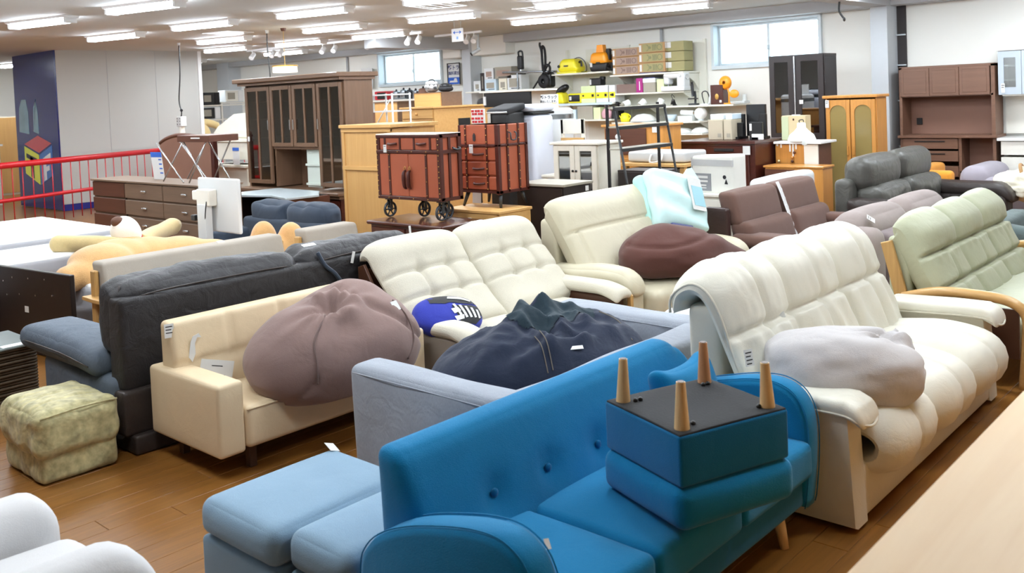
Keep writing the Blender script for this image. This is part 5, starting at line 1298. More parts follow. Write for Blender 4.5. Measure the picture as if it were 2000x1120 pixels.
glow('pendant_glow', 'fff4dd', 3.0); plain('red_tin', 'c42a33', .4); plain('wicker_brown', '54432f', .7, var=.3, vs=60, bump=.6, bs=60); plain('shelf_cream', 'e9e8dc', .5, var=.02)
plain('mint_film', 'cfeeee', .25, var=.10, vs=8, bump=.5, bs=12); plain('mint_dark', 'aedcd2', .5, var=.1, vs=8); fabric('royal', '323b9c', .12); fabric('orange_cloth', 'f2a440', .08); fabric('lavender', 'a9a3ad', .06); fabric('ash_bag', 'c2c6c6', .08, fold=.5); fabric('teal_grey', '5f6c6b', .12); fabric('pale_pink', 'e7c9cb', .06)

# ------------------------------------------------------------------ printed panel and signs
t = T('wall_poster', 'tall glossy dark blue printed panel with a letter cube emblem', 'poster', (7.6, 19.0, 0))
wp('panel', bx(7.6, 7.628, 19.0, 21.15, .02, CEIL), 'poster_blue', t, False)
def pz(px_y, z): return (px_y, z)
X0 = 7.598
for nm, poly, m in (('emblem_top', [(20.75, 1.34), (20.02, 1.52), (19.36, 1.36), (20.0, 1.16)], 'logo_red'), ('emblem_side', [(20.76, 1.3), (20.02, 1.12), (20.02, .5), (20.76, .72)], 'logo_yellow'), ('emblem_side', [(19.98, 1.12), (19.34, 1.32), (19.34, .72), (19.98, .5)], 'logo_blue')):
    wp(nm, ext(poly, 'x', X0 - .004, X0 + .003), m, t, False)
wp('letter', join(ext([(20.66, 1.15), (20.12, 1.04), (20.12, .94), (20.66, 1.06)], 'x', X0 - .008, X0 - .002), ext([(20.46, 1.08), (20.3, 1.05), (20.3, .62), (20.46, .66)], 'x', X0 - .008, X0 - .002)), 'logo_dark', t, False)
wp('letter', join(ext([(19.8, 1.05), (19.66, 1.1), (19.66, .62), (19.8, .58)], 'x', X0 - .008, X0 - .002), ext([(19.66, 1.1), (19.42, 1.17), (19.42, 1.06), (19.66, .99)], 'x', X0 - .008, X0 - .002), ext([(19.66, .88), (19.5, .92), (19.5, .82), (19.66, .78)], 'x', X0 - .008, X0 - .002)), 'paper', t, False)
for a, b in ((20.45, 20.98), (19.95, 20.22)): wp('pale_reflection', ext([(a, 1.55), (b, 1.6), (b - .05, 2.1), (b - .2, 2.28), (a + .1, 2.28), (a, 2.0)], 'x', X0 - .001, X0 + .003), plain('reflection_teal', '5f8796', .15, var=.3, vs=3, coat=.5), t, False)  # pale reflections painted onto the glossy panel as flat shapes

def sign(name, label, x, y0, y1, z0, z1, paint, cat='sign', back='paper'):
    t = T(name, label, cat, (x, (y0 + y1) / 2, z0)); wp('board', bx(x, x + .02, y0, y1, z0, z1, .003), back, t, False); paint(t); return t
def letters(t, s, size, x, y, z, mat='ink', label=None):
    wp('lettering', mv(txt(s, size), x, y, z, rx=R(90), rz=R(-90)), mat, t, False)
def p1(t):
    wp('frame', join(bx(14.36, 14.38, 14.4, 14.42, 2.24, 2.72), bx(14.36, 14.38, 14.78, 14.8, 2.24, 2.72), bx(14.36, 14.38, 14.4, 14.8, 2.7, 2.72)), 'gap_dark', t, False)
    letters(t, '軽トラ', .12, 14.375, 14.6, 2.61, 'navy_pl'); letters(t, '無料貸出', .085, 14.375, 14.6, 2.49, 'navy_pl')
    wp('blue_field', bx(14.37, 14.378, 14.42, 14.78, 2.25, 2.4), 'blue_ink', t, False); wp('truck_mark', join(ext([(14.48, 2.29), (14.74, 2.29), (14.72, 2.33), (14.6, 2.33), (14.58, 2.38), (14.52, 2.38)], 'x', 14.364, 14.37)), 'paper', t, False)
sign('wall_sign', 'framed white and blue truck loan sign on the wall beside the column', 14.38, 14.41, 14.79, 2.24, 2.71, p1)
def p2(t): letters(t, '軽トラ', .13, 14.375, 17.62, 2.62, 'navy_pl'); wp('blue_field', bx(14.37, 14.378, 17.44, 17.82, 2.3, 2.45), 'blue_ink', t, False)
sign('wall_sign', 'white and blue sign half hidden behind the glazed display cabinet', 14.38, 17.42, 17.84, 2.28, 2.76, p2)
def p3(t):
    wp('arrow', join(bx(10.996, 10.999, 10.98, 11.12, 3.03, 3.04), ext([(11.15, 3.035), (11.1, 3.065), (11.11, 3.035), (11.1, 3.005)], 'x', 10.996, 10.999), ext([(10.95, 3.035), (11.0, 3.065), (10.99, 3.035), (11.0, 3.005)], 'x', 10.996, 10.999)), 'blue_ink', t, False)
    wp('mark', bx(10.996, 10.999, 11.03, 11.07, 2.92, 2.965), 'pale_blue0', t, False); wp('hanger', join(cyl((11.01, 10.97, 3.1), (11.01, 10.97, CEIL), .005, n=6), cyl((11.01, 11.13, 3.1), (11.01, 11.13, CEIL), .005, n=6)), 'alu', t)
sign('hanging_sign', 'white hanging sign with blue double arrow below the ceiling', 11.0, 10.92, 11.19, 2.88, 3.1, p3)
def p4(t):
    letters(t, '軽トラック', .056, 8.594, 7.11, 1.895); letters(t, '貸出いたします。', .038, 8.594, 7.11, 1.842); wp('orange_rule', bx(8.596, 8.6, 6.99, 7.23, 1.815, 1.822), 'orange_pl', t, False)
sign('counter_sign', 'white truck rental card standing on the white drum', 8.6, 6.97, 7.25, 1.76, 1.935, p4)
def p5(t):
    for r_, z in enumerate((1.755, 1.72, 1.665, 1.625)):
        for k in range(4): wp('red_print', bx(7.995, 8.0, 7.66 + k * .05, 7.69 + k * .05 + .01 * ((k + r_) % 2), z - .013, z + .013), 'red_paint', t, False)
sign('price_card', 'red and white lettered card beside the black bin', 8.0, 7.64, 7.86, 1.6, 1.78, p5)
t = bpy.data.objects['price_card']; wp('stand', bx(8.005, 8.015, 7.74, 7.76, 0, 1.6), 'black_pl', t, False)

# ------------------------------------------------------------------ bins and drum
t = T('waste_bin', 'black swing-lid waste bin behind the trunk chest', 'bin', (8.38, 7.63, 0))
mk('bin_body', soft(-.16, .16, -.17, .17, 0, 1.735, .04, 4), 'black_pl', t, smooth=True); mk('lid', soft(-.17, .17, -.18, .18, 1.72, 1.8, .03, 8, fn=lambda x, y, z: Vector((x, y, z + .035 * x / .17))), 'black_soft', t, smooth=True); mk('lid_rim', bx(-.175, -.165, -.17, .17, 1.715, 1.735, .003), 'silver', t); price_tag(t, 8.21, 7.76, 1.66, .05, .12, (R(90), 0, R(-90)), 0)
t = T('waste_bin', 'tall white bin with domed lid and dark band', 'bin', (8.77, 7.55, 0))
mk('bin_body', soft(-.2, .2, -.2, .2, 0, 1.68, .06, 4), 'cool_white', t, smooth=True); mk('band', soft(-.205, .205, -.205, .205, 1.68, 1.715, .015, 2), 'black_pl', t, smooth=True); mk('lid', soft(-.215, .215, -.215, .215, 1.715, 1.81, .075, 8), 'cool_white', t, smooth=True); mk('button', cyl((-.207, 0, 1.695), (-.2, 0, 1.695), .012, n=10), 'silver', t)
t = T('storage_drum', 'big white cylindrical drum with grey rim band', 'drum', (9.3, 7.69, 0))
mk('drum_body', lathe([(0, .9), (.29, .9), (.3, .93), (.3, 1.6), (.3, 1.6)], 32), 'white_pl', t, smooth='a'); mk('rim_band', lathe([(.3, 1.6), (.307, 1.605), (.307, 1.66), (.3, 1.665)], 32), 'steel', t, smooth='a'); mk('lid', lathe([(.3, 1.665), (.3, 1.71), (.26, 1.74), (0, 1.745)], 32), 'white_pl', t, smooth='a')
mk('stand_ring', lathe([(0, .82), (.27, .82), (.27, .9), (0, .9)], 24), 'pale_oak_y', t); mk('stand_post', bx(-.22, .22, -.22, .22, 0, .82), 'pale_oak_z', t)
bpy.data.objects['counter_sign'].location += Vector((.62, .52, -.014))

# ------------------------------------------------------------------ far drawers, cooking pots, person
t = T('chest_of_drawers', 'light oak drawer chest far behind the trunks, brown box on it', 'chest', (10.0, 10.6, 0))
wp('carcass', bx(10.02, 11.5, 10.66, 11.42, 0, 1.78), 'pale_oak_y', t, False); wp('top_board', bx(9.98, 11.53, 10.63, 11.45, 1.78, 1.81, .004), 'pale_oak_y', t, False)
for z in (1.62, 1.46, 1.3, 1.1, .8):
    d = wp('drawer', bx(10.0, 10.02, 10.68, 11.4, z, z + .145, .004), 'pale_oak_y', t, False); mk('knob', mv(blob(.02, .02, .02, 2, 8, 6), -.02, .44, z + .075), 'pale_oak_z', d)
wp('niche', bx(10.55, 10.82, 10.652, 10.662, 1.46, 1.6), 'black_pl', t, False)
t = T('box_shelf', 'small brown wooden box unit on top of the oak drawers', 'box', (10.3, 10.8, 1.81)); wp('carcass', bx(10.3, 10.78, 10.8, 11.42, 1.812, 2.03), 'pale_oak_y', t, False); wp('side', bx(10.32, 10.78, 10.785, 10.8, 1.812, 2.03), 'walnut_y', t, False); wp('top_board', bx(10.29, 10.79, 10.78, 11.43, 2.03, 2.04), 'walnut_y', t, False)
def cooker(x, y, z, s, m1, m2, label, h=1.0):
    t = T('rice_cooker', label, 'cooker', (x, y, z)); mk('body', blob(.14 * s, .13 * s, .1 * s * h, 2.6, 20, 14), m1, t, (0, 0, .1 * s * h), smooth=True); mk('lid', blob(.125 * s, .115 * s, .05 * s, 2.4, 18, 10), m2, t, (0, 0, .19 * s * h), smooth=True); mk('handle', tube([(0, -.1 * s, .2 * s * h), (0, -.06 * s, .26 * s * h), (0, .06 * s, .26 * s * h), (0, .1 * s, .2 * s * h)], .01, 6, 3), 'black_pl', t); return t
cooker(10.5, 11.2, 2.04, .8, 'silver', 'white_pl', 'silver rice cooker on the brown box unit'); cooker(10.55, 10.92, 2.04, .85, 'black_soft', 'black_pl', 'black pot with handle on the brown box unit', .6)
t = T('cooking_shelf', 'long counter shelf with cookware under the far window', 'shelf', (13.7, 14.6, 0))
wp('shelf_board', bx(13.6, 14.2, 14.6, 17.6, 1.93, 1.965), 'white_lacquer', t, False); wp('shelf_board', bx(13.6, 14.2, 14.6, 17.6, 1.72, 1.75), 'white_lacquer', t, False); wp('dark_base', bx(13.7, 14.2, 14.6, 17.6, 0, 1.7), 'plum_back', t, False)
for y in (14.65, 16.1, 17.55): wp('upright', bx(13.62, 13.66, y - .02, y + .02, 1.7, 1.97), 'white_lacquer', t, False)
random.seed(5)
for i, (y, w, h, m, lab) in enumerate([(17.3, .3, .16, 'black_pl', 'dark oven box at the end of the cookware shelf'), (16.85, .22, .12, 'white_pl', 'small white toaster on the cookware shelf'), (16.35, .42, .2, 'red_tin', 'red toaster oven on the cookware shelf'), (15.95, .2, .22, 'steel', 'steel kettle next to the red toaster'), (15.7, .2, .25, 'steel', 'tallest steel kettle below the far window'),
        (15.5, .18, .24, 'iron', 'dark steel pot below the far window'), (15.3, .16, .22, 'steel', 'slim steel jug on the cookware shelf'), (15.05, .24, .26, 'plum_back', 'brown lidded jar on the cookware shelf')]):
    t = T('kitchenware', lab, 'cookware', (13.85, y, 1.966), 0, 'cookware under the far window')
    if m in ('steel', 'iron', 'plum_back'):
        mk('pot', lathe([(0, 0), (w * .42, 0), (w * .48, h * .1), (w * .45, h * .75), (w * .3, h * .85), (0, h * .88)], 14), m, t, smooth='a'); mk('lid_knob', blob(.025, .025, .03, 2, 8, 6), 'black_pl', t, (0, 0, h * .92)); mk('handle', tube([(0, -w * .45, h * .7), (0, -w * .6, h * .5), (0, -w * .45, h * .2)], .012, 6, 3), 'black_pl', t)
    else:
        mk('body', bx(-.14, .14, -w / 2, w / 2, 0, h, .015), m, t); mk('door', bx(-.15, -.14, -w * .45, w * .25, h * .1, h * .85, .004), 'black_pl', t); mk('dial', cyl((-.15, w * .36, h * .6), (-.14, w * .36, h * .6), .02, n=10), 'silver', t)
t = T('wire_rack', 'white wire folding rack beside the display cabinet', 'rack', (9.0, 10.47, 0))
for y in (10.47, 11.02): wp('post', cyl((9.0, y, 0), (9.0, y, 2.04), .014, n=8), 'white_pl', t); wp('post', cyl((9.35, y, 0), (9.35, y, 2.04), .014, n=8), 'white_pl', t)
for z in (2.03, 1.78): wp('shelf', bx(8.98, 9.37, 10.46, 11.03, z - .02, z), 'white_pl', t, False)
wp('brace', cyl((8.99, 10.5, 1.95), (8.99, 11.0, 1.4), .008, n=6), 'white_pl', t)
t = T('cabinet', 'brown low cabinet with shelf behind the wire rack', 'cabinet', (12.0, 13.8, 0)); wp('carcass', bx(12.0, 12.5, 13.82, 14.5, 0, 1.9), 'pale_oak_z', t, False); wp('dark_side', bx(12.0, 12.5, 13.8, 13.82, 0, 1.9), 'walnut_v', t, False); wp('top_board', bx(11.98, 12.52, 13.78, 14.52, 1.9, 1.92), 'walnut_y', t, False)
# a person stands behind the drawers, only dark hair showing
me = bpy.data.meshes.new('person'); PV = [(0, 0, .95), (0, 0, 1.2), (0, 0, 1.45), (0, 0, 1.6), (0, .02, 1.74), (0, .02, 1.82), (.2, 0, 1.5), (.26, .02, 1.2), (.27, -.1, .98), (-.2, 0, 1.5), (-.26, .02, 1.2), (-.27, -.1, .98), (.1, 0, .88), (.11, 0, .48), (.11, 0, .08), (.11, -.14, .04), (-.1, 0, .88), (-.11, 0, .48), (-.11, 0, .08), (-.11, -.14, .04)]
PE = [(0, 1), (1, 2), (2, 3), (3, 4), (4, 5), (2, 6), (6, 7), (7, 8), (2, 9), (9, 10), (10, 11), (0, 12), (12, 13), (13, 14), (14, 15), (0, 16), (16, 17), (17, 18), (18, 19)]
PR = [.16, .15, .17, .06, .095, .085, .065, .05, .04, .065, .05, .04, .095, .07, .045, .04, .095, .07, .045, .04]
me.from_pydata(PV, PE, []); po = bpy.data.objects.new('person', me); COL.objects.link(po); po.location = (11.85, 11.3, 0); po.rotation_euler = (0, 0, R(100))
md = po.modifiers.new('grow', 'SKIN'); 
for i, v in enumerate(me.skin_vertices[0].data): v.radius = (PR[i], PR[i]); v.use_root = (i == 0)
po.modifiers.new('round', 'SUBSURF').levels = 2; po.modifiers['round'].render_levels = 2; me.materials.append(M('skin')); tag(po, 'person behind the oak drawers, only dark hair showing', 'person')
mk('hair', blob(.112, .118, .105, 2.2, 22, 16, lambda d, p: p if d.z > -.35 else p * .9), 'hair_black', po, (0, .03, 1.815), smooth=True); mk('shirt', lathe([(.0, 1.5), (.13, 1.49), (.235, 1.42), (.21, 1.15), (.2, .9), (0, .88)], 18), 'royal', po, (0, 0, .01), smooth=True)
for s in (-1, 1): mk('ear', blob(.012, .02, .03, 2, 8, 6), 'skin', po, (s * .105, .02, 1.76), smooth=True)
mk('nose', blob(.014, .02, .02, 2, 8, 6), 'skin', po, (0, -.085, 1.75), smooth=True)
t = T('black_worktop', 'black glass cooking hob unit standing on the far counter', 'appliance', (9.9, 8.5, 0)); wp('counter_body', bx(9.95, 10.5, 8.5, 9.5, 0, 1.76), 'pale_oak_y', t, False); wp('glass_front', bx(9.9, 9.95, 8.55, 9.45, 1.77, 1.98, .006), 'black_pl', t, False); wp('top_board', bx(9.88, 10.4, 8.45, 9.52, 1.985, 2.01), 'white_lacquer', t, False); wp('label', bx(9.885, 9.9, 9.4, 9.45, 1.8, 1.93), 'paper', t, False)

# ------------------------------------------------------------------ wall shelf with appliances
t = T('appliance_shelf', 'long cream wall shelving full of small appliances', 'shelf', (14.0, 8.0, 0))
for (y0, y1, z, x0) in ((10.05, 11.42, 2.32, 13.9), (8.47, 10.03, 2.235, 13.9), (8.5, 10.0, 1.895, 13.95), (9.97, 11.55, 1.74, 13.9), (7.5, 10.05, 1.64, 13.85), (9.92, 11.25, 1.43, 13.75), (8.1, 9.92, 1.37, 13.75), (8.05, 9.1, 1.16, 13.75), (11.5, 13.8, 2.06, 13.9)):
    wp('shelf_board', bx(x0, 14.48, y0, y1, z - .03, z, .004), 'shelf_cream', t, False)
for y in (8.36, 9.98, 11.45): wp('upright', bx(14.44, 14.49, y - .03, y + .03, 0, 2.8), 'shelf_cream', t, False)
wp('back_panel', bx(14.47, 14.495, 8.36, 11.0, .3, 2.78), 'shelf_cream', t, False)
for (y, z) in ((11.35, 2.29), (10.05, 2.29), (8.5, 2.2), (8.52, 1.86), (9.2, 1.6), (8.2, 1.33), (9.9, 2.2)):
    wp('bracket', ext([(14.46, z), (13.95, z), (14.1, z - .06), (14.3, z - .14), (14.46, z - .3)], 'y', y - .01, y + .01), 'shelf_cream', t, False)
wp('price_rail', bx(13.89, 13.9, 10.0, 11.5, 1.7, 1.74), plain('pale_blue', 'cfe2ee', .5), t, False)
XS = 14.0
def carton(y0, y1, z0, z1, mat, label, d=.25, x=XS, grp=None, deco=None):
    t = T('carton', label, 'box', (x, (y0 + y1) / 2, z0), 0, grp); wp('box_body', bx(x, x + d, y0, y1, z0, z1, .003), mat, t, False)
    if deco: deco(t, x, y0, y1, z0, z1)
    return t
def deco_print(col, lab=True):
    def f(t, x, y0, y1, z0, z1):
        m, h = (y0 + y1) / 2, z1 - z0
        wp('printed_band', bx(x - .003, x, y0 + .04, y1 - .1 * (y1 - y0) - .02, z0 + h * .1, z1 - h * .08), col, t, False)
        zc = (z0 + z1) / 2; w = y1 - y0; pm = 'carton_print' if col != 'carton_band2' else 'carton_green2'
        ring = [mv(bx(x - .006, x - .003, -.006, .006, h * .28, h * .36), 0, m + w * .22, zc, rx=a) for a in np.arange(R(20), R(170), R(20))]
        wp('print', join(*ring, mv(cyl((x - .006, 0, 0), (x - .003, 0, 0), h * .16, n=12), 0, m + w * .08, zc), *[bx(x - .006, x - .003, m - w * k - .012, m - w * k + .006, zc - h * .3, zc + h * .3) for k in (.04, .1, .16)], mv(lathe([(h * .24, 0), (h * .32, 0), (h * .32, .003), (h * .24, .003), (h * .24, 0)], 14), x - .006, m - w * .3, zc, ry=R(90))), pm, t, False)
        wp('label_sticker', bx(x - .004, x, y1 - .05, y1 - .005, z0 + .02, z1 - .03), 'paper', t, False)
    return f
plain('carton_band', '9c877b', .8); plain('carton_band2', '9b9468', .8); plain('carton_green2', '7f8160', .8)
for i, pos in enumerate(('bottom', 'middle', 'top')):
    z = 2.238 + i * .162; carton(9.4, 9.99, z, z + .155, 'carton', 'brown carton with grey print, %s of the shelf stack on its left' % pos, .3, 13.95, 'cartons on the top shelf', deco_print('carton_band'))
    z = 2.25 + i * .176; c = carton(8.84, 9.38, z, z + .17, 'carton', 'wider brown carton with green print, %s of the shelf stack' % pos, .33, 13.92, 'cartons on the top shelf', deco_print('carton_band2'))
    wp('printed_side', bx(13.95, 14.24, 8.835, 8.84, z + .01, z + .16), 'carton_band2', c, False); wp('label_sticker', bx(13.93, 14.0, 8.83, 8.836, z + .06, z + .16), 'paper', c, False)
    c2 = carton(8.5, 8.835, z, z + .168, 'carton_band2', 'end carton beside the green printed one, %s row' % pos, .3, 14.0, 'cartons on the top shelf')
    wp('label_sticker', bx(13.996, 14.0, 8.76, 8.83, z + .06, z + .16), 'paper', c2, False)
o = mk('blue_mat', bx(13.9, 14.2, 8.9, 9.38, 2.2365, 2.248), 'navy_pl'); tag(o, 'thin dark blue board under the green cartons', 'board')
# steam cleaners
t = T('steam_cleaner', 'bright yellow steam cleaner on the top shelf', 'appliance', (14.1, 11.07, 2.322))
mk('body', soft(-.16, .16, -.25, .25, .02, .28, .08, 8, fn=lambda x, y, z: Vector((x, y * (1 - .35 * max(0, z - .1) / .18), z))), 'yellow_pl', t, smooth=True); mk('wheel', cyl((-.17, .19, .14), (-.15, .19, .14), .03), 'black_pl', t); mk('handle', tube([(-.02, -.2, .2), (-.05, -.27, .22), (-.05, -.28, .12)], .02, 6, 3), 'black_pl', t); mk('cable', tube([(-.05, -.1, .27), (-.07, -.25, .29), (-.07, -.38, .2), (-.06, -.4, .03), (-.1, -.3, .015)], .008, 6, 4), 'black_pl', t); mk('base_plate', bx(-.17, .17, -.24, .24, 0, .03), 'yellow_pl', t); mk('badge', bx(-.175, -.168, -.04, .06, .13, .155), 'black_pl', t)
t = T('pressure_washer', 'orange and black pressure washer on the top shelf', 'appliance', (14.1, 10.34, 2.322))
mk('base', soft(-.15, .15, -.22, .22, 0, .16, .04, 6, fn=lambda x, y, z: Vector((x, y * (.8 + z * 1.4), z))), 'black_pl', t, smooth=True); mk('hood', soft(-.14, .14, -.2, .22, .13, .36, .07, 8, fn=lambda x, y, z: Vector((x, y * (1 - 1.0 * max(0, z - .15)), z))), 'orange_pl', t, smooth=True); mk('neck', ext([(-.08, .34), (.1, .34), (.07, .5), (-.06, .5)], 'x', -.06, .06, .01), 'orange_pl', t, smooth=False)
mk('handle', bx(-.05, .05, -.2, -.12, .2, .42, .015), 'black_pl', t); mk('cable', tube([(-.1, -.2, .1), (-.13, -.3, .12), (-.12, -.3, .02), (-.12, -.2, .06)], .018, 6, 4), 'black_pl', t); mk('cable', tube([(-.02, -.16, .4), (-.02, -.26, .38), (-.02, -.25, .26)], .008, 6, 4), 'black_pl', t); mk('label', bx(-.16, -.15, .12, .17, .09, .17), 'paper', t); mk('badge', bx(-.146, -.14, -.05, .04, .15, .175), 'black_pl', t)
t = T('steam_mop', 'yellow and black upright cleaner at the left of the middle shelf', 'appliance', (14.05, 11.3, 1.742)); mk('body', soft(-.12, .12, -.14, .14, 0, .22, .06, 6, fn=lambda x, y, z: Vector((x, y * (1 - .5 * z / .22), z))), 'yellow_pl', t, smooth=True); mk('head', blob(.09, .16, .07, 2.4, 18, 12), 'black_pl', t, (0, -.02, .27), (R(-30), 0, 0), smooth=True); mk('nozzle', cyl((-.05, .14, .02), (-.05, .28, .01), .02, .04, 8), 'black_pl', t)
t = T('suction_nozzle', 'yellow framed black nozzle lying on the middle shelf', 'appliance', (13.95, 10.93, 1.742)); mk('frame', soft(0, .1, -.17, .17, 0, .19, .05, 6), 'yellow_pl', t, smooth=True); mk('grille', soft(-.01, .02, -.14, .13, .03, .16, .04, 5), 'black_pl', t, smooth=True); mk('label', bx(-.015, -.01, .05, .1, .06, .13), 'paper', t)
def deco_y(s):
    def f(t, x, y0, y1, z0, z1):
        wp('yellow_band', bx(x - .003, x, y0, y1, z0 + .08, z0 + .19), 'yellow_pl', t, False); wp('print', join(bx(x - .006, x - .003, y0 + .03, y0 + .08, z0 + .11, z0 + .16), bx(x - .006, x - .003, y1 - .07, y1 - .03, z0 + .12, z0 + .15)), 'ink', t, False)
    return f
for i, (a, b, s, lab) in enumerate(((10.42, 10.75, 'SC', 'yellow and green cleaner box beside the black nozzle'), (10.12, 10.4, 'K2', 'yellow white cleaner box, middle one of three'), (9.96, 10.1, 'SC', 'narrow yellow cleaner box at the shelf end'))): carton(a, b, 1.742, 2.06, ('pale_green', 'white_pl', 'white_pl')[i], lab, .3, 13.95, 'cleaner boxes', deco_y(s))
t = T('battery_pack', 'black power tool case standing on the yellow boxes', 'appliance', (14.08, 10.45, 2.06)); mk('case', bx(-.1, .1, -.13, .13, 0, .14, .02), 'black_pl', t); mk('grip', bx(-.05, .05, -.17, -.08, .1, .17, .015), 'black_pl', t); mk('label', bx(-.104, -.1, .07, .11, .02, .12), 'paper', t)
# second shelf
carton(9.52, 10.0, 1.897, 2.06, 'carton_print', 'flat brown box left of the purple file', .3, 14.0); 
t = T('file_box', 'purple plastic file stand on the shelf', 'file box', (13.98, 9.44, 1.897)); mk('shell', join(bx(0, .25, -.07, .07, 0, .26, .004), bx(-.004, 0, -.07, .07, .0, .03)), 'purple_pl', t); mk('finger_gap', bx(-.006, 0, -.015, .0, .04, .2), 'wall_white', t)
t = T('appliance_pack', 'dark blue and white packaged kettle on the shelf', 'box', (13.98, 9.23, 1.897)); mk('pack', bx(0, .25, -.13, .13, 0, .2, .006), 'grey_card', t); mk('lid_band', bx(-.005, .25, -.135, .135, .17, .25, .006), 'white_pl', t); mk('lid_top', bx(0, .25, -.12, .1, .25, .265), 'navy_pl', t)
carton(8.93, 9.08, 1.897, 2.12, 'pale_green', 'pale green box beside the sewing machine', .25)
t = T('sewing_machine', 'white sewing machine at the right end of the shelf', 'sewing machine', (14.0, 8.7, 1.897)); mk('bed', soft(-.1, .12, -.24, .24, 0, .09, .02, 4), 'white_pl', t, smooth=True); mk('pillar', soft(-.09, .11, -.24, -.08, .07, .32, .03, 4), 'white_pl', t, smooth=True); mk('arm', soft(-.09, .11, -.22, .2, .22, .33, .05, 6), 'white_pl', t, smooth=True); mk('head', soft(-.08, .1, .08, .2, .12, .3, .04, 4), 'white_pl', t, smooth=True); mk('needle_bar', cyl((0, .14, .09), (0, .14, .13), .012, n=8), 'silver', t); mk('dial', cyl((-.1, -.16, .26), (-.09, -.16, .26), .025), 'silver', t); mk('handwheel', cyl((0, -.26, .24), (0, -.24, .24), .05), 'silver', t)
# third shelf: lamps and odd parts
for i, (y, lab) in enumerate(((9.75, 'small white plug adapter lying tilted on the third shelf'), (9.4, 'short grey coupling ring on the third shelf'), (9.02, 'white ring lamp part on the third shelf'))):
    t = T('lamp_part', lab, 'lamp part', (14.0, y, 1.642)); mk('ring', mv(lathe([(.035, -.06), (.06, -.06), (.06, .06), (.035, .06), (.035, -.06)], 16), 0, 0, .062, rx=R(70 - 20 * i), rz=R(60)), 'opal', t, smooth='a'); mk('socket', mv(cyl((0, 0, -.1), (0, 0, -.02), .03), 0, .03, .062, rx=R(70 - 20 * i), rz=R(60)), 'grey_card', t)
t = T('drill', 'dark cordless tool leaning on the third shelf', 'tool', (14.0, 10.0, 1.642)); mk('barrel', cyl((-.02, .15, .14), (0, -.08, .05), .025, .04), 'black_pl', t); mk('grip', bx(-.02, .02, -.12, -.06, 0, .08, .008), 'black_pl', t); mk('tip', cyl((-.02, .15, .14), (-.02, .22, .17), .012, n=8), 'silver', t)
t = T('clip_lamp', 'small black clip lamp on the third shelf', 'lamp', (14.0, 8.75, 1.642)); mk('shade', lathe([(.02, .1), (.05, .02), (.052, .02), (.024, .11)], 14), 'black_pl', t, smooth=True); mk('arm', tube([(0, 0, .1), (0, .03, .16), (0, .02, .2), (0, -.03, .14)], .006, 6, 3), 'black_pl', t); mk('clip', bx(-.03, .03, -.05, .0, 0, .02), 'black_pl', t)
t = T('microscope', 'grey laboratory microscope at the upright of the shelf', 'microscope', (13.98, 8.32, 1.642)); mk('foot', bx(-.08, .06, -.07, .07, 0, .03, .006), 'iron', t); mk('limb', tube([(.04, 0, .03), (.05, 0, .15), (.03, 0, .24)], .02, 8, 3), 'iron', t); mk('tube', cyl((-.03, 0, .15), (-.05, 0, .36), .025), 'iron', t); mk('stage', bx(-.1, .04, -.06, .06, .1, .12), 'black_pl', t); mk('eyepiece', cyl((-.05, 0, .36), (-.055, 0, .4), .018), 'black_pl', t)
t = T('desk_lamp', 'white folding desk lamp on the right end shelf', 'lamp', (13.98, 8.1, 1.642)); mk('base', cyl((0, 0, 0), (0, 0, .02), .08, n=16), 'white_pl', t); mk('arm', tube([(0, .02, .02), (0, .06, .2), (0, -.04, .22), (0, -.1, .05)], .01, 6, 3), 'black_pl', t); mk('head', cyl((0, -.08, .02), (0, -.12, .2), .025), 'white_pl', t)
t = T('jewel_box', 'dark wooden box with gold emblem on the end shelf', 'box', (13.95, 7.86, 1.642)); mk('box_body', bx(0, .2, -.12, .12, 0, .33, .004), 'walnut_red', t); mk('emblem', mv(blob(.004, .035, .05, 2, 12, 8), -.002, 0, .13), 'brass', t); mk('sticker', bx(-.003, 0, -.09, -.05, .03, .07), 'paper', t)
t = T('desk_fan', 'transparent orange fan on the end shelf', 'fan', (14.0, 7.66, 1.642)); mk('guard', mv(lathe([(.03, -.05), (.09, -.045), (.12, 0), (.09, .045), (.03, .05)], 20), 0, .06, .36, ry=R(90)), 'orange_pl', t, smooth=True); mk('stem', tube([(0, 0, .02), (0, 0, .2), (0, .06, .34)], .014, 6, 3), 'orange_pl', t); mk('base', cyl((0, 0, 0), (0, 0, .02), .09, n=16), 'orange_pl', t); mk('side_bowl', blob(.03, .09, .07, 2, 16, 10), 'orange_pl', t, (0, -.1, .17), smooth=True)
t = T('bottle_rack', 'pale clear plastic dish rack at the shelf end', 'rack', (14.0, 7.3 + .12, 1.642)); mk('tray', soft(-.1, .1, -.1, .16, 0, .05, .015, 3), 'clear_pl', t, smooth=True); mk('bottle', cyl((0, -.05, .04), (0, -.05, .16), .04, .03), 'clear_pl', t)
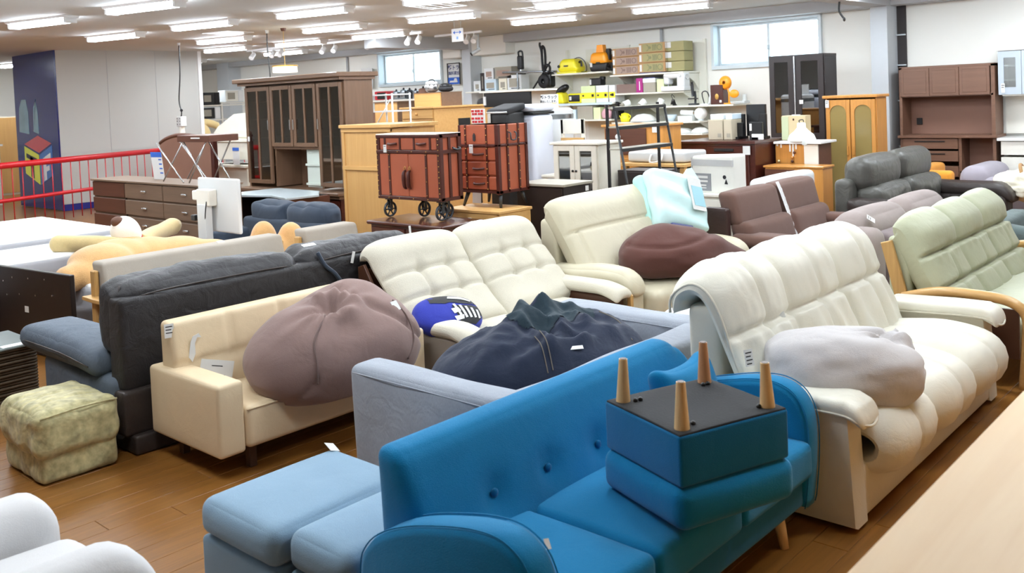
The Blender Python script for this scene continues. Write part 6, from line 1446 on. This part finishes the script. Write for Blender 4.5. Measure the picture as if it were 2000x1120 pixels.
# fourth and fifth shelves
carton(10.42, 10.78, 1.432, 1.68, 'grey_card', 'grey appliance box on the fourth shelf', .25, 13.85); carton(10.82, 11.1, 1.432, 1.62, 'pale_blue', 'pale printed box at the left of the fourth shelf', .25, 13.85); carton(10.24, 10.4, 1.432, 1.65, 'pale_green', 'slim green printed box on the fourth shelf', .25, 13.85)
t = T('gift_bag', 'pink wrapped gift bag on the fourth shelf', 'bag', (13.9, 10.12, 1.432)); mk('bag', blob(.09, .11, .12, 2.2, 18, 14, lambda d, p: p * (1 - .3 * max(0, d.z)), 2, .02, 3, -.1), 'pink_pl', t, (0, 0, .11), smooth=True); mk('tie', cyl((0, 0, .2), (0, 0, .25), .03, .045, 8), 'pink_pl', t)
carton(9.84, 9.98, 1.432, 1.58, 'black_pl', 'black speaker cube behind the rack post', .2, 13.85)
t = T('kettle', 'small yellow kettle behind the black rack', 'kettle', (13.9, 9.72, 1.372)); mk('body', lathe([(0, 0), (.08, 0), (.09, .05), (.07, .15), (0, .17)], 16), 'yellow_pl', t, smooth=True); mk('spout', cyl((0, .08, .06), (0, .13, .12), .018, .01, 8), 'yellow_pl', t); mk('handle', tube([(0, -.07, .14), (0, -.12, .1), (0, -.08, .04)], .01, 6, 3), 'yellow_pl', t)
def shade(x, y, z, r, h, lab, rot=0):
    t = T('ceiling_lampshade', lab, 'lampshade', (x, y, z), 0, 'opal ceiling lampshades'); mk('dome', lathe([(0, h), (r * .5, h * .9), (r * .85, h * .5), (r, h * .12), (r * .97, 0), (0, 0)], 24), 'opal', t, smooth=True); mk('rim', lathe([(r, h * .1), (r * 1.02, h * .05), (r * .98, 0)], 24), 'alu', t, smooth=True); return t
shade(13.95, 9.35, 1.372, .24, .14, 'big oval opal lampshade on the fourth shelf'); shade(13.95, 8.55, 1.162, .2, .09, 'left opal dome on the lowest shelf'); shade(13.95, 8.18 + .02, 1.162, .16, .1, 'highest opal dome on the lowest shelf'); shade(13.9, 8.86, 1.162, .15, .07, 'small opal dome at the end of the lowest shelf')
t = T('glass_globe', 'frosted white globe lamp on the fourth shelf', 'lamp', (13.95, 7.93 + .25, 1.372)); mk('globe', blob(.11, .11, .11, 2, 24, 16), 'opal', t, (0, 0, .12), smooth=True); mk('collar', cyl((0, 0, 0), (0, 0, .025), .05, n=14), 'alu', t)
t = T('bowl', 'pale grey bowl on the fourth shelf', 'bowl', (13.9, 8.75, 1.372)); mk('bowl_body', lathe([(0, 0), (.06, 0), (.11, .11), (.1, .115), (.05, .02), (0, .02)], 18), 'pale_blue', t, smooth=True)
carton(8.3, 8.58, 1.372, 1.46, 'white_pl', 'flat white box under the paper roll', .2, 13.85)
t = T('paper_roll', 'white paper roll on the flat white box', 'roll', (13.95, 8.44, 1.46)); mk('roll', cyl((0, -.12, .045), (0, .12, .06), .045), 'opal', t, smooth='a'); mk('core', cyl((0, -.125, .045), (0, -.12, .045), .015), 'carton', t)
# left shelf: boxed goods and upright vacuum
for (a, b, z0, z1, m, lab) in ((13.42, 13.62, 2.062, 2.28, 'white_pl', 'small white boxed appliance at the shelf corner'), (13.04, 13.3, 2.3, 2.53, 'white_pl', 'white picture box on top of the stack'), (12.98, 13.3, 2.062, 2.298, 'pale_blue', 'white jug box below the picture box'), (12.54, 13.0, 2.3, 2.54, 'grey_card', 'grey hair dryer box lying on top'), (12.68, 12.9, 2.062, 2.298, 'ivory', 'narrow ivory appliance box in the row'), (12.28, 12.66, 2.062, 2.36, 'white_pl', 'wide white juicer box at the row end'), (13.3, 13.42, 2.062, 2.44, 'gap_dark', 'slim dark bottle box beside the corner')):
    def dc(t, x, y0, y1, z0, z1):
        wp('picture', bx(x - .002, x, y0 + .05, y1 - .05, z0 + .05, z1 - .07), 'carton_grey' if z0 > 2.2 else 'grey_card', t, False); wp('print', bx(x - .003, x - .001, y0 + .04, y1 - .1, z0 + .02, z0 + .035), 'ink', t, False)
    carton(a, b, z0, z1, m, lab, .25, 13.98, 'boxed appliances by the column', dc)
t = T('hand_blender', 'black hand mixer standing behind the boxed goods', 'appliance', (14.1, 12.38, 2.362)); mk('motor', soft(-.05, .05, -.06, .06, .1, .38, .025, 4), 'black_pl', t, smooth=True); mk('grip', tube([(0, .04, .36), (0, .05, .46), (0, -.05, .46), (0, -.06, .3)], .02, 6, 3), 'black_pl', t); mk('beater', cyl((0, 0, 0), (0, 0, .11), .03), 'silver', t); mk('dock', bx(-.06, .06, -.08, .08, 0, .02), 'black_pl', t)
t = T('vacuum_cleaner', 'black upright vacuum cleaner with looped hose', 'vacuum cleaner', (13.95, 11.62, 2.062)); mk('wand', tube([(0, .05, .3), (0, .07, .7), (0, .11, .84), (0, .1, .9)], .022, 8, 4), 'black_pl', t); mk('hose', tube([(0, .0, .25), (0, -.02, .6), (0, .0, .78), (0, .06, .8), (0, .06, .5), (0, .03, .12)], .025, 8, 5), 'black_soft', t); mk('motor_unit', soft(-.1, .1, -.2, .0, 0, .3, .06, 6), 'black_pl', t, smooth=True)
mk('wheel', mv(lathe([(.05, -.03), (.13, -.03), (.14, 0), (.13, .03), (.05, .03)], 24), -.12, -.06, .13, ry=R(90)), 'black_soft', t, smooth=True); mk('ring', mv(lathe([(.07, -.02), (.1, -.02), (.1, .02), (.07, .02)], 24), -.13, -.15, .37, ry=R(90)), 'black_soft', t, smooth=True); mk('tool_tube', cyl((-.05, .28, .0), (-.05, -.18, .5), .018, n=8), 'black_pl', t); mk('tag', bx(-.05, -.045, .05, .1, .38, .46), 'paper', t)
o = mk('steel_pole', cyl((13.9, 12.7, 2.42), (13.92, 11.3, 2.37), .022, n=10), 'steel', smooth='a'); tag(o, 'steel pole resting across the boxes and yellow cleaner', 'pole'); mk('pole_support', cyl((13.9, 12.3, 2.06), (13.9, 12.3, 2.39), .02, n=8), 'steel', o)

# ------------------------------------------------------------------ things on the mahogany and dripping cabinets
def slab(y0, y1, z1, mat, lab, x=10.9, d=.05, name='monitor', z0=1.236, foot=True):
    t = T(name, lab, 'monitor' if name == 'monitor' else 'box', (x, (y0 + y1) / 2, z0), 0, 'monitors on the mahogany cabinet' if name == 'monitor' else None); wp('panel', bx(x, x + d, y0, y1, z0 + (.03 if foot else 0), z1, .006), mat, t, False)
    if foot: wp('stand', bx(x - .05, x + .1, (y0 + y1) / 2 - .06, (y0 + y1) / 2 + .06, z0, z0 + .032), mat, t, False)
    return t
for (y0, y1, z1, x, lab) in ((5.56, 5.83, 1.68, 11.1, 'tallest black monitor standing on edge at the back'), (5.52, 5.62, 1.56, 11.03, 'slim black panel right of the tallest monitor'), (5.82, 5.93, 1.56, 11.02, 'black panel left of the tallest monitor'), (5.78, 5.98, 1.45, 10.9, 'low black speaker tower in front of the monitors'), (5.46, 5.64, 1.46, 10.8, 'front black panel with white sticker')):
    s = slab(y0, y1, z1, 'black_pl', lab, x)
wp('sticker', bx(10.796, 10.8, 5.6, 5.63, 1.35, 1.44), 'paper', s, False)
for i, (y0, y1, lab) in enumerate(((5.99, 6.2, 'left tall beige computer tower on the mahogany cabinet'), (5.86, 5.975, 'narrow beige computer tower next to the black speaker'))):
    t = T('computer_tower', lab, 'computer', (10.75, y0, 1.236), 0, 'beige computer towers'); wp('case', bx(10.75, 11.05, y0, y1, 1.236, 1.5, .006), 'beige_pl', t, False); wp('badge', bx(10.745, 10.75, y0 + .02, y0 + .07, 1.27, 1.32), 'grey_card', t, False)
    c = carton(y0, y1 - .02, 1.502, 1.57, 'white_pl' if i == 0 else 'pale_blue', ('white' if i == 0 else 'blue') + ' printed box strip on the beige tower', .25, 10.78)
t = T('computer_carton', 'flat beige computer carton standing behind the white lampshade', 'box', (11.2, 5.13, 1.2)); wp('box_body', bx(11.2, 11.36, 5.06, 5.38, 1.202, 1.52, .004), plain('tan_card', 'c7b48e', .7), t, False); wp('green_side', bx(11.19, 11.2, 5.29, 5.38, 1.21, 1.51), plain('sage_card', 'b9bf9c', .7), t, False); wp('mark', mv(blob(.003, .012, .015, 2, 10, 8), 11.197, 5.22, 1.47), 'walnut_red', t); wp('handle', bx(11.26, 11.3, 5.17, 5.27, 1.52, 1.53), 'paper', t, False)
t = T('lampshade', 'white glass bell lampshade on the dripping white top', 'lampshade', (11.1, 5.07, 1.2)); mk('bell', lathe([(.17, 0), (.175, .02), (.15, .08), (.09, .13), (.055, .17), (.05, .23), (0, .235)], 24), 'opal', t, smooth=True); mk('hook', tube([(0, .02, .23), (0, .03, .26), (0, -.02, .27), (0, -.03, .24)], .006, 6, 3), 'black_pl', t); mk('bag', mv(bx(-.001, .001, -.03, .03, -.08, .0), -.19, -.12, .0 + .04), 'clear_pl', t)
o = carton(5.42, 5.58, 1.237, 1.31, 'paper', 'small white card box left of the lampshade', .02, 10.75)
o = mk('pine_board', bx(14.38, 14.44, 6.45, 6.56, 0, 1.9), 'pale_oak_z'); tag(o, 'upright pine plank leaning behind the smoked glass cabinet', 'plank')

# ------------------------------------------------------------------ far right upholstery heap
t = T('armchair', 'bright orange chair peeking out behind the charcoal sofa', 'chair', (12.4, 4.0, 0)); wp('backrest', soft(13.0, 13.75, 4.15, 4.36, .0, .74, .06, 8), 'orange_cloth', t); wp('side_wing', soft(12.95, 13.15, 3.85, 4.3, .0, .68, .06, 8), 'orange_cloth', t); wp('seat', soft(13.2, 13.75, 3.8, 4.3, .0, .4, .05, 8), 'orange_cloth', t)
t = T('sofa', 'lavender grey sofa with rounded back next to the hutch', 'sofa', (12.85, 3.1, 0)); wp('backrest', soft(12.85, 13.95, 3.35, 3.75, .1, .76, .16, 10), 'lavender', t); wp('arm', soft(12.85, 13.1, 2.8, 3.5, .0, .62, .1, 8), 'lavender', t); wp('seat', soft(12.95, 13.95, 2.75, 3.4, 0, .4, .05, 8), 'lavender', t)
t = T('bean_bag', 'big grey bean bag slumped at the far right edge', 'bean bag', (13.1, 2.1, .0)); mk('bag', blob(.55, .48, .42, 2.3, 48, 32, lambda d, p: Vector(p) + d * fold(d, (0, 0, 1), 6, .04, .7), 21, .07, 2.2, -.36), 'ash_bag', t, (0, 0, .38), smooth=True); mk('knot', blob(.05, .06, .05, 2, 12, 8, None, 3, .01), 'ash_bag', t, (-.1, .1, .8))
t = T('blanket', 'cream floral blanket thrown over the dark sofa arm', 'blanket', (12.38, 2.7, .6)); plain('floral_cream', 'f0ead6', .9, var=.05)
mk('cloth', blob(.5, .36, .17, 2.4, 56, 36, lambda d, p: Vector(p) + d * .05 * mnoise.noise(d * 4), 9, .05, 2.5, -.3), 'floral_cream', t, (0, .1, 0), smooth=True)
for i, (x, y, z, m) in enumerate(((-.15, -.27, -.04, 'logo_red'), (.05, -.28, -.06, 'logo_red'), (.2, -.26, .0, 'olive_leather'), (-.28, -.22, .03, 'olive_leather'), (.0, .02, .18, 'olive_leather'), (.2, .1, .18, 'logo_red'))): mk('flower_print', mv(ext([(math.cos(k * 1.257) * (.06 if k % 1 == 0 else .03) * (1 if k == int(k) else .5), math.sin(k * 1.257) * .06 * (1 if k == int(k) else .5)) for k in np.arange(0, 5, .5)], 'y', -.004, .004) if y < 0 else ext([(math.cos(k * 1.257) * .06 * (1 if k == int(k) else .5), math.sin(k * 1.257) * .06 * (1 if k == int(k) else .5)) for k in np.arange(0, 5, .5)], 'z', -.004, .004), x, y, z), m, t)
mk('rope_handle', tube([(-.1, .15, .13), (-.08, .17, .2), (.05, .2, .23), (.15, .2, .2), (.16, .18, .14)], .02, 8, 4), 'carton', t)
t = T('armchair', 'teal grey tub armchair at the right picture edge', 'armchair', (8.75, 1.3, 0)); wp('shell', soft(8.75, 9.6, 2.15, 2.35, .1, .66, .06, 8), 'teal_grey', t); wp('side_wing', soft(8.75, 8.95, 1.5, 2.3, .1, .62, .06, 10, fn=lambda x, y, z: Vector((x, y, z - .15 * max(0, 2.2 - y)))), 'teal_grey', t); wp('seat', soft(8.85, 9.6, 1.5, 2.2, .1, .42, .05, 8), 'teal_grey', t); wp('side_wing', soft(9.5, 9.7, 1.5, 2.3, .1, .55, .06, 8), 'teal_grey', t)
for x, y in ((8.85, 1.6), (9.55, 1.6), (8.85, 2.25), (9.55, 2.25)): wp('leg', cyl((x, y, 0), (x, y, .12), .02), 'dark_wood_leg', t)
t = T('throw_pillow', 'pale pink pillow beyond the teal armchair', 'pillow', (10.3, 2.15, .0)); mk('pillow_body', soft(-.3, .3, -.2, .2, .0, .6, .15, 8, puff=(.02, .05, .02)), 'pale_pink', t, smooth=True)

# ------------------------------------------------------------------ cushion, packaged blanket, wicker
t = T('printed_cushion', 'blue cushion with black and white printed stripes on the cream sofa', 'cushion', (4.08, 4.3, .5), rot=(R(-52), R(6), R(-10)))
CE = (.25, .085, .15)
mk('cushion_body', blob(CE[0], CE[1], CE[2], 2.5, 48, 32), 'royal', t, smooth=True)
def patch(poly, m, lift=.003):
    A = [Vector((u, v)) for u, v in poly]; n = len(A); V = []; F = []; K = 4
    c = sum(A, Vector((0, 0))) / n
    def on(p):
        q = max(.0, 1 - abs(p.x / CE[0]) ** 2.5 - abs(p.y / CE[2]) ** 2.5) ** .4; return (p.x, -CE[1] * q - lift, p.y)
    ring = [A[i].lerp(A[(i + 1) % n], k / K) for i in range(n) for k in range(K)]; N = len(ring)
    for s_ in (1, .66, .33): V += [on(c + (p - c) * s_) for p in ring]
    V.append(on(c))
    for j in range(2): F += [(j * N + i, j * N + (i + 1) % N, (j + 1) * N + (i + 1) % N, (j + 1) * N + i) for i in range(N)]
    F += [(2 * N + i, 2 * N + (i + 1) % N, 3 * N) for i in range(N)]
    mk('print_patch', (V, F), m, t, smooth=True)
patch([(-.13, .13), (-.14, .06), (-.04, .04), (.0, .05), (.1, .03), (.22, .03), (.18, .09), (.02, .138)], 'black_soft')
patch([(.0, .02), (.22, .02), (.23, -.06), (.14, -.12), (.02, -.12)], 'black_soft')
for i in range(5): patch([(.01 + .042 * i, .03 - .012 * i), (.03 + .042 * i, .03 - .012 * i), (.05 + .036 * i, -.08), (.03 + .036 * i, -.085)], 'paper', .006)
patch([(.0, .085), (.1, .07), (.17, .05), (.18, .065), (.1, .1), (.02, .11)], 'paper', .006); patch([(-.02, -.01), (.04, .0), (.05, -.03), (-.01, -.05)], 'paper', .006); patch([(-.02, -.07), (.06, -.06), (.05, -.09), (-.01, -.1)], 'paper', .006)
t = T('blanket_pack', 'pale mint blanket in plastic wrapping leaning on the cream leather sofa', 'blanket', (7.08, 4.5, .6), rot=(R(-22), R(12), R(-8)))
t.scale = (1.2, 1.1, 1.05)
mk('folded_blanket', soft(-.29, .28, -.2, -.06, .0, .52, .05, 16, puff=(0, .03, 0), fn=lambda x, y, z: Vector((x, y - .01 * math.sin(z * 30 + x * 9), z))), 'mint_film', t, smooth=True); mk('folded_layer', soft(-.31, .26, -.08, .04, -.03, .5, .05, 10, puff=(0, .02, 0)), 'mint_dark', t, smooth=True)
mk('card_insert', mv(bx(.03, .2, -.246, -.243, .16, .46), rz=R(4)), 'paper', t); mk('card_print', mv(bx(.06, .2, -.249, -.246, .2, .38), rz=R(4)), plain('aqua_print', '9fd0dd', .4), t); mk('wrap_corner', ext([(.1, .5), (.3, .5), (.24, .6), (.18, .58)], 'y', -.16, -.15), 'mint_film', t); mk('dark_trim', soft(-.2, .05, -.21, -.12, -.02, .03, .02, 4), 'navy_pl', t, smooth=True)
t = T('wicker_table', 'dark wicker side table with glass top at the left edge', 'table', (1.75, 6.35, 0), 0)
rows = []
for k in range(20):
    z = .015 + k * .02
    rows.append(tube([(0.0, 0, z), (.25, -.006 if k % 2 else .006, z), (.5, 0, z)], .0105, 6, 3)); rows.append(tube([(0.0, 0, z), (.006 if k % 2 else -.006, .25, z), (0, .5, z)], .0105, 6, 3)); rows.append(tube([(.5, 0, z), (.506, .25, z), (.5, .5, z)], .0105, 6, 3))
WK = []
for k, r_ in enumerate(rows): WK.append(mk('wicker_strand', r_, 'wicker_brown', t, (.0, .0, 0), smooth=True))
mk('inner_box', bx(.01, .49, .01, .49, 0, .4), 'wicker_brown', t); mk('glass_top', bx(-.02, .52, -.02, .52, .405, .42, .003), plain('grey_glass', '8a9494', .12), t); mk('price_card', bx(.3, .5, -.015, .06, .421, .423), 'paper', t)
t.location = (1.84, 6.42, 0)
t = T('glass_lamp', 'pale glass lamp base on the wicker table', 'lamp', (1.88, 6.72, .42)); mk('base', lathe([(0, 0), (.1, 0), (.1, .02), (.06, .08), (.03, .14), (0, .14)], 18), 'mint_white', t, smooth=True); mk('neck', cyl((0, 0, .14), (0, 0, .2), .02), 'alu', t)

# ------------------------------------------------------------------ beyond the grey wall and the far left
t = T('appliance_rack', 'steel rack of microwave ovens beyond the grey wall', 'rack', (12.1, 21.5, 0))
for z in (1.66, 2.03): wp('shelf_board', bx(12.05, 13.5, 21.5, 22.0, z - .03, z), 'white_lacquer', t, False)
wp('shelf_board', bx(12.75, 13.5, 21.5, 22.0, 2.05, 2.08), 'white_lacquer', t, False)
for x in (12.07, 12.74, 13.46): wp('upright', bx(x - .02, x + .02, 21.52, 21.56, 0, 2.1), 'white_lacquer', t, False)
for x0, x1, z, m, lab in ((12.18, 12.7, 2.031, 'black_pl', 'black microwave on the upper rack shelf'), (12.16, 12.7, 1.661, 'white_pl', 'white microwave with black door under the black one'), (12.86, 13.4, 2.081, 'white_pl', 'white boxy microwave at the rack end')):
    t = T('microwave', lab, 'microwave', (x0, 21.52, z), 0, 'microwave ovens'); wp('case', bx(x0, x1, 21.54, 21.9, z, z + .32, .008), m, t, False); wp('door', bx(x0 + .01, x0 + (x1 - x0) * .68, 21.52, 21.54, z + .02, z + .3, .004), 'black_pl' if 'door' in lab or m == 'black_pl' else 'white_lacquer', t, False); wp('window', bx(x0 + .06, x0 + (x1 - x0) * .5, 21.515, 21.52, z + .08, z + .25), 'grey_card', t, False); wp('control_panel', bx(x0 + (x1 - x0) * .72, x1 - .02, 21.525, 21.54, z + .03, z + .29), 'black_soft' if m == 'black_pl' else 'white_gloss', t, False)
t = T('plush_bear', 'cream plush arm sticking out over the white dresser', 'plush toy', (11.0, 19.5, 1.25)); mk('arm', tube([(-.05, 0, .2), (.05, 0, .36), (.22, 0, .34), (.4, 0, .28)], [.09, .09, .09, .08], 12, 4), 'plush_pale', t, smooth=True); mk('body', blob(.2, .2, .3, 2, 20, 14), 'plush_pale', t, (0, 0, .05), smooth=True); mk('seat_box', bx(-.25, .25, -.25, .25, -1.25, -.22), 'white_lacquer', t)
t = T('hanging_socket', 'white socket box hanging on a long dark cable before the grey wall', 'socket', (9.0, 16.7, CEIL)); mk('cable', tube([(0, -.06, 0), (0, -.04, -.6), (0, .05, -1.1), (0, -.02, -1.32), (0, 0, -1.42)], .012, 6, 5), 'black_pl', t); mk('ceiling_hook', cyl((0, -.06, 0), (0, -.06, -.05), .03), 'white_pl', t); mk('socket_box', bx(-.06, .06, -.09, .09, -1.62, -1.42, .012), 'white_pl', t); mk('lower_neck', cyl((0, 0, -1.62), (0, 0, -1.74), .05, .06), 'white_lacquer', t); mk('knot', blob(.03, .03, .03, 2, 8, 6), 'black_pl', t, (0, -.02, -1.3)); mk('outlets', join(*[bx(-.064, -.06, a, a + .02, z, z + .02) for a in (-.06, .04) for z in (-1.47, -1.52, -1.58)]), 'gap_dark', t)
t = T('pendant_lamp', 'drum shaped white pendant lamp above the display cabinet', 'lamp', (9.0, 13.16, CEIL)); mk('canopy', cyl((0, 0, 0), (0, 0, -.05), .05, .035), 'cocoa_wood', t); mk('cord', cyl((0, 0, -.05), (0, 0, -.62), .005, n=6), 'brass', t); mk('shade', lathe([(.0, -.62), (.19, -.62), (.2, -.63), (.2, -.74), (.0, -.75)], 24), 'pendant_glow', t, smooth='a'); mk('rim', lathe([(.2, -.62), (.215, -.625), (.215, -.645), (.2, -.65)], 24), 'brass', t, smooth='a')
t = T('hanging_cable', 'thin dark cable hanging from the ceiling behind the display cabinet', 'cable', (9.0, 13.64, CEIL)); mk('cord', tube([(0, 0, 0), (0, .01, -.3), (0, -.03, -.8), (0, 0, -1.3)], .01, 6, 4), 'black_pl', t); mk('hook', cyl((0, 0, 0), (0, 0, -.05), .03), 'white_pl', t)
t = T('hanging_cable', 'short dark cable end dangling from the beam beside the column', 'cable', (12.6, 5.15, 3.04)); mk('cord', tube([(0, 0, .0), (0, .01, -.12), (0, -.03, -.2), (0, -.06, -.24)], .014, 6, 4), 'black_pl', t); mk('plug', blob(.02, .02, .03, 2, 8, 6), 'black_pl', t, (0, -.06, -.25))
t = T('security_camera', 'small grey security camera on a white pole by the column', 'camera', (13.5, 12.98, CEIL)); mk('pole', cyl((0, 0, 0), (0, 0, -.32), .03), 'alu', t, smooth='a'); mk('camera_body', cyl((.02, -.04, -.3), (-.08, .1, -.4), .04, n=14), 'alu', t, smooth='a'); mk('lens', cyl((-.08, .1, -.4), (-.095, .12, -.415), .038, n=14), 'black_pl', t)
def track(x0, y0, y1, spots, lab):
    t = T('spotlight_track', lab, 'spotlight', (x0, (y0 + y1) / 2, CEIL)); l = t.location; wp('rail', bx(x0 - .02, x0 + .02, y0, y1, CEIL - .04, CEIL), 'white_gloss', t, False)
    for y in spots:
        s = wp('spot_head', join(cyl((x0, y, CEIL - .04), (x0, y, CEIL - .1), .012, n=8), cyl((x0 + .06, y + .03, CEIL - .1), (x0 - .06, y - .03, CEIL - .2), .05, .055, 14)), 'white_gloss', t, 'a'); 
track(11.9, 12.9, 16.2, (13.0, 13.3, 14.5, 15.6, 16.0), 'white spotlight track with several heads near the far window'); track(11.6, 17.0, 18.4, (17.1, 17.4, 18.2), 'short white spotlight track beyond the grey wall'); track(12.9, 12.3, 13.6, (12.5, 12.7), 'little spotlight pair left of the arrow sign')
# air vents in the ceiling
for x, y, lab in ((4.3, 15.5, 'square air vent in the ceiling above the blue panel'), (8.6, 14.2, 'square air vent in the ceiling above the headboard'), (8.9, 9.3, 'square air vent between two battens above the wire rack'), (10.6, 8.9, 'square air vent right of the arrow sign')):
    t = T('ceiling_vent', lab, 'vent', (x, y, CEIL), R(13)); mk('frame', join(bx(-.3, .3, -.3, -.26, -.012, 0), bx(-.3, .3, .26, .3, -.012, 0), bx(-.3, -.26, -.26, .26, -.012, 0), bx(.26, .3, -.26, .26, -.012, 0)), 'white_gloss', t); mk('grille_plate', bx(-.26, .26, -.26, .26, -.006, 0), 'grey_card', t)
    for k in range(3): mk('louvre', mv(bx(-.25, .25, -.03, .03, -.012, -.008), 0, -.16 + k * .16, 0), 'white_gloss', t)
# far left shop area past the printed panel
t = T('glass_counter', 'glass display counter behind the railing at the left edge', 'counter', (6.6, 21.6, 0)); wp('counter_body', bx(6.2, 7.5, 21.9, 22.4, 0, 1.0), 'white_lacquer', t, False); wp('glass_case', bx(6.2, 7.5, 21.88, 22.4, 1.0, 1.3), 'pane_clear', t, False); wp('counter_top', bx(6.15, 7.55, 21.85, 22.45, 1.3, 1.34), 'white_gloss', t, False)
t = T('wardrobe', 'pale wood cabinet against the far white wall', 'wardrobe', (7.8, 24.5, 0)); wp('carcass', bx(7.6, 8.9, 24.6, 25.1, 0, 1.95), 'ivory', t, False); wp('door', bx(7.62, 8.2, 24.58, 24.6, .05, 1.92, .004), 'ivory', t, False); wp('door', bx(8.22, 8.88, 24.58, 24.6, .05, 1.92, .004), 'pale_oak_z', t, False)
t = T('balloon', 'orange balloon hanging at the left picture edge', 'balloon', (7.75, 23.0, CEIL)); mk('balloon_skin', blob(.16, .16, .19, 2, 24, 16), 'orange_pl', t, (0, 0, -.55), smooth=True); mk('string', cyl((0, 0, 0), (0, 0, -.36), .004, n=6), 'paper', t)

t = T('throw_pillow', 'off-white pillow tucked between the grey-blue sofa and the white sofa', 'pillow', (4.82, 2.95, 0)); mk('pillow_body', soft(-.16, .16, -.2, .2, 0, .56, .12, 10, puff=(.02, .03, .02)), 'lilac_white', t, smooth=True); mk('piping', tube([(-.15, -.19, .1), (-.165, -.2, .3), (-.14, -.19, .5)], .005, 6, 4), 'lilac_white', t)
